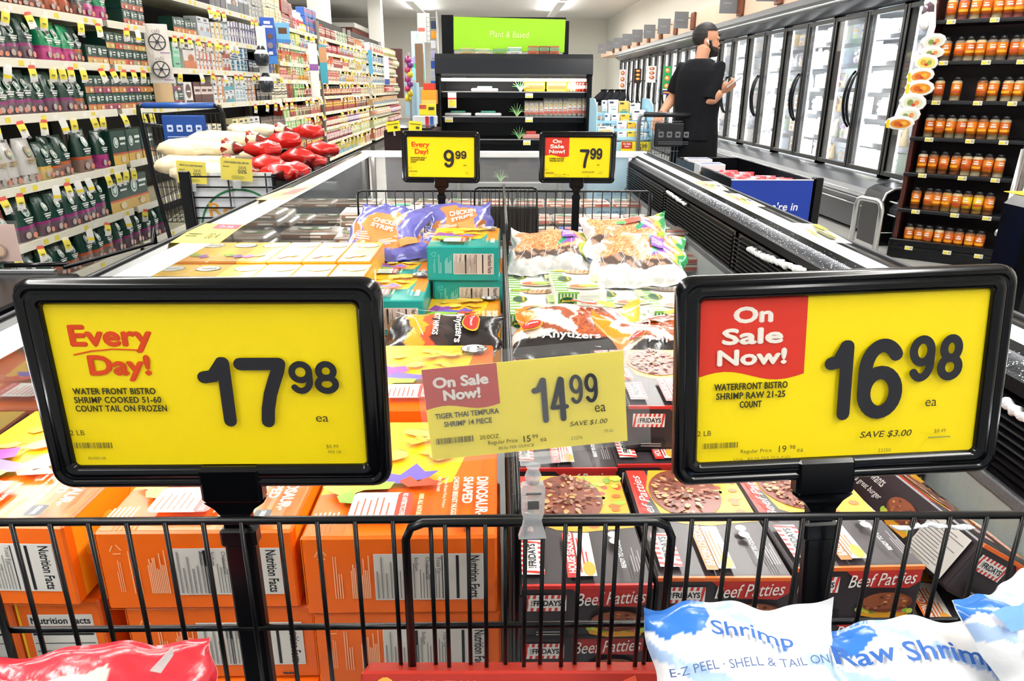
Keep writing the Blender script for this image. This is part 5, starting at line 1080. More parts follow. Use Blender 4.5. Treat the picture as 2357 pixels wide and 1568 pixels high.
def burger(A, cx, cy, rx, ry, seed=0):
    R = random.Random(seed)
    A.poly([(cx-rx*1.0, cy-ry*.9), (cx-rx*.3, cy-ry*1.15), (cx+rx*.9, cy-ry*1.1), (cx+rx*1.05, cy-ry*.6), (cx, cy-ry*.3), (cx-rx*1.1, cy-ry*.5)], 'dd9a26')
    for i in range(12): a = -rx*1.02+i*rx*.18; A.oval(cx+a, cy-ry*.52+R.uniform(-.08, .06)*ry, rx*.13, ry*.2, ['8fb03c', 'b9c84a', 'e8c63a', '6f9a30', 'c04858'][i % 5], 7, keep=False)
    A.oval(cx, cy+ry*.1, rx, ry*.75, '6a3320', 20); A.oval(cx-rx*.05, cy+ry*.2, rx*.9, ry*.6, '8a4a2e', 18)
    for i in range(22): A.oval(cx+R.uniform(-.75, .75)*rx, cy+ry*(.1+R.uniform(-.42, .5)), rx*.09, ry*.08, ['a5684a', '5a2a1a', 'c98a4a', '7a3e26'][i % 4], 6, keep=(i % 4 != 3))
def patty(flav='orange', W=.211, L=.335, Hh=.100):
    k = ('patty', flav, W, L, Hh)
    if k in _pm: return _pm[k]
    acc = {'orange': 'e4692a', 'red': 'c8302c'}[flav]; dk = '332c30'
    b = MB(); b.box((-W/2, 0, 0), (W/2, L, Hh), dk, .003, cols={})
    b.box((-W/2+.001, -.0008, Hh-.006), (W/2-.001, .004, Hh+.0006), acc)
    b.box((-W/2-.0008, .004, .004), (-W/2, L-.004, Hh-.004), '2a2024'); b.box((W/2, .004, .004), (W/2+.0006, L-.004, Hh-.004), '352020')
    A = Art(plane((-W/2, 0, Hh), (1, 0, 0), (0, 1, 0)), step=.0002)
    A.rect(.003, .008, W-.003, L-.003, '3a3438'); A.poly([(.003, L*.42), (W*.16, L*.42), (W*.1, L*.62), (W*.22, L*.8), (W*.18, L-.003), (.003, L-.003)], 'c8382e')
    A.poly([(W*.2, L*.5), (W*.34, L*.44), (W*.56, L*.42), (W-.003, L*.46), (W-.003, L-.003), (W*.22, L-.003), (W*.14, L*.78)], 'd8a02c')
    R = random.Random(11)
    for i in range(34): A.oval(W*R.uniform(.6, .95), L*R.uniform(.46, .96), R.uniform(.006, .013), R.uniform(.006, .012), ['e8c03a', '9ab03c', 'c0503c', 'f0d050', '7a9a34', 'b86a2c'][i % 6], 7, keep=(i % 6 != 5))
    A.oval(W*.47, L*.74, W*.31, L*.25, '7a4030', 28)
    for i in range(130):
        a, r = R.uniform(0, 6.28), math.sqrt(R.random())*.95; A.oval(W*.47+W*.30*r*math.cos(a), L*.74+L*.24*r*math.sin(a), R.uniform(.003, .008), R.uniform(.002, .005), ['a06a52', '5e2f22', 'b98a70', '8f5038', 'd09a5a'][i % 5], 6, keep=(i % 5 != 4), rot=a)
    handw(A, 'Beef Patties', W*.145, L*.40, .017, L*.5, 'f6efe8', rot=math.pi/2+.05)
    badge(A, W*.19, L*.06, L*.26, W*.13, rot=math.pi/2+.0) if False else badge(A, W*.205, L*.055, L*.27, W*.17, rot=math.pi/2)
    A.poly([(W*.37, .009), (W*.37+.018, .009), (W*.37+.018, L*.38), (W*.37, L*.38)], acc); A.rect(W*.37+.019, .012, W*.37+.046, L*.38, 'f2ece4')
    A.text('BACON CHEDDAR' if flav == 'orange' else 'HOUSE SEASONED', W*.37+.016, .02, .013, 'f6efe8', w=L*.33, bold=.03, rot=math.pi/2); A.lines(W*.37+.022, .02, W*.37+.040, L*.34, 3, acc, .4, 2, True); A.oval(W*.37+.036, .03, .010, .018, 'e8a23c', 10)
    for i in range(2): A.oval(W*.78, L*(.36-.055*i), .009, .009, 'e4e0dc', 14)
    A.text('READY TO COOK', W*.82, .03, .008, 'ece8e4', w=L*.2, bold=.02, rot=math.pi/2); A.lines(W*.87, .02, W*.95, L*.25, 4, '9a9498', .3, 8, True)
    F = Art(plane((-W/2, -.0009, 0), (1, 0, 0), (0, 0, 1)), step=.0002)
    F.poly([(W*.40, Hh*.94), (W*.98, Hh*.94), (W*.98, Hh*.72), (W*.9, Hh*.6), (W*.6, Hh*.62), (W*.50, Hh*.74)], 'b8302c'); F.rect(.001, 0, W-.001, Hh*.06, '1f1a1c')
    badge(F, W*.05, Hh*.54, W*.31, Hh*.30); handw(F, 'Beef Patties', W*.43, Hh*.63, Hh*.24, W*.52, 'f6efe8', rot=.06); burger(F, W*.74, Hh*.34, W*.20, Hh*.26, 2)
    F.rect(W*.12, Hh*.1, W*.38, Hh*.27, '18171b'); F.lines(W*.14, Hh*.13, W*.34, Hh*.23, 2, 'b9b5b2', .3, 2)
    Sd = Art(plane((-W/2-.001, L, 0), (0, -1, 0), (0, 0, 1)), step=.0002)
    handw(Sd, 'Who wants', L*.08, Hh*.62, Hh*.2, L*.22, 'e9e4df'); handw(Sd, 'a great burger', L*.1, Hh*.36, Hh*.16, L*.24, 'e9e4df'); burger(Sd, L*.52, Hh*.5, L*.12, Hh*.3, 4); Sd.rect(L*.68, Hh*.08, L*.95, Hh*.92, 'c9c4bf'); Sd.lines(L*.69, Hh*.14, L*.94, Hh*.86, 12, '6a6664', .25, 3)
    r = (b.mesh('body'), A.mb.mesh('t'), F.mb.mesh('f'), Sd.mb.mesh('s'))
    for q in r: q.materials.append(CARD())
    _pm[k] = r; return r
def place_patty(x, y, z, lab, flav='orange', rz=0., rx=0., ry=0.):
    t = thing('burger_carton', lab, 'carton', (x, y, z), (rx, ry, rz), 'cartons of burger patties'); r = patty(flav)
    put('carton_body', r[0], None, t); put('top_print', r[1], None, t); put('front_print', r[2], None, t); put('side_print', r[3], None, t)
PA = [(.135, .925, .526, 'red', 0.0, 'red-edged burger carton at the front left of its bay beside the lengthwise divider'),
      (.352, .93, .534, 'orange', -.01, 'orange-edged burger carton second from the divider in the front row'),
      (.568, .945, .54, 'orange', .02, 'orange-edged burger carton third from the divider behind the sale sign stem'),
      (.135, .935, .424, 'red', 0, 'red-edged burger carton under the front left burger carton'),
      (.352, .94, .43, 'orange', 0, 'burger carton under the second front burger carton'),
      (.565, .95, .437, 'orange', 0, 'burger carton under the third front burger carton'),
      (.135, 1.28, .53, 'red', 0, 'red-edged burger carton in the second row beside the divider'),
      (.345, 1.285, .535, 'red', .01, 'burger carton in the second row under the raised dark red one'),
      (.37, 1.335, .64, 'red', -.02, 'raised dark red burger carton half behind the clear-sleeved price card'),
      (.60, 1.32, .60, 'red', .02, 'raised burger carton behind the large red sale sign'),
      (.135, 1.63, .54, 'orange', 0, 'burger carton in the third row beside the divider'),
      (.35, 1.65, .60, 'orange', .03, 'burger carton in the third row beneath the wing bags'),
      (.57, 1.67, .58, 'red', -.02, 'burger carton in the third row behind the sale sign')]
for x, y, z, f, rz, lab in PA: place_patty(x, y, z, lab, f, rz)
place_patty(.835, 1.0, .505, 'dark burger carton tipped on its edge at the right of the front row', 'orange', rz=.12, ry=.55)
place_patty(.80, 1.16, .47, 'red-edged burger carton lying low behind the third front one', 'red', rz=.05)
place_patty(.86, 1.42, .50, 'small burger carton leaning by the grey liner at the right', 'orange', rz=.08, rx=.0)
place_patty(.74, .95, .40, 'low burger carton with an orange corner beside the blue and white bags', 'orange', rz=-.18)
# ---- turkey burger cartons
def turkey():
    if 'turk' in _pm: return _pm['turk']
    W, L, Hh = .176, .30, .075; b = MB(); b.box((-W/2, 0, 0), (W/2, L, Hh), 'f2f1ea', .0025); A = Art(plane((-W/2, 0, Hh), (1, 0, 0), (0, 1, 0)), step=.0006)
    for i in range(9): A.rect(.002, .006+i*L/9.1, W*.27, .006+i*L/9.1+L/18, '74b044', keep=i < 8)
    A.oval(W*.27, L*.55, W*.15, L*.135, 'b9cc3a', 20); A.oval(W*.27, L*.55, W*.14, L*.125, '24503a', 20); A.text('Jennie•O', W*.29, L*.65, .016, 'f0d83a', w=L*.2, bold=.02, rot=-math.pi/2)
    A.oval(W*.22, L*.93, W*.14, L*.045, 'f0e03c', 14); A.oval(W*.62, L*.86, W*.3, L*.1, 'c9a07a', 18)
    for i in range(5): A.line([(W*(.42+.09*i), L*.79), (W*(.46+.1*i), L*.93)], .0035, '8a6040', False)
    A.oval(W*.60, L*.14, W*.34, L*.11, 'd8c8a0', 18); A.oval(W*.5, L*.14, W*.2, L*.07, 'dd6248', 14); A.oval(W*.68, L*.15, W*.2, L*.06, '9cc04c', 14)
    A.text('TURKEY', W*.58, L*.62, .014, 'c9d8b0', w=L*.27, rot=-math.pi/2); A.text('burgers', W*.7, L*.6, .012, '9fb8d8', w=L*.2, rot=-math.pi/2); A.rect(W*.80, L*.34, W*.94, L*.62, 'b8d47a'); A.lines(W*.82, L*.36, W*.92, L*.6, 3, 'e4f0c8', .4, 1, True)
    F = Art(plane((-W/2, 0, 0), (1, 0, 0), (0, 0, 1)), step=.0006)
    for i in range(6): F.rect(W*(.07+.065*i), Hh*.42, W*(.105+.065*i), Hh*.99, '4f9236', keep=i < 5)
    F.rect(W*.07, Hh*.90, W*.47, Hh*.99, '8fc45a'); F.oval(W*.25, Hh*.55, W*.155, Hh*.22, 'a8bf3a', 20); F.oval(W*.25, Hh*.55, W*.145, Hh*.19, '24503a', 20); F.text('Jennie•O', W*.13, Hh*.48, Hh*.15, 'f0d83a', w=W*.25, bold=.02, shear=.15)
    F.text('ALL WHITE TURKEY', W*.5, Hh*.42, Hh*.1, '7fa06a', w=W*.42); F.text('turkey burgers', W*.57, Hh*.28, Hh*.1, '6a7a6a', w=W*.28, shear=.3); F.lines(W*.5, Hh*.6, W*.9, Hh*.9, 3, 'c9c8c0', .25, 1)
    r = (b.mesh('b'), A.mb.mesh('t'), F.mb.mesh('f'))
    for q in r: q.materials.append(CARD())
    _pm['turk'] = r; return r
for i, (px, py, zt_, lab) in enumerate(((1225, 664, .665, 'green striped white carton left of the raised one, farther back, beside the divider'), (1337, 671, .70, 'raised green striped white carton with its lettered end showing'), (1228, 722, .655, 'green striped white carton beside the divider just behind the wing bag'), (1335, 752, .60, 'green striped white carton under the raised one'),
        (1450, 708, .655, 'green striped white carton right of the raised one'), (1560, 715, .655, 'green striped white carton second to the right of the raised one'), (1455, 752, .65, 'green striped white carton peeking between the wing bags'), (1660, 712, .65, 'green striped white carton behind the top of the red sale sign'))):
    p = ZP(px, py, zt_); t = thing('turkey_burger_carton', lab, 'carton', (p.x, p.y, zt_-.075), (0, 0, [.0, .0, -.01, 0, .03, .0, .04, .02][i]), 'green striped turkey cartons'); r = turkey()
    put('carton_body', r[0], None, t); put('top_print', r[1], None, t); put('front_print', r[2], None, t)
# ---- soft bags
def bag(W, L, h, seed, colf, nx_=44, ny_=34, seal=.06, wr=.12, cut=None):
    nx_, ny_ = max(nx_, 78), max(ny_, 64)
    R = random.Random(seed); ws = [(R.uniform(-30, 30)/W*.28, R.uniform(-30, 30)/L*.28, R.uniform(0, 6.28), R.uniform(.3, 1)) for _ in range(9)]
    fs_ = [(R.uniform(-60, 60)/W*.4, R.uniform(-60, 60)/L*.4, R.uniform(0, 6.28)) for _ in range(6)]; lift = [R.uniform(-.2, 1.0)*h*1.1 for _ in range(4)]; ph = [R.uniform(0, 6.28) for _ in range(6)]
    def top(x, y):
        u, v = min(1, max(-1, 2*x/W)), min(1, max(-1, 2*y/L)); e = (1-abs(u)**3.2)**.6 * (1-min(1, abs(v)/(1-seal))**2.6)**.6 if abs(v) < 1-seal else 0
        n = sum(a*math.sin(p*x+q*y+f) for p, q, f, a in ws)/4; n2 = sum(abs(math.sin(p*x+q*y+f)) for p, q, f in fs_)/6-.6
        c = 0
        for i, (su, sv) in enumerate(((-1, -1), (1, -1), (-1, 1), (1, 1))): c += lift[i]*max(0, su*u)**3*max(0, sv*v)**3
        return h*max(0, e)*(1+wr*2.4*n) + h*wr*(.5*n+1.1*n2)*(1 if abs(v) >= 1-seal else .55) + c
    def warp(x, y):
        u, v = 2*x/W, 2*y/L
        return (x*(1-.05*math.cos(math.pi*y/L)**2) + W*.022*abs(u)*math.sin(5*v+ph[0]) + W*.012*math.sin(9*v+ph[1])*abs(u), y + L*.028*abs(v)*math.sin(4.2*u+ph[2]) + L*.012*abs(v)*math.sin(11*u+ph[3]))
    m = MB(); vs = []
    for s in (1, -1):
        for j in range(ny_+1):
            for i in range(nx_+1):
                x, y = W*(i/nx_-.5), L*(j/ny_-.5); z = top(x, y); X, Y = warp(x, y)
                ed = abs(2*x/W)**6+abs(2*y/L)**6
                vs.append((X, Y, z if s > 0 else min(z-.0012, -.2*h*(1-min(1, ed))+ (z-.0015)*min(1, ed))))
    n = (nx_+1)*(ny_+1); m.v = vs; vc = []
    for j in range(ny_+1):
        for i in range(nx_+1):
            u, v = i/nx_, j/ny_
            u2 = u+.022*math.sin(17*v+ph[0])+.012*math.sin(41*v+23*u+ph[4]); v2 = v+.025*math.sin(13*u+ph[1])+.012*math.sin(37*u-29*v+ph[5]); vc.append(H(colf(min(.999, max(0, u2)), min(.999, max(0, v2)), R)))
    back = H(colf(.03, .5, R))
    for s in (0, 1):
        for j in range(ny_):
            for i in range(nx_):
                a = s*n+j*(nx_+1)+i; q = (a, a+1, a+nx_+2, a+nx_+1); m.f.append(q if s == 0 else q[::-1])
                m.c.append([vc[k_] for k_ in q] if s == 0 else back); m.sm.append(True)
    def f(x, y, z): X, Y = warp(x, y); return Vector((X, Y, top(x, y)+z*1.5+.0052))
    return m, f
def put_bag(name, m, arts, lab, cat, M, film=None, grp=None):
    o = m.obj(name, film or FILM(), label=lab, cat=cat, group=grp); o.matrix_world = M
    for nm, A in arts: A.obj(nm, PAPER(), o)
    return o
def place(p, rx=0, ry=0, rz=0): return Matrix.Translation(p) @ Matrix.Rotation(rz, 4, 'Z') @ Matrix.Rotation(rx, 4, 'X') @ Matrix.Rotation(ry, 4, 'Y')
# purple chicken bags
def cf_strip(u, v, R): return '5a5aa6' if (v > .86 or u < .1 or u > .93 or v < .1) else ('d9894e' if (.25 < u < .72 and .2 < v < .8) else ('b5703e' if ((u-.15)**2*4+(v-.4)**2 < .03 or (u-.85)**2*4+(v-.3)**2 < .03) else '6a68b2'))
for i, (px, py, z, W, L, rx, rz, lab) in enumerate(((885, 545, .74, .34, .36, .65, -.35, 'large crumpled purple and orange chicken strip bag near the far divider'), (930, 572, .70, .32, .25, .2, .1, 'purple chicken strip bag lying in front of the large crumpled one'), (1060, 522, .76, .30, .28, .55, .12, 'purple chicken strip bag behind the topmost teal carton'), (1035, 560, .72, .26, .22, .2, -.2, 'small purple bag wedged left of the topmost teal carton'))):
    m, f = bag(W, L, .045, 20+i, cf_strip, wr=.25); A = Art(lambda x, y, z: f(x, y, z), step=.0015)
    A.text('CHICKEN', -.05, .035, .024, 'fdf0e4', w=.12, bold=.03, rot=-.0); A.text('STRIPS', -.045, .002, .024, 'fdf0e4', w=.10, bold=.03)
    A.lines(-.1, -.07, -.02, -.03, 4, 'f3e8e2', .4, i); A.grid(-.015, -.09, .06, -.04, 'c9864a', 5, 3)
    put_bag('chicken_strip_bag', m, [('bag_print', A)], lab, 'food bag', place(ZP(px, py, z), rx, 0, rz), grp='purple chicken strip bags')
# grilled chicken bags, clear film over food
def cf_gr(u, v, R):
    n = math.sin(u*31+v*17)*math.sin(v*23-u*9)
    if u > .88 and v > .25: return '2f8a52' if u > .93 else 'a8cf3c'
    if v < .22 or v > .94 or u < .08: return 'd9d9d6' if n > 0 else 'c8c6c2'
    if .6 < u < .78 and .45 < v < .8: return '8a5ab0' if u > .66 else '3a9a72'
    if v < .36: return '5a4a44' if n > -.2 else 'a98a76'
    return ['e0a070', 'c9804e', 'b5663a', 'eac09a', 'd88f5c'][int(abs(n*97+u*7) % 5)]
for i, (px, py, z, W, L, rx, rz, lab) in enumerate(((1268, 585, .725, .335, .30, .35, -.12, 'clear bag of grilled chicken with a purple label beside the far divider end'), (1470, 600, .735, .36, .33, .42, -.18, 'clear bag of grilled chicken leaning on the turkey cartons'), (1440, 555, .78, .34, .28, .5, -.05, 'clear bag of grilled chicken at the back with a red and green label'))):
    m, f = bag(W, L, .06, 40+i, cf_gr, nx_=70, ny_=54, wr=.22); A = Art(lambda x, y, z, f=f: f(x, y, z), step=.0015)
    if i < 2: A.grid(.04, .02, .09, .075, '8a5ab0', 4, 4); A.text('GRILLED', .045, .055, .009, 'efe4f4', w=.04, bold=.02); A.text('CHICKEN', .045, .04, .009, 'efe4f4', w=.04, bold=.02); A.text('STRIPS', .045, .026, .009, 'efe4f4', w=.035, bold=.02)
    else: A.grid(.0, .03, .06, .09, 'd8503c', 4, 4); A.grid(-.04, .03, -.005, .06, '3a9a52', 3, 3)
    R = random.Random(i)
    for k in range(5): x = -.12+.05*k; A.line([(x, -.11), (x+R.uniform(-.02, .03), -.07), (x+R.uniform(-.02, .03), -.03)], .0015, 'f6f6f6', False)
    put_bag('grilled_chicken_bag', m, [('bag_print', A)], lab, 'food bag', place(ZP(px, py, z), rx, 0, rz), grp='clear bags of grilled chicken')
# black and orange wing bags
def cf_wing(u, v, R):
    if u < .12 and v > .4: return 'ee8a26'
    if v < .28: return '2b2727'
    if .48 < u < .82 and .28 < v < .86: return ['9a4a2c', 'b56038', '8a3e24'][int(abs(math.sin(u*40)*math.cos(v*33))*3) % 3]
    if .2 < u < .46: return 'e2dcd4' if (u+v) % .3 > .12 else '9a5238'
    if u > .85: return 'f0a83a'
    return '3a3230' if v > .86 else 'd9cfc4'
WB = [(1330, 772, .70, .36, .27, .30, -.10, 'large black and orange chicken wing bag behind the clear-sleeved card'), (1520, 792, .70, .30, .24, .25, .35, 'second black and orange wing bag leaning behind the sale sign'), (1460, 812, .665, .24, .17, .2, -.2, 'small orange cornered wing bag lying between the two larger ones')]
for i, (px, py, z, W, L, rx, rz, lab) in enumerate(WB):
    m, f = bag(W, L, .05, 60+i, cf_wing, nx_=60, ny_=44, wr=.22); A = Art(lambda x, y, z, f=f: f(x, y, z), step=.0015); s = W/.36
    A.text('Anytizers', -.10*s, -.085*s, .03*s, 'f4f0ea', w=.16*s, bold=.02, rot=-.0); A.oval(-.125*s, -.03*s, .03*s, .018*s, 'f2b83a', 16); A.oval(-.125*s, -.03*s, .026*s, .015*s, 'c8342c', 16); A.text('Tyson', -.143*s, -.036*s, .012*s, 'f6efe6', w=.036*s, bold=.02, shear=.3)
    A.grid(-.02*s, .06*s, .05*s, .085*s, 'e04a2c', 6, 2); A.text('BONELESS WINGS', -.015*s, .065*s, .014*s, 'f6efe6', w=.06*s, bold=.03); A.grid(.055*s, .06*s, .10*s, .095*s, 'f0a030', 4, 3)
    put_bag('wing_bag', m, [('bag_print', A)], lab, 'food bag', place(ZP(px, py, z), rx, 0, rz), grp='black and orange wing bags')
def cf_wing2(u, v, R): return '272324' if (u < .2 or u > .55 or v > .9) else ('f09a2c' if u < .34 else ('d8502c' if u < .42 else '3a2c2a'))
m, f = bag(.34, .20, .045, 71, cf_wing2, nx_=56, ny_=36, wr=.15); A = Art(lambda x, y, z: f(x, y, z), step=.0015)
A.text('HOT WINGS', -.03, .07, .018, 'f6efe6', w=.12, bold=.03, rot=-math.pi/2); A.text('Anytizers', .03, .075, .03, 'f4f0ea', w=.14, bold=.02, rot=-math.pi/2); A.oval(.085, .02, .028, .038, 'f2b83a', 16); A.oval(.085, .02, .024, .033, 'c8342c', 16); A.text('Tyson', .08, .045, .013, 'f6efe6', w=.045, bold=.02, rot=-math.pi/2)
A.line([(-.14, .06), (-.08, .0), (-.05, -.06)], .002, 'e8e8ea', False); A.line([(-.12, .07), (-.03, .05)], .002, 'e8e8ea', False)
put_bag('wing_bag', m, [('bag_print', A)], 'black wing bag lying between the yellow topped carton and the second-row orange carton', 'food bag', place(ZP(1022, 778, .66), .35, 0, -.03), grp='black and orange wing bags')
# ---- flat packets beyond the far divider
R = random.Random(77)
def flat(k):
    if ('flat', k) in _pm: return _pm[('flat', k)]
    pal = [('b5a89e', 'a86a60', '5f8a68'), ('b9aea4', 'b5705c', '6a9470'), ('4a62b0', 'c4c6d6', 'b5605c'), ('a49a8e', '8a6a58', '6a7f5a'), ('bdb2a6', 'a8584c', 'b5946a')][k % 5]
    m = MB(); W, L, h = .21, .19, .035; R2 = random.Random(k); m.box((-W/2, -L/2, 0), (W/2, L/2, h), pal[0], .008); A = Art(plane((-W/2, -L/2, h), (1, 0, 0), (0, 1, 0)), step=.001, mb=m)
    A.rect(.01, .01, W-.01, L-.01, pal[0]); A.rect(W*.08, L*.1, W*.92, L*.35, pal[1]); A.oval(W*.4, L*.62, W*.3, L*.2, pal[2], 12); A.oval(W*.5, L*.62, W*.16, L*.11, 'efe9dc', 10)
    F = Art(plane((-W/2, -L/2, 0), (1, 0, 0), (0, 0, 1)), step=.001, mb=m); F.rect(.01, h*.25, W-.01, h*.7, pal[1]); F.rect(.03, h*.35, W*.5, h*.55, 'efe9dc')
    me = m.mesh('flat'); me.materials.append(FILM()); _pm[('flat', k)] = me; return me
rowsY = [3.52+.21*i for i in range(8)]; nn = 0
for j, y in enumerate(rowsY):
    for i in range(9):
        x = -.90+i*.222
        if abs(x-.05) < .09 and j < 2: continue
        zt_ = .50+.04*((i*3+j*5) % 3) + (.10 if i in (1,) and j < 3 else 0); side = 'left' if x < .03 else 'right'
        kk = (2 if i in (6,) and j < 2 else 3 if i < 3 else [0, 1, 4][(i+j) % 3])
        for lv_ in range(2 if j < 3 else 1):
            put('flat_frozen_packet', flat(kk), None, None, (x+R.uniform(-.01, .01), y, zt_+.037*lv_), (0, 0, R.uniform(-.08, .08)), f"{['red and green', 'orange red', 'blue and white', 'greyish', 'red and cream'][kk]} flat frozen packet, {'upper, ' if lv_ else ''}{ordn(i)} from the left, {ordn(j)} row past the divider", 'frozen food', 'flat frozen packets beyond the far divider'); nn += 1
m, f = bag(.22, .20, .03, 90, lambda u, v, R: 'dcd4cc' if v > .2 else 'c9bcb0', wr=.08); A = Art(lambda x, y, z: f(x, y, z), step=.0012); A.grid(-.05, .0, .05, .03, '3f9a80', 6, 2); A.grid(-.08, .045, .04, .055, 'c8503c', 6, 1)
put_bag('vacuum_pack', m, [('pack_print', A)], 'pale vacuum pack with a green label on the left stack beyond the far divider', 'frozen food', place(ZP(925, 487, .70), .1, 0, .02))
for k in range(4):
    m = MB(); m.box((-.1, -.1, 0), (.1, .1, .03), ['cfc6bc', 'd8cfc6', 'c9bdb2', 'd6ccc2'][k], .012); p = ZP(925, 487, .70); m.obj('vacuum_pack', FILM(), loc=(p.x, p.y, .66-.033*k-.004), rot=(0, 0, .05*k), label=f'pale vacuum pack, {ordn(k+1)} from the top of the left stack beyond the far divider', cat='frozen food', group='stacked vacuum packs')
# bunker light
area('rim_light_left', (BX0+.10, 2.9, RZ-.03), .025, 5.0, 10, (.97, .98, 1), rot=(0, -math.radians(50), 0))
area('rim_light_right', (BX1-.11, 2.9, RZ-.035), .03, 5.0, 9, (.97, .98, 1), rot=(0, math.radians(50), 0))
# ---- tags lying on the rails
def railtag(quad, z, base, extra, lab, th=.0012):
    P = [ZP(x, y, z) for x, y in quad]; m = MB()
    top = [tuple(p) for p in P]; bot = [(p.x, p.y, p.z-th) for p in P]
    m.add(bot+top, [(3, 2, 1, 0), (4, 5, 6, 7), (0, 1, 5, 4), (1, 2, 6, 5), (2, 3, 7, 6), (3, 0, 4, 7)], base)
    def f(u, v, zz): a = P[0].lerp(P[1], u); b_ = P[3].lerp(P[2], u); return a.lerp(b_, v)+Vector((0, 0, zz))
    A = Art(f, step=.0004, mb=m); extra(A); return m.obj('shelf_tag', PAPER(), label=lab, cat='price tag')
def ex1(A): A.poly([(.42, .72), (.98, .72), (.98, .98), (.42, .98)], 'b5445a'); A.text('00.4', .55, .2, .28, '4a4a30', w=.25); A.text('On Sale', .55, .78, .12, 'f0e0e4', w=.3); A.rect(.1, .3, .35, .34, '7a7a4a'); A.rect(.1, .4, .4, .44, '7a7a4a')
def ex2(A): A.poly([(.5, .3), (.95, .3), (.95, .75), (.5, .75)], 'c2605a'); A.oval(.4, .4, .12, .2, 'd8a05a', 10)
railtag([(392, 558), (503, 560), (562, 517), (462, 514)], RZ+.004, 'f0e05a', ex1, 'yellow price card lying on the left rail, the nearer one')
railtag([(584, 460), (655, 459), (735, 422), (650, 436)], RZ+.004, 'eedc8a', ex2, 'yellow and red price card lying on the left rail, the farther one')
def ex3(A):
    A.rect(.06, .1, .5, .9, 'd9c26a')
    for i in range(5): A.oval(.2+.15*i, .45+.1*(i % 2), .06, .12, ['8a5a9c', 'c8703c', '5a8a4a', 'c9a83c', '6a6a7a'][i], 8)
railtag([(1632, 437), (1678, 438), (1650, 418), (1588, 416)], RZ+.008, 'e6e2c8', ex3, 'leaflet lying on the right rail nearest its far end')
railtag([(1722, 474), (1762, 475), (1700, 446), (1655, 444)], RZ+.008, 'e2dcc4', ex3, 'leaflet on the right rail just nearer than the first')
def ex4(A):
    for i in range(9): A.oval(.1+.1*i, .3+.3*((i*7) % 3)/2, .05, .16, ['8a9a5a', 'c9a83c', 'b5b09a', '7a7a5a', 'd8c86a'][i % 5], 8)
    A.rect(.35, .1, .6, .5, '6a6a4a'); A.rect(.7, .6, .95, .9, 'd8c23c')
railtag([(1898, 556), (1962, 560), (1880, 516), (1812, 512)], RZ+.010, 'e4e2d6', ex4, 'larger crumpled leaflet on the right rail nearest the camera')
# ================================================================== price signs
def sign_frame(W, Hh, t=.026, dp=.018):
    """rounded moulded frame around an opening"""
    def rr(x0, y0, x1, y1, r, y, n=5):
        P = []
        for cx, cy, a0 in ((x1-r, y1-r, 0), (x0+r, y1-r, 1), (x0+r, y0+r, 2), (x1-r, y0+r, 3)):
            for i in range(n+1): a = (a0+i/n)*math.pi/2; P.append((cx+r*math.cos(a), y, cy+r*math.sin(a)))
        return P
    m = MB(); rings = []
    for ins, y, r in ((0, .006, .020), (0, -.004, .020), (.004, -.009, .018), (.009, -.010, .014), (.010, -.0075, .013), (.0125, -.0075, .012), (.0145, -.0095, .011), (t-.004, -.009, .008), (t, -.004, .005), (t, -.001, .005)):
        rings.append(rr(ins, ins, W-ins, Hh-ins, r, y))
    m.loft(rings, '0b0c10', cap=False, smooth=True); m.box((.006, .0, .006), (W-.006, .006, Hh-.006), '0b0c10'); return m
def price_sign(name_lab, C, W, Hh, draw, stem_to, rot=(0, 0, 0), stem_dx=0., card='f7dc04'):
    t = thing('price_sign', name_lab, 'price sign', C, rot)
    f = sign_frame(W, Hh); f.v = [(x-W/2, y, z-Hh/2) for x, y, z in f.v]; f.obj('frame', mat('black_sign_frame', '06070a', rough=.16, spec=.32), t)
    cw, ch = W-.05, Hh-.05
    m = MB(); m.box((-cw/2-.002, -.0015, -ch/2-.002), (cw/2+.002, -.0005, ch/2+.002), card); c = m.obj('price_card', mat('glossy_sign_card', rough=.42, spec=.4), t)
    A = Art(plane((-cw/2, -.0016, -ch/2), (1, 0, 0), (0, 0, 1)), step=.00012); draw(A, cw, ch); A.obj('card_print', PAPER(), c)
    m = MB(); m.box((stem_dx-.033, -.012, -Hh/2-.018), (stem_dx+.033, .010, -Hh/2+.026), '08090d', .004)
    m.loft([[(stem_dx+s*a, b_, -Hh/2+z) for a, b_ in ((-1, -.008), (1, -.008), (1, .008), (-1, .008))] for s, z in ((.033, -.018), (.022, -.026), (.015, -.036), (.0135, -.05))], '08090d', smooth=False); m.obj('clamp', mat('black_sign_frame'), t)
    m = MB(); L = stem_to; m.box((stem_dx-.017, -.008, -Hh/2-L), (stem_dx+.017, .008, -Hh/2-.05), '0c0d12', .003); m.box((stem_dx-.020, -.010, -Hh/2-.075), (stem_dx+.020, .010, -Hh/2-.052), '08090d', .003); m.obj('stem', mat('black_stem', '07080c', rough=.3, spec=.3), t)
    return t
K1, K2, RED, ORD = '23242a', '3c3a1e', 'cf3526', 'd8481a'
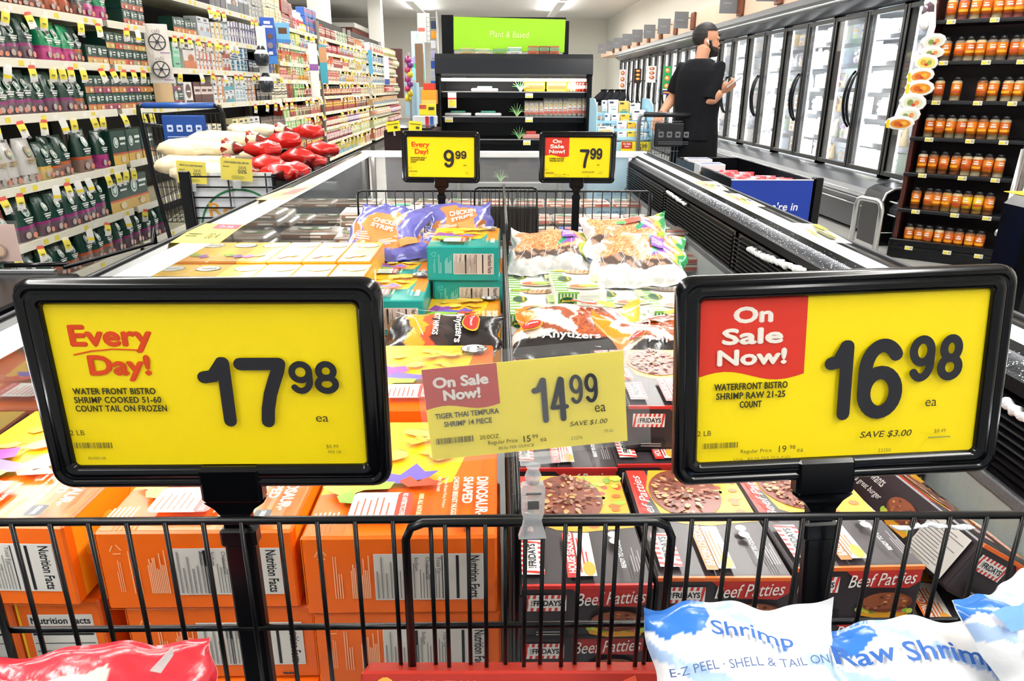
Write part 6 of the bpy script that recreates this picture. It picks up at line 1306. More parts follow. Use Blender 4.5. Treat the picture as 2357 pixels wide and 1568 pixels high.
def every_day(A, w, h, big, small, lines3, num='', extra=True):
    u = lambda v: v*w; q = lambda v: v*h
    A.heavy('Every', u(.07), q(.715), q(.155), ORD, w=u(.26), e=.09); A.line([(u(.072), q(.70)), (u(.13), q(.722)), (u(.2), q(.733)), (u(.28), q(.727))], q(.008), ORD)
    A.heavy('Day!', u(.115), q(.545), q(.15), ORD, w=u(.195), e=.09)
    for i, s in enumerate(lines3): A.heavy(s, u(.045), q(.462-.052*i), q(.038), K2, w=u(min(.31, .0150*len(s))), e=.07, sp=1.08)
    n = len(big); X0 = .465 if n == 2 else .56
    if n == 2: digit(A, big[0], u(.462), q(.26), u(.13), q(.43), u(.043), K1); digit(A, big[1], u(.585), q(.255), u(.17), q(.43), u(.044), K1)
    else: digit(A, big[0], u(.54), q(.25), u(.155), q(.44), u(.042), K1)
    digit(A, small[0], u(.762 if n == 2 else .715), q(.465), u(.078), q(.2), u(.022), K1); digit(A, small[1], u(.845 if n == 2 else .80), q(.465), u(.08), q(.2), u(.022), K1)
    A.text('ea', u(.838), q(.29), q(.036), K2, w=u(.042)); A.text('2 LB', u(.012), q(.212), q(.032), K2); A.barcode(u(.018), q(.128), u(.145), q(.165), '6a6420'); A.text('86400148', u(.055), q(.055), q(.018), '6a6420')
    A.text('$8.99', u(.865), q(.118), q(.026), '6a6420'); A.text('PER LB', u(.87), q(.088), q(.018), '6a6420')
def on_sale(A, w, h, big, small, lines3, save, reg, no='23250'):
    u = lambda v: v*w; q = lambda v: v*h
    P = [(u(0), q(1.0)), (u(0), q(.545))]+[(u(.37*i/12), q(.535+.03*math.sin(i/12*2*math.pi))) for i in range(13)]+[(u(.37), q(1.0))]; A.poly(P[::-1], RED)
    for i, (s, w_) in enumerate((('On', .13), ('Sale', .205), ('Now!', .235))): A.heavy(s, u(.185), q(.855-.125*i), q(.09), 'f6ece0', w=u(w_), e=.13, al='c')
    for i, s in enumerate(lines3): A.heavy(s, u(.185), q(.455-.055*i), q(.040), K2, w=u(min(.31, .0150*len(s))), e=.07, al='c', sp=1.08)
    if len(big) == 2: digit(A, big[0], u(.435), q(.24), u(.115), q(.49), u(.046), K1); digit(A, big[1], u(.555), q(.24), u(.16), q(.49), u(.048), K1)
    else: digit(A, big[0], u(.53), q(.24), u(.15), q(.47), u(.042), K1)
    digit(A, small[0], u(.728 if len(big) == 2 else .69), q(.46), u(.09), q(.28), u(.029), K1); digit(A, small[1], u(.828 if len(big) == 2 else .785), q(.46), u(.09), q(.28), u(.029), K1)
    A.text('ea', u(.80), q(.305), q(.04), K2, w=u(.04)); A.text('2 LB', u(.0), q(.182), q(.032), K2); A.barcode(u(.02), q(.10), u(.145), q(.135), '6a6420')
    A.text('Regular Price', u(.155), q(.055), q(.03), K2, w=u(.11)); A.text(reg[:2], u(.29), q(.058), q(.042), K2); A.text(reg[2:], u(.328), q(.075), q(.026), K2); A.text('ea', u(.355), q(.055), q(.02), K2)
    A.text('SAVE $'+save, u(.575), q(.12), q(.046), K2, w=u(.185), shear=.2, bold=.01); A.text(no, u(.645), q(.03), q(.022), '6a6420'); A.text('$8.49', u(.84), q(.135), q(.026), '6a6420'); A.rect(u(.82), q(.105), u(.9), q(.115), '9a9440'); A.text('Unit   $9.99 PER POUND', u(.13), q(.018), q(.018), '6a6420', w=u(.2))
c_l = YP(487, 880, .70); price_sign('large black framed yellow Every Day price sign on the left of the front divider', (c_l.x, .70, 1.055), .362, .232, lambda A, w, h: every_day(A, w, h, '17', '98', ['WATER FRONT BISTRO', 'SHRIMP COOKED 51-60', 'COUNT TAIL ON FROZEN']), .42, rot=(0, 0, .0), stem_dx=.008)
cr = DP(1933, 868, .795)
price_sign('large black framed On Sale Now price sign on the right of the front divider', cr, .366, .236, lambda A, w, h: on_sale(A, w, h, '16', '98', ['WATERFRONT BISTRO', 'SHRIMP RAW 21-25', 'COUNT'], '3.00', '1998'), .42, rot=(math.radians(-6), math.radians(-2.0), .02), stem_dx=-.012)
c2_ = YP(1015, 362, 3.37); price_sign('small-looking black framed Every Day price sign on the far divider', (c2_.x, 3.37, c2_.z), .352, .228, lambda A, w, h: every_day(A, w, h, '9', '99', ['SIGNATURE SELECT', 'CHICKEN STRIPS', 'CRISPY']), .34, rot=(0, .01, 0))
c3_ = YP(1329, 363, 3.37); price_sign('black framed On Sale Now price sign on the far divider', (c3_.x, 3.37, c3_.z), .348, .228, lambda A, w, h: on_sale(A, w, h, '7', '99', ['S FARMS CHICKEN', 'FROZEN 48.0 OZ'], '2.00', '899'), .34, rot=(0, .005, 0))
# ---- clear sleeved card on a clip
ctr = DP(1212, 935, .745); t = thing('sleeved_price_card', 'yellow On Sale Now card in a clear sleeve between the two large signs', 'price card', ctr, (math.radians(-4), math.radians(-5.0), .03))
W, Hh = .205, .099
A = Art(plane((-W/2, 0, -Hh/2), (1, 0, 0), (0, 0, 1)), step=.00012); A.mb.box((-W/2, 0, -Hh/2), (W/2-.0, .0008, Hh/2), 'f5e23a')
P = [(0, Hh), (0, Hh*.58)]+[(W*.37*i/10, Hh*(.56+.03*math.sin(i/10*2*math.pi))) for i in range(11)]+[(W*.37, Hh)]; A.poly(P[::-1], 'b8403c')
A.heavy('On Sale', W*.185, Hh*.79, Hh*.11, 'f6ece4', w=W*.27, e=.13, al='c'); A.heavy('Now!', W*.185, Hh*.65, Hh*.11, 'f6ece4', w=W*.18, e=.13, al='c')
A.text('TIGER THAI TEMPURA', W*.2, Hh*.455, Hh*.06, K2, w=W*.32, bold=.02, al='c'); A.text('SHRIMP 14 PIECE', W*.2, Hh*.36, Hh*.06, K2, w=W*.24, bold=.02, al='c')
digit(A, '1', W*.53, Hh*.30, W*.09, Hh*.5, W*.030, '2c2d33'); digit(A, '4', W*.615, Hh*.30, W*.10, Hh*.5, W*.030, '2c2d33'); digit(A, '9', W*.72, Hh*.48, W*.066, Hh*.32, W*.019, '2c2d33'); digit(A, '9', W*.795, Hh*.48, W*.066, Hh*.32, W*.019, '2c2d33')
A.text('ea', W*.84, Hh*.37, Hh*.075, '3c3c30', w=W*.055); A.text('SAVE $1.00', W*.71, Hh*.23, Hh*.06, '3c3c30', w=W*.19, shear=.2); A.barcode(W*.03, Hh*.18, W*.22, Hh*.245, '6a6450'); A.text('20.0OZ', W*.25, Hh*.19, Hh*.045, '4a4a3a')
A.text('Regular Price', W*.29, Hh*.11, Hh*.055, '4a4a3a', w=W*.15); A.text('15', W*.47, Hh*.115, Hh*.07, '3c3c30', bold=.01); A.text('99', W*.515, Hh*.145, Hh*.045, '3c3c30'); A.text('ea', W*.555, Hh*.105, Hh*.035, '3c3c30'); A.text('80.0¢ PER OUNCE', W*.34, Hh*.05, Hh*.04, '5a5a48', w=W*.18); A.text('23276', W*.71, Hh*.09, Hh*.035, '6a6a58'); A.text('75.0¢', W*.88, Hh*.13, Hh*.04, '6a6a58')
A.obj('price_card', mat('glossy_sign_card'), t)
m = MB(); m.box((-W/2-.006, -.0025, -Hh/2-.004), (W/2+.024, -.0019, Hh/2+.014), 'ffffff'); m.obj('clear_sleeve', glassmat('clear_film', clear=.995, rough=.12, haze=.04), t)
m = MB(); m.box((-.012, -.008, -Hh/2-.014), (.040, .004, -Hh/2-.004), 'e8eaec', .001); m.obj('card_gripper', glassmat('clear_plastic', clear=.9, rough=.08, haze=.25), t)
clp = mat('translucent_clip', 'cfd3d6', rough=.2)
cc = thing('plastic_clip', 'small clear plastic clip gripping the front wire divider under the sleeved card', 'clip', DP(1226, 1160, .775), (0, 0, .05))
cm = glassmat('clip_plastic', clear=.75, rough=.1, haze=.35)
m = MB(); m.loft([[(s*a, -.006+yy, z) for a, yy in ((-1, 0), (1, 0), (1, .009), (-1, .009))] for s, z in ((.011, .026), (.0125, .02), (.012, -.008), (.009, -.018), (.014, -.036), (.015, -.04))], 'd6d9dc', smooth=False); m.obj('clip_body', cm, cc)
m = MB(); m.lathe([(.007, .026), (.009, .034), (.006, .042), (.008, .046)], 12, 'e6e8ea'); m.obj('swivel', cm, cc)
m = MB(); m.box((-.006, -.008, -.002), (.006, -.006, .008), '8a6a3a'); m.box((-.008, -.0085, .016), (.008, -.0065, .018), '9a3a3a'); m.obj('clip_spring', STEEL(), cc)
# ---- bags and box at the bottom edge
def cf_shr(u, v, R): return '2f6fc0' if (v > .86 and u < .35) or (.3 < u < .55 and v < .2) else ('f4f5f8' if math.sin(u*9+v*14) > -.8 else 'a9c4ea')
SB = [(1722, 1625, .735, .195, .19, .75, .02, 'white and blue shrimp bag at the bottom with the 25 count mark'), (2120, 1640, .735, .20, .17, .75, .05, 'white and blue Raw Shrimp bag right of the 25 count one'), (2375, 1500, .745, .13, .13, .8, .45, 'blue and white shrimp bag at the bottom right corner')]
for i, (px, py, z, W, L, rx, rz, lab) in enumerate(SB):
    m, f = bag(W, L, .035, 80+i, cf_shr, nx_=70, ny_=60, wr=.075, seal=.08); A = Art(lambda x, y, z, f=f: f(x, y, z), step=.0008)
    bl = '2a5ca8'
    if i == 0:
        A.text('Shrimp', -.035, .058, .018, bl, w=.08, bold=.01, rot=-.12); A.text('E-Z PEEL · SHELL & TAIL ON', -.088, .028, .008, '4a5f8f', w=.165, rot=.05); A.poly([(-.06, -.06), (-.045, -.02), (-.01, .012), (.05, -.005), (.075, -.05), (.05, -.08)], '2f6fb8'); A.text('25', -.015, -.035, .022, 'f2f6fb', w=.035, bold=.0); A.text('Jumbo', -.03, -.008, .009, 'dfeaf6', shear=.3); A.text('COUNT', .027, -.03, .006, 'a9c8e8')
    elif i == 1:
        A.text('Raw Shrimp', -.088, .042, .024, bl, w=.165, bold=.015, rot=-.05); A.text('E-Z PEEL · SHELL & TAIL ON', -.085, .018, .009, '4a5f8f', w=.165, rot=-.03)
    else: A.text('Raw', -.045, -.01, .025, bl, w=.06, bold=.01, rot=.1); A.grid(-.05, .03, .05, .05, '5f8fd8', 6, 2)
    put_bag('shrimp_bag', m, [('bag_print', A)], lab, 'food bag', place(DP(px, py, .72), rx, 0, rz), grp='white and blue shrimp bags')
pt = YP(1190, 1535, .66); m = MB(); W = YP(1560, 1545, .66).x - YP(832, 1535, .66).x
t = thing('tempura_carton', 'dark red glossy carton with gold emblem at the bottom edge', 'carton', (YP(832, 1535, .66).x, .655, YP(1100, 1535, .66).z), (math.radians(58), .012, 0)); m.box((0, -.18, -.05), (W, 0, 0), 'a52a1e', .003); m.obj('carton_body', CARD(), t)
A = Art(plane((0, -.18, 0), (1, 0, 0), (0, 1, 0)), step=.0003); A.text('TIGER THAI', .045, .152, .018, 'f3e6d6', w=.085, bold=.01); A.oval(.028, .160, .012, .014, 'd8a23c', 14); A.oval(.028, .153, .007, .006, 'f2e6c8', 10); A.oval(.024, .160, .002, .003, '5a3010', 6); A.oval(.032, .160, .002, .003, '5a3010', 6); A.line([(.018, .146), (.028, .142), (.038, .146)], .002, '5a3010'); A.poly([(W*.82, .17), (W*.86, .176), (W*.9, .12), (W*.85, .13)], 'e0583a'); A.line([(W*.5, .14), (W*.7, .156), (W*.82, .16)], .0015, '4a1010'); A.obj('carton_print', CARD(), t)
def cf_red(u, v, R): return 'e9c9bc' if (u < .55 and v < .8) else 'c02a38'
m, f = bag(.22, .15, .03, 95, cf_red, wr=.2); put_bag('red_food_bag', m, [], 'red and pale bag poking up at the bottom left', 'food bag', place(DP(225, 1668, .74), .7, 0, .12))
m = MB(); a, b_, c_, d_ = DP(345, 1545, .735), DP(395, 1492, .73), DP(398, 1510, .732), DP(370, 1550, .735); m.add([a, b_, c_, d_, a+Vector((0, .002, 0)), b_+Vector((0, .002, 0)), c_+Vector((0, .002, 0)), d_+Vector((0, .002, 0))], [(0, 3, 2, 1), (4, 5, 6, 7), (0, 1, 5, 4), (1, 2, 6, 5), (2, 3, 7, 6), (3, 0, 4, 7)], 'f0e6e2'); m.obj('torn_bag_corner', FILM(), label='small pale torn corner sticking up from the red bag', cat='bag corner')
# ================================================================== side bins, carts, display, person
def remesh(mb, vox, name, m, parent, smooth=2, **k):
    o = mb.obj('tmp', m); md = o.modifiers.new('r', 'REMESH'); md.mode = 'VOXEL'; md.voxel_size = vox; md.use_smooth_shade = True
    sm = o.modifiers.new('s', 'SMOOTH'); sm.iterations = smooth; sm.factor = .5
    me = bpy.data.meshes.new_from_object(o.evaluated_get(bpy.context.evaluated_depsgraph_get())); bpy.data.objects.remove(o)
    me.materials.clear(); return put(name, me, m, parent, **k)
# ---- blue fronted bin on the right
fb = ZP(1686, 412, .86); fr_ = ZP(1888, 416, .86); LB = 1.35
t = thing('promotion_bin', 'black open bin with a blue lettered front right of the bunker', 'bin', (fb.x, fb.y, 0)); W = fr_.x-fb.x
for nm, lo, hi in (('side_wall', (0, 0, 0), (.02, LB, .86)), ('side_wall', (W-.02, 0, 0), (W, LB, .86)), ('back_wall', (.02, LB-.02, 0), (W-.02, LB, .86)), ('front_wall', (.02, 0, 0), (W-.02, .02, .85)), ('bin_floor', (.02, .02, .60), (W-.02, LB-.02, .62))):
    m = MB(); m.box(lo, hi, '111218', .003); m.obj(nm, BLKP(), t)
m = MB(); m.box((W, -.015, 0), (W+.05, .05, .868), '0c0d11', .006); m.obj('corner_post', BLKP(), t)
m = MB(); m.box((-.005, -.012, .12), (W-.01, -.002, .855), '1c3a9a', .002); s = m.obj('front_sign', PAPER(), t); m = MB(); m.box((-.008, -.014, .853), (W-.01, 0, .858), 'dfe1e6'); m.obj('sign_edge', PAPER(), s)
A = Art(plane((0, -.0125, 0), (1, 0, 0), (0, 0, 1)), step=.0012); A.text('sure, we\'re in', .05, .675, .055, 'f2f4fa', w=W*.72, bold=.012, shear=.12)
A.text('ver', W*.5, .585, .045, 'f2f4fa', w=W*.16, bold=.012, shear=.12)
A.obj('sign_lettering', PAPER(), s)
def blucart(px, py, lab):
    p = ZP(px, py, .86); tt = thing('blue_white_carton', lab, 'carton', (p.x, p.y, .64), (0, 0, -.05)); m = MB(); m.box((-.085, 0, 0), (.085, .16, .235), 'f2f1f4', .003); m.obj('carton_body', CARD(), tt)
    A = Art(plane((-.085, 0, 0), (1, 0, 0), (0, 0, 1)), step=.001); A.rect(.055, .004, .165, .19, '1f3fa8'); A.rect(.0, .0, .05, .19, 'b8a888'); A.oval(.025, .1, .02, .04, '8a7a5a', 12); A.obj('front_print', CARD(), tt)
    A = Art(plane((-.085, 0, .235), (1, 0, 0), (0, 1, 0)), step=.001); A.rect(.01, .02, .16, .04, '2a4ab0'); A.rect(.01, .07, .16, .09, '2a4ab0'); A.obj('top_print', CARD(), tt)
blucart(1612, 372, 'blue and white carton at the far left corner of the blue fronted bin'); blucart(1640, 384, 'blue and white carton standing just nearer than the corner one in the bin')
def redtop(seed):
    R = random.Random(seed); m = MB(); W_ = .115; rings = []
    for z, sx, d_ in ((0, .8, .03), (.06, 1.0, .045), (.13, .98, .035), (.165, .96, .008), (.215, 1.04, .003)):
        rings.append([(sx*W_/2*p+R.uniform(-.003, .003), d_*q+R.uniform(-.004, .004), z) for p, q in ((-1, -.4), (-.5, -1), (.5, -1), (1, -.4), (1, .4), (0, 1), (-1, .4))])
    m.loft(rings, cols=lambda i, j: ['cfcdd6', 'd4d2dc', 'aab0d8', 'd8525a'][i]); A = Art(plane((-W_/2, -.0065, .17), (1, 0, 0), (0, 0, 1)), step=.001, mb=m); A.text('MULTI', W_*.2, .012, .02, 'f3dcdc', w=W_*.6, bold=.02)
    return m
for i, (px, py) in enumerate(((1658, 392), (1682, 388), (1700, 396), (1718, 392), (1742, 402), (1763, 400), (1782, 404), (1803, 406), (1690, 404), (1728, 406))):
    p = ZP(px, py+2, .855); redtop(i).obj('zip_bag', FILM(), loc=(p.x, p.y, .635), rot=(random.Random(i).uniform(-.2, .1), 0, random.Random(i+9).uniform(-.3, .3)), label=f'clear zip bag with a red top strip, {ordn(i)} from the blue cartons in the bin', cat='zip bag', group='red topped zip bags in the blue fronted bin')
# ---- wire fronted bin on the left
zl = .95; q0 = ZP(402, 398, zl-.04); q1 = ZP(622, 400, zl-.04)
X0b, X1b, Yb, Lb = q0.x+.02, -1.19, q0.y, 1.35; W = X1b-X0b
t = thing('wire_bin', 'black wire fronted bin with a pale lettered panel left of the bunker', 'bin', (X0b, Yb, 0))
m = MB(); m.box((.05, .02, .1), (W-.02, .03, .91), 'dfe1e8'); s = m.obj('front_panel', PAPER(), t)
A = Art(plane((.05, .0195, .1), (1, 0, 0), (0, 0, 1)), step=.001); cx, cy, r = .25, .50, .22
A.line([(cx+r*math.cos(a*.1), cy+r*math.sin(a*.1)) for a in range(-4, 36)], .012, '2f7a4a'); A.text('Ready', cx-.17, cy+.05, .10, 'd99a3a', w=.31, bold=.01); A.rect(cx-.05, cy-.12, cx+.06, cy-.06, '4a8a6a'); A.obj('panel_print', PAPER(), s)
m = MB(); m.box((0, -.01, 0), (.06, .06, .92), '0d0e13', .005); m.obj('corner_post', BLKP(), t)
for i in range(9): m = MB(); z = .89-.055*i; m.tube([(.05, 0, z), (W, 0, z)], .0045, 6, '0b0c10'); m.obj('wire', BLK(), t)
for i in range(4): m = MB(); x = .06+.2*i; m.tube([(x, -.005, .2), (x, -.005, .91)], .0045, 6, '0b0c10'); m.obj('wire', BLK(), t)
for nm, lo, hi in (('side_rail', (W-.02, 0, .80), (W, Lb, .905)), ('back_rail', (.02, Lb-.02, .80), (W, Lb, .93)), ('side_rail', (0, .06, .76), (.02, Lb, .90)), ('bin_floor', (.02, .04, .72), (W-.02, Lb, .74))): m = MB(); m.box(lo, hi, '15171b', .004); m.obj(nm, BLKP(), t)
def broom(px, py, z, lab, rz, layer, L=.42, R0=.068, tail=True, head=True):
    """a bundle: cream sheaf in a bag, tied neck, glossy red wrapped head"""
    p = DP(px, py, z); tt = thing('wrapped_bundle', lab, 'bundle', p, (0, 0, rz), 'cream and red wrapped bundles in the wire bin'); R = random.Random(layer)
    if tail:
        m = MB(); rings = []
        for i in range(9):
            u = i/8; a = R0*(.6+.8*u) if u < .9 else R0*1.25; b_ = R0*(.62+.22*u) if u < .9 else R0*.45
            rings.append([(-.04-L*u, a*1.5*math.cos(g)+R.uniform(-.006, .006), b_*math.copysign(abs(math.sin(g))**.6, math.sin(g))*(1+.12*math.sin(g*7))+R.uniform(-.008, .008)) for g in [2*math.pi*k/14 for k in range(14)]])
        m.loft(rings, cols=lambda i, j: ['e2d3b2', 'dac9a6', 'e8dcc2'][(i//2+j) % 3]); m.obj('cream_sheaf', FOIL(), tt)
    if head:
        m = MB(); rings = []
        for i, (x, r) in enumerate(((-.10, .055), (-.05, .035), (0, .014), (.015, .016))): rings.append([(x, r*1.3*math.cos(g)*(1+.2*(k % 2)), r*math.sin(g)*(1+.2*(k % 2))) for k, g in enumerate([2*math.pi*k/14 for k in range(14)])])
        m.loft(rings, cols=lambda i, j: 'c85a1e' if (i == 0 and j % 4 == 0) else '8a1f16'); m.obj('tied_neck', FILM(), tt)
        m = MB(); m.tube([(.008, -.018, 0), (.01, 0, .016), (.008, .018, 0)], .005, 6, '3fa060'); m.obj('green_tie', PLAS(), tt)
        m = MB(); rings = []
        for i, (x, r) in enumerate(((.015, .014), (.035, .034), (.07, .050), (.12, .058), (.165, .052), (.20, .044), (.225, .030), (.235, .01))): rings.append([(x+R.uniform(-.008, .008), r*1.25*math.cos(g)+R.uniform(-.010, .010), r*math.sin(g)*.9+R.uniform(-.012, .010)) for g in [2*math.pi*k/12 for k in range(12)]])
        m.loft(rings, cols=lambda i, j: 'c8201a' if i < 4 or j % 3 else 'd84a48'); m.obj('red_wrap', FOIL(), tt)
BR = [(558, 342, 4.35, -.05, 'uppermost at the front of the pile'), (610, 322, 4.7, -.05, 'second back along the top of the pile'), (672, 303, 5.15, -.1, 'topmost one near the back'), (560, 378, 4.25, .05, 'lower down by the left price card'), (592, 398, 4.12, -.15, 'at the bottom of the pile between the two cards'),
      (640, 362, 4.6, .1, 'right of centre in the middle of the pile'), (628, 392, 4.25, -.2, 'lowest against the black side rail'), (700, 345, 5.0, .1, 'far right beside the rail'), (668, 372, 4.7, 0, 'half hidden against the rail')]
for i, (px, py, D, rz, s) in enumerate(BR): broom(px, py, D, f'cream bundle with a red head, {s}', rz, i, tail=i not in (6, 7, 8))
def clipcard(px, py, D, lab, l1, rz=.0, sz=(.165, .115)):
    t2 = thing('clipped_price_card', lab, 'price card', DP(px, py, D), (0, .07, rz)); W_, H_ = sz; A = Art(plane((-W_/2, -.001, -H_/2), (1, 0, 0), (0, 0, 1)), step=.0006); A.mb.box((-W_/2, -.001, -H_/2), (W_/2, .001, H_/2), 'f4e02a')
    A.text(l1, 0+W_*.12, H_*.76, H_*.09, '3a3a20', w=W_*.78, bold=.03); A.text('SAVE', W_*.58, H_*.52, H_*.14, '3a3a20', w=W_*.24); A.text('50%', W_*.55, H_*.33, H_*.17, '3a3a20', w=W_*.28, bold=.01); A.lines(W_*.08, H_*.60, W_*.3, H_*.66, 1, '6a6a3a'); A.lines(W_*.35, H_*.08, W_*.9, H_*.25, 3, '8a8a3a', .3, 3)
    A.obj('price_card', PAPER(), t2); m = MB(); m.box((-W_/2-.006, -.003, -H_/2-.004), (W_/2+.006, -.0024, H_/2+.016), 'ffffff'); m.obj('clear_sleeve', glassmat('clear_film'), t2)
    m = MB(); m.box((-.022, -.006, -H_/2-.045), (.022, .002, -H_/2+.002), 'd4d8da', .004); m.obj('card_clip', glassmat('clip_plastic'), t2)
clipcard(441, 397, 3.86, 'yellow save 50% card clipped at the left of the wire bin', 'MEDAL DUAL SIDED BBQ BASKET', 0, (.155, .115)); clipcard(544, 390, 3.84, 'yellow save 50% card clipped at the middle of the wire bin', 'LONG HANDLE GRILL BROOM')
# ---- shopping carts
def cart(loc, rz, lab, body, hcol, panel, Hh=1.2, W=.60, L=.85):
    t = thing('shopping_cart', lab, 'shopping cart', loc, (0, 0, rz)); bm = mat('cart_'+body, body, rough=.35, metal=.0 if body == '0f1116' else .7)
    m = MB(); m.tube([(-W*.42, 0, Hh), (W*.42, 0, Hh)], .019, 10, hcol); m.obj('handle_bar', mat('handle_'+hcol, hcol, rough=.35), t)
    for s in (-1, 1):
        m = MB(); m.tube([(s*W*.42, 0, Hh), (s*W*.48, .0, Hh-.008), (s*W*.5, .02, Hh-.05), (s*W*.47, .05, .75), (s*W*.42, .12, .25), (s*W*.42, .18, .16)], .016, 8, body); m.obj('upright', bm, t)
        m = MB(); m.tube([(s*W*.42, .12, .25), (s*W*.35, L, .22)], .013, 7, body); m.obj('lower_rail', bm, t)
        m = MB(); m.tube([(s*W*.47, .03, Hh-.12), (s*W*.38, L, Hh-.20)], .009, 6, body); m.obj('top_rail', bm, t)
    for x, y in ((-.4, .15), (.4, .15), (-.33, L-.05), (.33, L-.05)): m = MB(); m.lathe([(.03, -.014), (.06, -.012), (.06, .012), (.03, .014)], 14, '2a2a2e', M=Matrix.Translation((x*W, y, .06)) @ Matrix.Rotation(math.pi/2, 4, 'Y')); m.box((x*W-.012, y-.02, .06), (x*W+.012, y+.02, .17), '55565a'); m.obj('wheel', mat('cart_wheel', '1c1c20', rough=.6), t)
    def panel_w(nm, A_, B_, C_, D_, n, k, r=.0026):
        m = MB(); A_, B_, C_, D_ = map(Vector, (A_, B_, C_, D_))
        for i in range(n+1): u = i/n; m.tube([A_.lerp(B_, u), D_.lerp(C_, u)], r, 4, body)
        for j in range(k+1): u = j/k; m.tube([A_.lerp(D_, u), B_.lerp(C_, u)], r*1.2, 4, body)
        m.obj(nm, bm, t, kind='stuff')
    w = W*.46
    panel_w('side_wires', (-w, .05, Hh-.13), (-W*.37, L, Hh-.21), (-W*.33, L, .55), (-w*.95, .08, .42), 22, 4); panel_w('side_wires', (w, .05, Hh-.13), (W*.37, L, Hh-.21), (W*.33, L, .55), (w*.95, .08, .42), 22, 4)
    panel_w('front_wires', (-W*.37, L, Hh-.21), (W*.37, L, Hh-.21), (W*.33, L, .55), (-W*.33, L, .55), 14, 3); panel_w('rear_wires', (-w, .03, Hh-.05), (w, .03, Hh-.05), (w*.95, .07, .42), (-w*.95, .07, .42), 16, 3)
    panel_w('basket_floor_wires', (-w*.95, .08, .42), (w*.95, .08, .42), (W*.33, L, .55), (-W*.33, L, .55), 12, 8)
    panel_w('lower_rack_wires', (-W*.4, .15, .24), (W*.4, .15, .24), (W*.34, L, .22), (-W*.34, L, .22), 6, 5)
    m = MB(); m.box((-W*.22, -.012, Hh-.24), (W*.30, -.0, Hh-.06), panel, .008); s = m.obj('child_seat_panel', mat('seat_panel_'+panel, panel, rough=.35), t)
    A = Art(plane((-W*.22, -.0125, Hh-.24), (1, 0, 0), (0, 0, 1)), step=.0012); c = 'c9d6ee' if panel != '15161a' else '6a6c72'
    for k in range(4): A.rrect(.03+.065*k, .07, .07+.065*k, .115, .006, c); A.rect(.04+.065*k, .085, .06+.065*k, .10, panel)
    A.lines(.03, .02, .27, .05, 2, c, .3, 2); A.obj('panel_symbols', PAPER(), s); return t
pc = DP(418, 243, 4.9); cart((pc.x-.02, pc.y-.0, 0), .03, 'black shopping cart with a blue handle left of the wire bin', '0f1116', '2350a0', '1f4a98', Hh=pc.z, W=.56, L=.8)
pc = DP(1532, 264, 5.62); cart((pc.x+.02, pc.y, 0), -.05, 'grey wire shopping cart with a black handle held by the man', '8d9196', '1b1c20', '15161a', Hh=pc.z, W=.44, L=.55)
# ---- blue card display with cartons
Yd = 5.95; dl, dr = YP(1372, 340, Yd).x, YP(1500, 340, Yd).x; zb_ = YP(1430, 328, Yd).z
t = thing('card_display', 'pale blue cardboard display full of white and yellow cartons beyond the bunker', 'display', (dl, Yd, 0)); W = dr-dl; ztop = YP(1400, 228, Yd).z
m = MB(); m.box((0, 0, 0), (W, .5, zb_), 'a9d4ea', .004); s = m.obj('base', PAPER(), t)
A = Art(plane((0, -.001, 0), (1, 0, 0), (0, 0, 1)), step=.002); A.text('GUARANTEED', .02, zb_-.42, .045, '4f8fb8', w=.25); A.text('GOOD', .03, zb_-.52, .075, '3f7fa8', w=.2, bold=.0); A.text('STUFF', .03, zb_-.62, .075, '3f7fa8', w=.22); A.oval(W*.75, zb_-.25, .045, .045, 'd8703a', 18); A.oval(W*.75, zb_-.25, .025, .025, 'a9d4ea', 16); A.text('STUFF', W-.16, zb_-.66, .05, '5f9fc0', w=.14); A.obj('base_print', PAPER(), s)
for x in (0, W): 
    m = MB(); prof = [(0, zb_), (0, zb_+.10), (.05, zb_+.28), (.2, ztop), (.5, ztop), (.5, zb_)]; m.loft([[(x+dx, y, z) for y, z in prof] for dx in (-.004, .004)], 'a3d2ea', smooth=False); m.obj('side_wing', PAPER(), t)
for k in range(4): m = MB(); z = zb_+.02+k*(ztop-zb_-.1)/4; y = .02+.11*k; m.box((.006, y, z), (W-.006, y+.14, z+.02), '9fcbe2'); m.box((.006, y-.004, z), (W-.006, y, z+.022), 'a9d4ea'); m.obj('tier', PAPER(), t)
BX = [(1400, 230, 1424, 262, 'f4f4f2', '5fa0a8', .36), (1424, 233, 1448, 262, 'e6c25a', '4a9a98', .36), (1449, 238, 1472, 262, 'efe9e0', '4a7fc0', .36), (1386, 231, 1398, 262, 'eef2f2', '8ab0b8', .36), (1407, 262, 1427, 290, 'f6f6f4', 'c0508a', .25), (1428, 263, 1449, 281, 'f0c040', 'e8e4d8', .25), (1456, 253, 1486, 277, 'f6f6f4', 'e0588a', .25), (1391, 262, 1405, 290, 'e9eef2', '6a7a9a', .25),
      (1420, 280, 1443, 301, 'f6f6f4', 'e0588a', .14), (1444, 281, 1462, 300, 'f0b83a', '3f6fb0', .14), (1464, 283, 1492, 306, 'f6f6f4', 'e0588a', .14), (1376, 292, 1412, 303, 'f4efe0', 'f0c83a', .10), (1422, 303, 1443, 322, 'f6f6f4', 'e0588a', .04), (1444, 302, 1462, 322, 'f3d24a', '3f7fc0', .04), (1464, 307, 1491, 323, 'f4f4ee', 'c0703a', .04)]
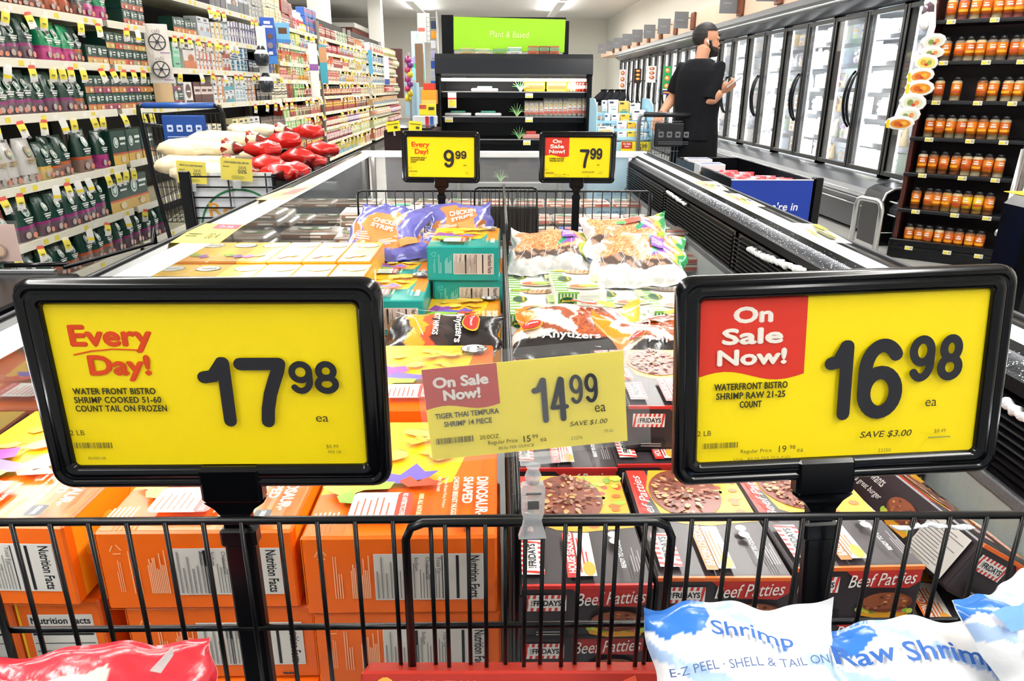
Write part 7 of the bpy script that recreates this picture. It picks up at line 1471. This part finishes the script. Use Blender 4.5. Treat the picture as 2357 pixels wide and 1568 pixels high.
for i, (x0, y0, x1, y1, c, a, dy) in enumerate(BX):
    p, q = YP(x0, y1, Yd+dy), YP(x1, y0, Yd+dy); m = MB(); w_, h_ = q.x-p.x, q.z-p.z; m.box((0, 0, 0), (w_, .07, h_), c, .002); A = Art(plane((0, -.0005, 0), (1, 0, 0), (0, 0, 1)), step=.0012, mb=m); A.rect(w_*.1, h_*.75, w_*.5, h_*.88, '2f3a55'); A.rect(w_*.3, h_*.3, w_*.8, h_*.36, a); A.rect(w_*.1, h_*.05, w_*.9, h_*.22, a) if i % 2 else A.rect(w_*.2, h_*.5, w_*.7, h_*.54, 'a0a4aa')
    row = 'top row' if dy > .3 else 'second row' if dy > .2 else 'third row' if dy > .05 else 'bottom row'
    m.obj('snack_carton', CARD(), loc=(p.x, Yd+dy, p.z), rot=(0, 0, [0, .05, -.04][i % 3]), label=f"{'yellow' if c in ('e6c25a','f0c040','f0b83a','f3d24a') else 'white'} carton, {['first', 'second', 'third', 'fourth'][i % 4] if i < 8 else ['first', 'second', 'third', 'fourth', 'first', 'second', 'third'][i-8]} built from the {row} of the blue display".replace('built from', 'in'), cat='carton', group='cartons in the blue card display')
pq = YP(1463, 341, Yd-.03); t = thing('price_card', 'yellow 6.99 On Sale card at the foot of the blue display', 'price card', (pq.x, Yd-.03, pq.z)); W_, H_ = .235, .10
A = Art(plane((-W_/2, 0, -H_/2), (1, 0, 0), (0, 0, 1)), step=.001); A.mb.box((-W_/2, 0, -H_/2), (W_/2, .003, H_/2), 'f5e02a'); A.rect(.004, H_*.45, W_*.38, H_*.97, 'c03a2c'); A.text('On Sale', W_*.2, H_*.76, H_*.13, 'f6ece4', w=W_*.27, bold=.04, al='c'); A.text('Now!', W_*.2, H_*.57, H_*.13, 'f6ece4', w=W_*.16, bold=.04, al='c')
digit(A, '6', W_*.58, H_*.32, W_*.11, H_*.5, W_*.025, '2c2d2a'); digit(A, '9', W_*.71, H_*.52, W_*.075, H_*.3, W_*.015, '2c2d2a'); digit(A, '9', W_*.80, H_*.52, W_*.075, H_*.3, W_*.015, '2c2d2a'); A.lines(W_*.05, H_*.06, W_*.9, H_*.25, 3, '9a943a', .3, 4); A.obj('card_face', PAPER(), t)
t = thing('wire_stand', 'wire stand with dark rumpled shoes on top behind the blue display', 'stand', YP(1375, 235, 6.9)); h0 = YP(1375, 235, 6.9).z; wS = YP(1445, 235, 6.9).x-YP(1375, 235, 6.9).x
m = MB(); m.box((0, 0, -.03), (wS, .3, 0), '3a3a3a', .004); m.obj('tray', BLKP(), t)
for i in range(8): m = MB(); m.tube([(wS*i/7, 0, -h0), (wS*i/7, 0, 0)], .005, 5, '6a6a68'); m.obj('post', STEEL(), t)
for i, px in enumerate((1384, 1402, 1420, 1436)):
    p = YP(px, 228, 6.95); m = MB(); m.loft([[(.0+.06*s*math.cos(g)+.02*i2, .04*s*math.sin(g), z) for g in [2*math.pi*k/9 for k in range(9)]] for i2, (z, s) in enumerate(((0, 1), (.03, 1.05), (.06, .8), (.085, .5), (.10, .42)))], '1c1d22'); m.lathe([(.018, .07), (.026, .102), (.02, .104)], 8, '0a0a0c', M=Matrix.Translation((.06, 0, 0)))
    m.obj('black_shoe', MATT(), loc=(p.x-.03, 6.98, h0+.0), rot=(0, -.1, .3*i), label=f'black rumpled shoe-like item, {ordn(i)} from the left on the wire stand', cat='shoe', group='black shoes on the wire stand')
# ---- things around the far left of the cooler
Yq = 6.3; a_, b_ = YP(885, 345, Yq), YP(1003, 300, Yq)
t = thing('dark_bin', 'dark brown bin with two yellow cards left of the cooler', 'bin', (a_.x, Yq, 0)); W = b_.x-a_.x; m = MB(); m.box((0, 0, 0), (W, .6, b_.z), '2a1c1e', .01); m.obj('bin_body', MATT(), t); m = MB(); m.box((.05, .05, b_.z), (W-.05, .5, b_.z+.015), '141418'); m.obj('bin_top', BLKP(), t)
for i, (px, lab) in enumerate(((905, 'yellow card leaning at the left end of the dark brown bin'), (956, 'yellow card at the right of the dark brown bin'))):
    p = YP(px, 291, Yq-.02); m = MB(); m.box((-.055, 0, -.04), (.055, .003, .04), 'f4e02a'); A = Art(plane((-.055, -.001, -.04), (1, 0, 0), (0, 0, 1)), step=.0008, mb=m); A.rect(.01, .055, .1, .06, '3a3a20'); A.rect(.06, .02, .09, .04, '4a4a20'); m.box((-.008, 0, -.075), (.008, .004, -.04), 'b5b8ba'); m.obj('yellow_card', PAPER(), loc=p, rot=(0, -.12 if i == 0 else .08, 0), label=lab, cat='price card')
def ybox(px0, py0, px1, py1, Y, c, lab, cat, name, dp=.2, art=None, kind=None, m_=None):
    p, q = YP(px0, py1, Y), YP(px1, py0, Y); m = MB(); w_, h_ = q.x-p.x, q.z-p.z; m.box((0, 0, 0), (w_, dp, h_), c, .004); A = Art(plane((0, -.001, 0), (1, 0, 0), (0, 0, 1)), step=.002, mb=m)
    if art: art(A, w_, h_)
    return m.obj(name, m_ or CARD(), loc=(p.x, Y, p.z), label=lab, cat=cat)
ybox(971, 207, 1003, 240, 6.7, 'f0a02c', 'orange yellow carton stack left of the cooler', 'carton', 'orange_carton', .2, lambda A, w, h: A.rect(0, 0, w, h*.3, 'f6c86a'))
ybox(974, 192, 1000, 207, 6.7, 'd8402c', 'red packet on top of the orange yellow carton', 'packet', 'red_packet', .15)
ybox(966, 240, 1003, 266, 6.62, 'f2dc2a', 'yellow and red price card under the orange carton', 'price card', 'yellow_card', .01, lambda A, w, h: (A.rect(0, h*.6, w*.42, h*.95, 'c04a44'), A.rect(w*.55, h*.5, w*.9, h*.75, '3a3a20')))
ybox(950, 268, 1003, 288, 6.75, 'e8eef4', 'white and blue packets on the bin left of the cooler', 'packet', 'white_packet', .2, lambda A, w, h: (A.rect(w*.55, 0, w*.7, h, 'c8304a'), A.rect(w*.75, 0, w*.9, h, '3a6ac0')))
ybox(934, 190, 958, 268, 8.2, 'a9cfe2', 'pale blue cut-out display with an orange picture left of the cooler', 'display', 'blue_display', .3, lambda A, w, h: A.oval(w*.35, h*.55, w*.26, h*.13, 'd8b08a', 16))
ybox(962, 30, 988, 98, 8.6, 'f2f2f4', 'white hanging sign with a small red strip left of the green sign', 'sign', 'white_sign', .02, lambda A, w, h: A.rect(w*.05, h*.38, w*.6, h*.5, 'e07a6a'))
for i in range(9):
    p = YP(938+ (i % 2)*5, 128+i*11, 8.0); R = random.Random(i); m = MB()
    m.loft([[(s*.03*math.cos(g), s*.03*math.sin(g), z) for g in [2*math.pi*k/7 for k in range(7)]] for z, s in ((0, .5), (-.03, 1), (-.06, 1.2), (-.075, .6))], ['a8307a', '7a3a8c', 'c8386a', 'e0c83a'][i % 4] if i < 8 else 'e0c83a'); m.obj('hanging_flower_pack', FILM(), loc=p, label=f"bright {['magenta', 'violet', 'pink', 'yellow'][i % 4] if i < 8 else 'yellow'} pack, {ordn(i)} down the colourful strip at the aisle end", cat='packet', group='colourful strip of packs at the aisle end')
m = MB(); p, q = YP(940, 120, 8.03), YP(946, 226, 8.03); m.box((-.012, 0, q.z-p.z-1.0), (.012, .01, 0), '5a5a60'); m.obj('strip_post', STEEL(), loc=(p.x, 8.06, p.z), label='slim post carrying the colourful strip of packs', cat='post')
for i in range(7):
    ybox(992, 48+i*23, 1003, 66+i*23, 7.35, ['2a3a5a', 'f0a02c', 'e9ecf2', 'b8b4e0', '2a5ac0', 'cfd8ea', '2a6ad0'][i], f"{['navy', 'yellow', 'white', 'lilac', 'blue', 'pale blue', 'bright blue'][i]} pack hanging on the side rack at the left of the cooler", 'packet', 'hanging_pack', .05)
m = MB(); p = YP(996, 40, 7.42); 
for i in range(6): m.tube([(-.06, 0, -.02*i*2), (.04, 0, -.02*i*2)], .004, 4, '8a8a8c')
m.tube([(.04, 0, .05), (.04, 0, -1.35)], .008, 6, '8a8a8c'); m.tube([(-.06, 0, .0), (-.06, 0, -.22)], .004, 4, '8a8a8c'); m.obj('side_rack', STEEL(), loc=p, label='thin wire rack fixed at the left side of the cooler', cat='rack')
ybox(958, 100, 972, 200, 9.3, '8a6a50', 'narrow brown post beside the painted panel at the far end', 'post', 'brown_post', .1)
# ---- black bin and clear panel at the left edge
l0 = ZP(0, 608, .895); l1 = ZP(186, 610, .895)
t = thing('black_bin', 'black bin with a steel trimmed edge at the left frame edge', 'bin', (l0.x-.3, l0.y-1.0, 0)); W = l1.x-l0.x+.3
m = MB(); m.box((0, 0, 0), (W, .98, .875), '101116', .006); m.obj('bin_body', BLKP(), t); m = MB(); m.box((0, .97, .876), (W*.88, .985, .886), 'c4c5c7', .001); m.obj('steel_trim', STEEL(), t)
m = MB(); m.tube([(W*.55, 1.0, .89), (W*.56, 1.02, .93), (W*.52, 1.03, 1.0), (W*.47, 1.03, 1.045)], .006, 7, '101116'); m.obj('bent_rod', BLKP(), t)
m = MB(); m.tube([(W*.9, 1.0, .885), (W*1.1, 1.3, .89), (W*1.1, 1.32, .93), (W*1.1, 1.32, .88)], .006, 6, '101116'); m.tube([(W*.6, 1.0, .89), (W*.9, 1.02, .89)], .007, 6, '101116'); m.obj('wire_edge', BLKP(), t)
a = ZP(0, 605, .90); b_ = DP(52, 512, 2.0); t = thing('clear_sign_holder', 'clear plastic sign holder with a plain pinkish back at the left edge', 'sign holder', (l0.x-.08, l0.y+.02, .893)); m = MB(); m.box((-.05, .002, .004), (.125, .004, .105), 'ddbdb0'); m.obj('card_back', PAPER(), t); m = MB(); m.box((-.05, -.002, 0), (.135, .0, .115), 'ffffff'); m.obj('clear_sleeve', glassmat('clear_film'), t)
m = MB(); m.lathe([(.017, 0), (.019, .001), (.019, .002)], 20, '9a8a80', M=Matrix.Translation((.075, -.003, .035)) @ Matrix.Rotation(math.pi/2, 4, 'X')); m.lathe([(.015, .0025), (.015, .003)], 20, 'c9a98e', M=Matrix.Translation((.075, -.003, .035)) @ Matrix.Rotation(math.pi/2, 4, 'X')); m.obj('round_seal', PAPER(), t)
# ---- the man
MD = 5.75; base = DP(1600, 300, MD); mx_, my_ = base.x, base.y
yaw = math.radians(38); fw = Vector((math.sin(yaw), math.cos(yaw), 0)); rt = Vector((math.cos(yaw), -math.sin(yaw), 0)); up = Vector((0, 0, 1))
man = thing('person', 'man in a black T-shirt and black trousers looking towards the freezers', 'person', (mx_, my_, 0))
def Q(r, f, z): return rt*r + fw*f + up*z
def limb(m, pts, rad, n=14, sq=1.0):
    pts = [Vector(p) for p in pts]; m.tube(pts, rad, n, 'c98f70')
def ell(m, c, rx, ry, rz_, ax=rt, ay=fw, az=up, n=14, k=10):
    rings = []
    for i in range(1, k): a = math.pi*i/k; rings.append([Vector(c)+ax*(rx*math.sin(a)*math.cos(2*math.pi*j/n))+ay*(ry*math.sin(a)*math.sin(2*math.pi*j/n))-az*(rz_*math.cos(a)) for j in range(n)])
    m.loft(rings, 'c98f70')
S_ = base_s = 1.0
# heights taken for a 1.82 m man
sL, sR = Q(-.15, .0, 1.485), Q(.15, .0, 1.485)
def W2L(px, py, d): return DP(px, py, d) - Vector((mx_, my_, 0))
eL = W2L(1551, 222, 5.80); hL = W2L(1523, 262, 5.70); eR = W2L(1630, 236, 5.56); hR = W2L(1661, 213, 5.50)
skin = mat('skin', 'c08a6c', rough=.55, var=.04, bscale=30)
body = MB()
ell(body, Q(0, .0, 1.0), .15, .10, .16); ell(body, Q(0, .0, 1.3), .16, .10, .22); limb(body, [Q(0, -.01, 1.44), Q(.0, .0, 1.56), Q(0.01, .02, 1.64)], [.068, .052, .050])
limb(body, [Q(-.08, 0, .98), Q(-.10, .0, .52), Q(-.10, -.02, .09)], [.075, .055, .04]); limb(body, [Q(.08, 0, .98), Q(.10, .0, .52), Q(.10, -.02, .09)], [.075, .055, .04])
limb(body, [Q(-.12, 0, 1.48), sL, (sL+eL)/2, eL, eL.lerp(hL, .35), hL], [.05, .055, .047, .042, .042, .027]); limb(body, [Q(.12, 0, 1.48), sR, (sR+eR)/2, eR, eR.lerp(hR, .35), hR], [.045, .045, .040, .040, .042, .028])
# head: turned further to the right than the body
hy = math.radians(101); hf = Vector((math.sin(hy), math.cos(hy), 0)); hr = Vector((math.cos(hy), -math.sin(hy), 0)); hc = W2L(1628, 92, MD) ; hc = Vector((hc.x, hc.y, 1.70))
def Hd(r, f, z): return hc + hr*r + hf*f + up*z
ell(body, Hd(0, -.012, .028), .076, .098, .095, hr, hf); ell(body, Hd(0, .035, -.035), .060, .062, .088, hr, hf); ell(body, Hd(0, .062, -.085), .034, .028, .026, hr, hf)
body.loft([[Hd(s*a, f+.002*b_, z) for a, b_ in ((-1, 0), (0, 1), (1, 0), (0, -1.5))] for z, s, f in ((.028, .007, .088), (.0, .010, .106), (-.016, .015, .116), (-.026, .014, .098))], 'c98f70')
for s in (-1, 1): ell(body, Hd(s*.078, -.012, -.008), .010, .020, .032, hr, hf); ell(body, Hd(s*.030, .082, .018), .018, .012, .010, hr, hf)
ell(body, Hd(0, .094, -.052), .022, .010, .012, hr, hf); limb(body, [Q(0, .0, 1.54), Hd(0, -.02, -.05)], [.050, .050])
def hand(m, wrist, d, pn, thumb, curl=.8, s=1.0):
    d = d.normalized(); pn = pn.normalized(); side = d.cross(pn).normalized(); c = wrist+d*.05
    ell(m, c, .040, .016, .050, side, pn, d, 12, 8)
    for i, (o, L) in enumerate(((-.030, .062), (-.010, .074), (.010, .070), (.029, .056))):
        a = c+d*.035+side*o*s; p1 = a+(d*math.cos(curl*.4)-pn*math.sin(curl*.4))*L*.45; p2 = p1+(d*math.cos(curl)-pn*math.sin(curl))*L*.32; p3 = p2+(d*math.cos(curl*1.7)-pn*math.sin(curl*1.7))*L*.28; m.tube([c+side*o*.8, a, p1, p2, p3], [.010, .010, .009, .008, .007], 8, 'c98f70')
    a = c-d*.02+side*thumb*.034; m.tube([c-d*.02, a, a+side*thumb*.016+d*.026-pn*.01, a+side*thumb*.012+d*.048-pn*.022], [.013, .012, .010, .008], 8, 'c98f70')
hand(body, hL, (hL-eL)*.6+fw*.05, up+fw*.5, 1, 1.2); hand(body, hR, (hR-eR), -up*.2+rt*.5-fw*.3, -1, .9)
remesh(body, .0055, 'body', skin, man, smooth=2)
cloth = mat('black_cotton', '0e0f14', rough=.85, spec=.2, bump=.4, bscale=25); clo2 = mat('black_trousers', '0b0c10', rough=.8, spec=.2, bump=.4, bscale=18)
m = MB(); rings = []
for z, a, b_, f in ((.955, .178, .140, .0), (.99, .178, .140, 0), (1.12, .172, .132, 0), (1.28, .178, .132, 0), (1.40, .180, .128, -.005), (1.47, .165, .112, -.008), (1.52, .125, .090, -.008), (1.545, .10, .08, -.004), (1.56, .075, .072, 0)):
    rings.append([Q(a*math.copysign(abs(math.cos(g))**.85, math.cos(g)), f+b_*math.copysign(abs(math.sin(g))**.9, math.sin(g)), z)+rt*(.006*math.sin(g*5+z*20)) for g in [2*math.pi*k/28 for k in range(28)]])
m.loft(rings, '0e0f14')
m.tube([Q(-.13, 0, 1.47), sL, (sL+eL)/2+Vector((0, 0, .02)), sL.lerp(eL, .86)], [.062, .062, .062, .068], 16, '0e0f14'); m.tube([Q(.13, 0, 1.47), sR, (sR+eR)/2, sR.lerp(eR, .92)], [.066, .066, .064, .068], 16, '0e0f14')
remesh(m, .008, 't_shirt', cloth, man, smooth=3)
m = MB(); m.loft([[Q(a*math.cos(g), b_*math.sin(g), z) for g in [2*math.pi*k/20 for k in range(20)]] for z, a, b_ in ((1.02, .185, .13), (.9, .19, .135), (.80, .185, .13))], '0b0c10')
for s in (-1, 1): m.tube([Q(s*.085, 0, .92), Q(s*.095, 0, .75), Q(s*.10, .01, .48), Q(s*.105, -.01, .10)], [.105, .10, .085, .072], 16, '0b0c10')
remesh(m, .010, 'trousers', clo2, man, smooth=3)
for s in (-1, 1): m = MB(); m.loft([[Q(s*.105+.045*w_*math.cos(g), .06+.14*w_*math.sin(g), z) for g in [2*math.pi*k/14 for k in range(14)]] for z, w_ in ((.0, 1), (.03, 1.03), (.06, .85), (.09, .55))], '1a1a1e'); m.obj('shoe', MATT(), man)
hairm = mat('black_hair', '120e0d', rough=.6, bump=.8, bscale=120)
m = MB(); rings = []
for i in range(10):
    a = math.radians(4+i*10.5); rings.append([Hd(.084*math.sin(a)*math.cos(g), -.014+.107*math.sin(a)*math.sin(g)*(1 if math.sin(g) < 0 else .93), .034+.106*math.cos(a)) for g in [2*math.pi*k/24 for k in range(24)]])
# cap open at the forehead
m.loft(rings[:7], '120e0d'); 
m.loft([[Hd(.085*math.sin(math.radians(a))*math.cos(g), -.014+.108*math.sin(math.radians(a))*math.sin(g), .034+.106*math.cos(math.radians(a))) for g in [math.pi*.97+math.pi*1.06*k/16 for k in range(17)]]+[Hd(.070*math.sin(math.radians(a))*math.cos(g), -.014+.090*math.sin(math.radians(a))*math.sin(g), .034+.10*math.cos(math.radians(a))) for g in [math.pi*2.03-math.pi*1.06*k/16 for k in range(17)]] for a in (60, 80, 100, 118, 130)], '120e0d')
hr_o = remesh(m, .004, 'hair', hairm, man, smooth=1)
m = MB(); ell(m, Hd(0, .028, -.066), .066, .068, .060, hr, hf); ell(m, Hd(0, .066, -.088), .038, .034, .034, hr, hf)
for s in (-1, 1): m.tube([Hd(s*.071, .018, .0), Hd(s*.068, .03, -.05), Hd(s*.05, .06, -.085)], [.012, .014, .016], 8, '1a1310')
m.tube([Hd(-.03, .082, -.042), Hd(0, .1035, -.036), Hd(.03, .082, -.042)], .007, 7, '1a1310')
remesh(m, .004, 'beard', mat('black_beard', '1c1411', rough=.8, bump=.8, bscale=150), man, smooth=1)
for s in (-1, 1):
    m = MB(); m.tube([Hd(s*.050, .080, .040), Hd(s*.034, .092, .046), Hd(s*.014, .096, .040)], [.003, .005, .004], 6, '15100e'); m.obj('eyebrow', hairm, man)
    m = MB(); ell(m, Hd(s*.031, .088, .020), .011, .006, .006, hr, hf, n=10, k=6); m.obj('eye', mat('eye_white', 'd8d2ca', rough=.2), man); m = MB(); ell(m, Hd(s*.031, .0925, .020), .005, .003, .005, hr, hf, n=8, k=6); m.obj('iris', mat('iris', '1c120c', rough=.15), man)
m = MB(); m.tube([Hd(-.018, .098, -.056), Hd(0, .104, -.054), Hd(.018, .098, -.056)], .005, 7, '8a4a40'); m.obj('lips', mat('lips', '8a4a40'), man)
m = MB(); ell(m, Hd(.09, -.002, -.004), .006, .009, .009, hr, hf, n=8, k=6); m.tube([Hd(.092, .002, -.008), Hd(.09, .010, -.034)], .004, 6, 'f2f2f2'); m.obj('earbud', mat('white_earbud', 'f4f4f2', rough=.2), man)
m = MB(); c = hR+(hR-eR).normalized()*.11+up*.005; d = (hR-eR).normalized(); yx = d.cross(up).normalized(); xx = yx.cross(d).normalized(); m.box((-.004, -.033, -.06), (.004, .033, .06), 'b9bdc4', .002, M=Matrix.Translation(Vector((mx_, my_, 0))+c) @ Matrix((xx, yx, d)).transposed().to_4x4()); m.obj('phone', mat('phone_case', 'b9bdc4', rough=.2), label='pale mobile phone held in the right hand of the man', cat='phone')
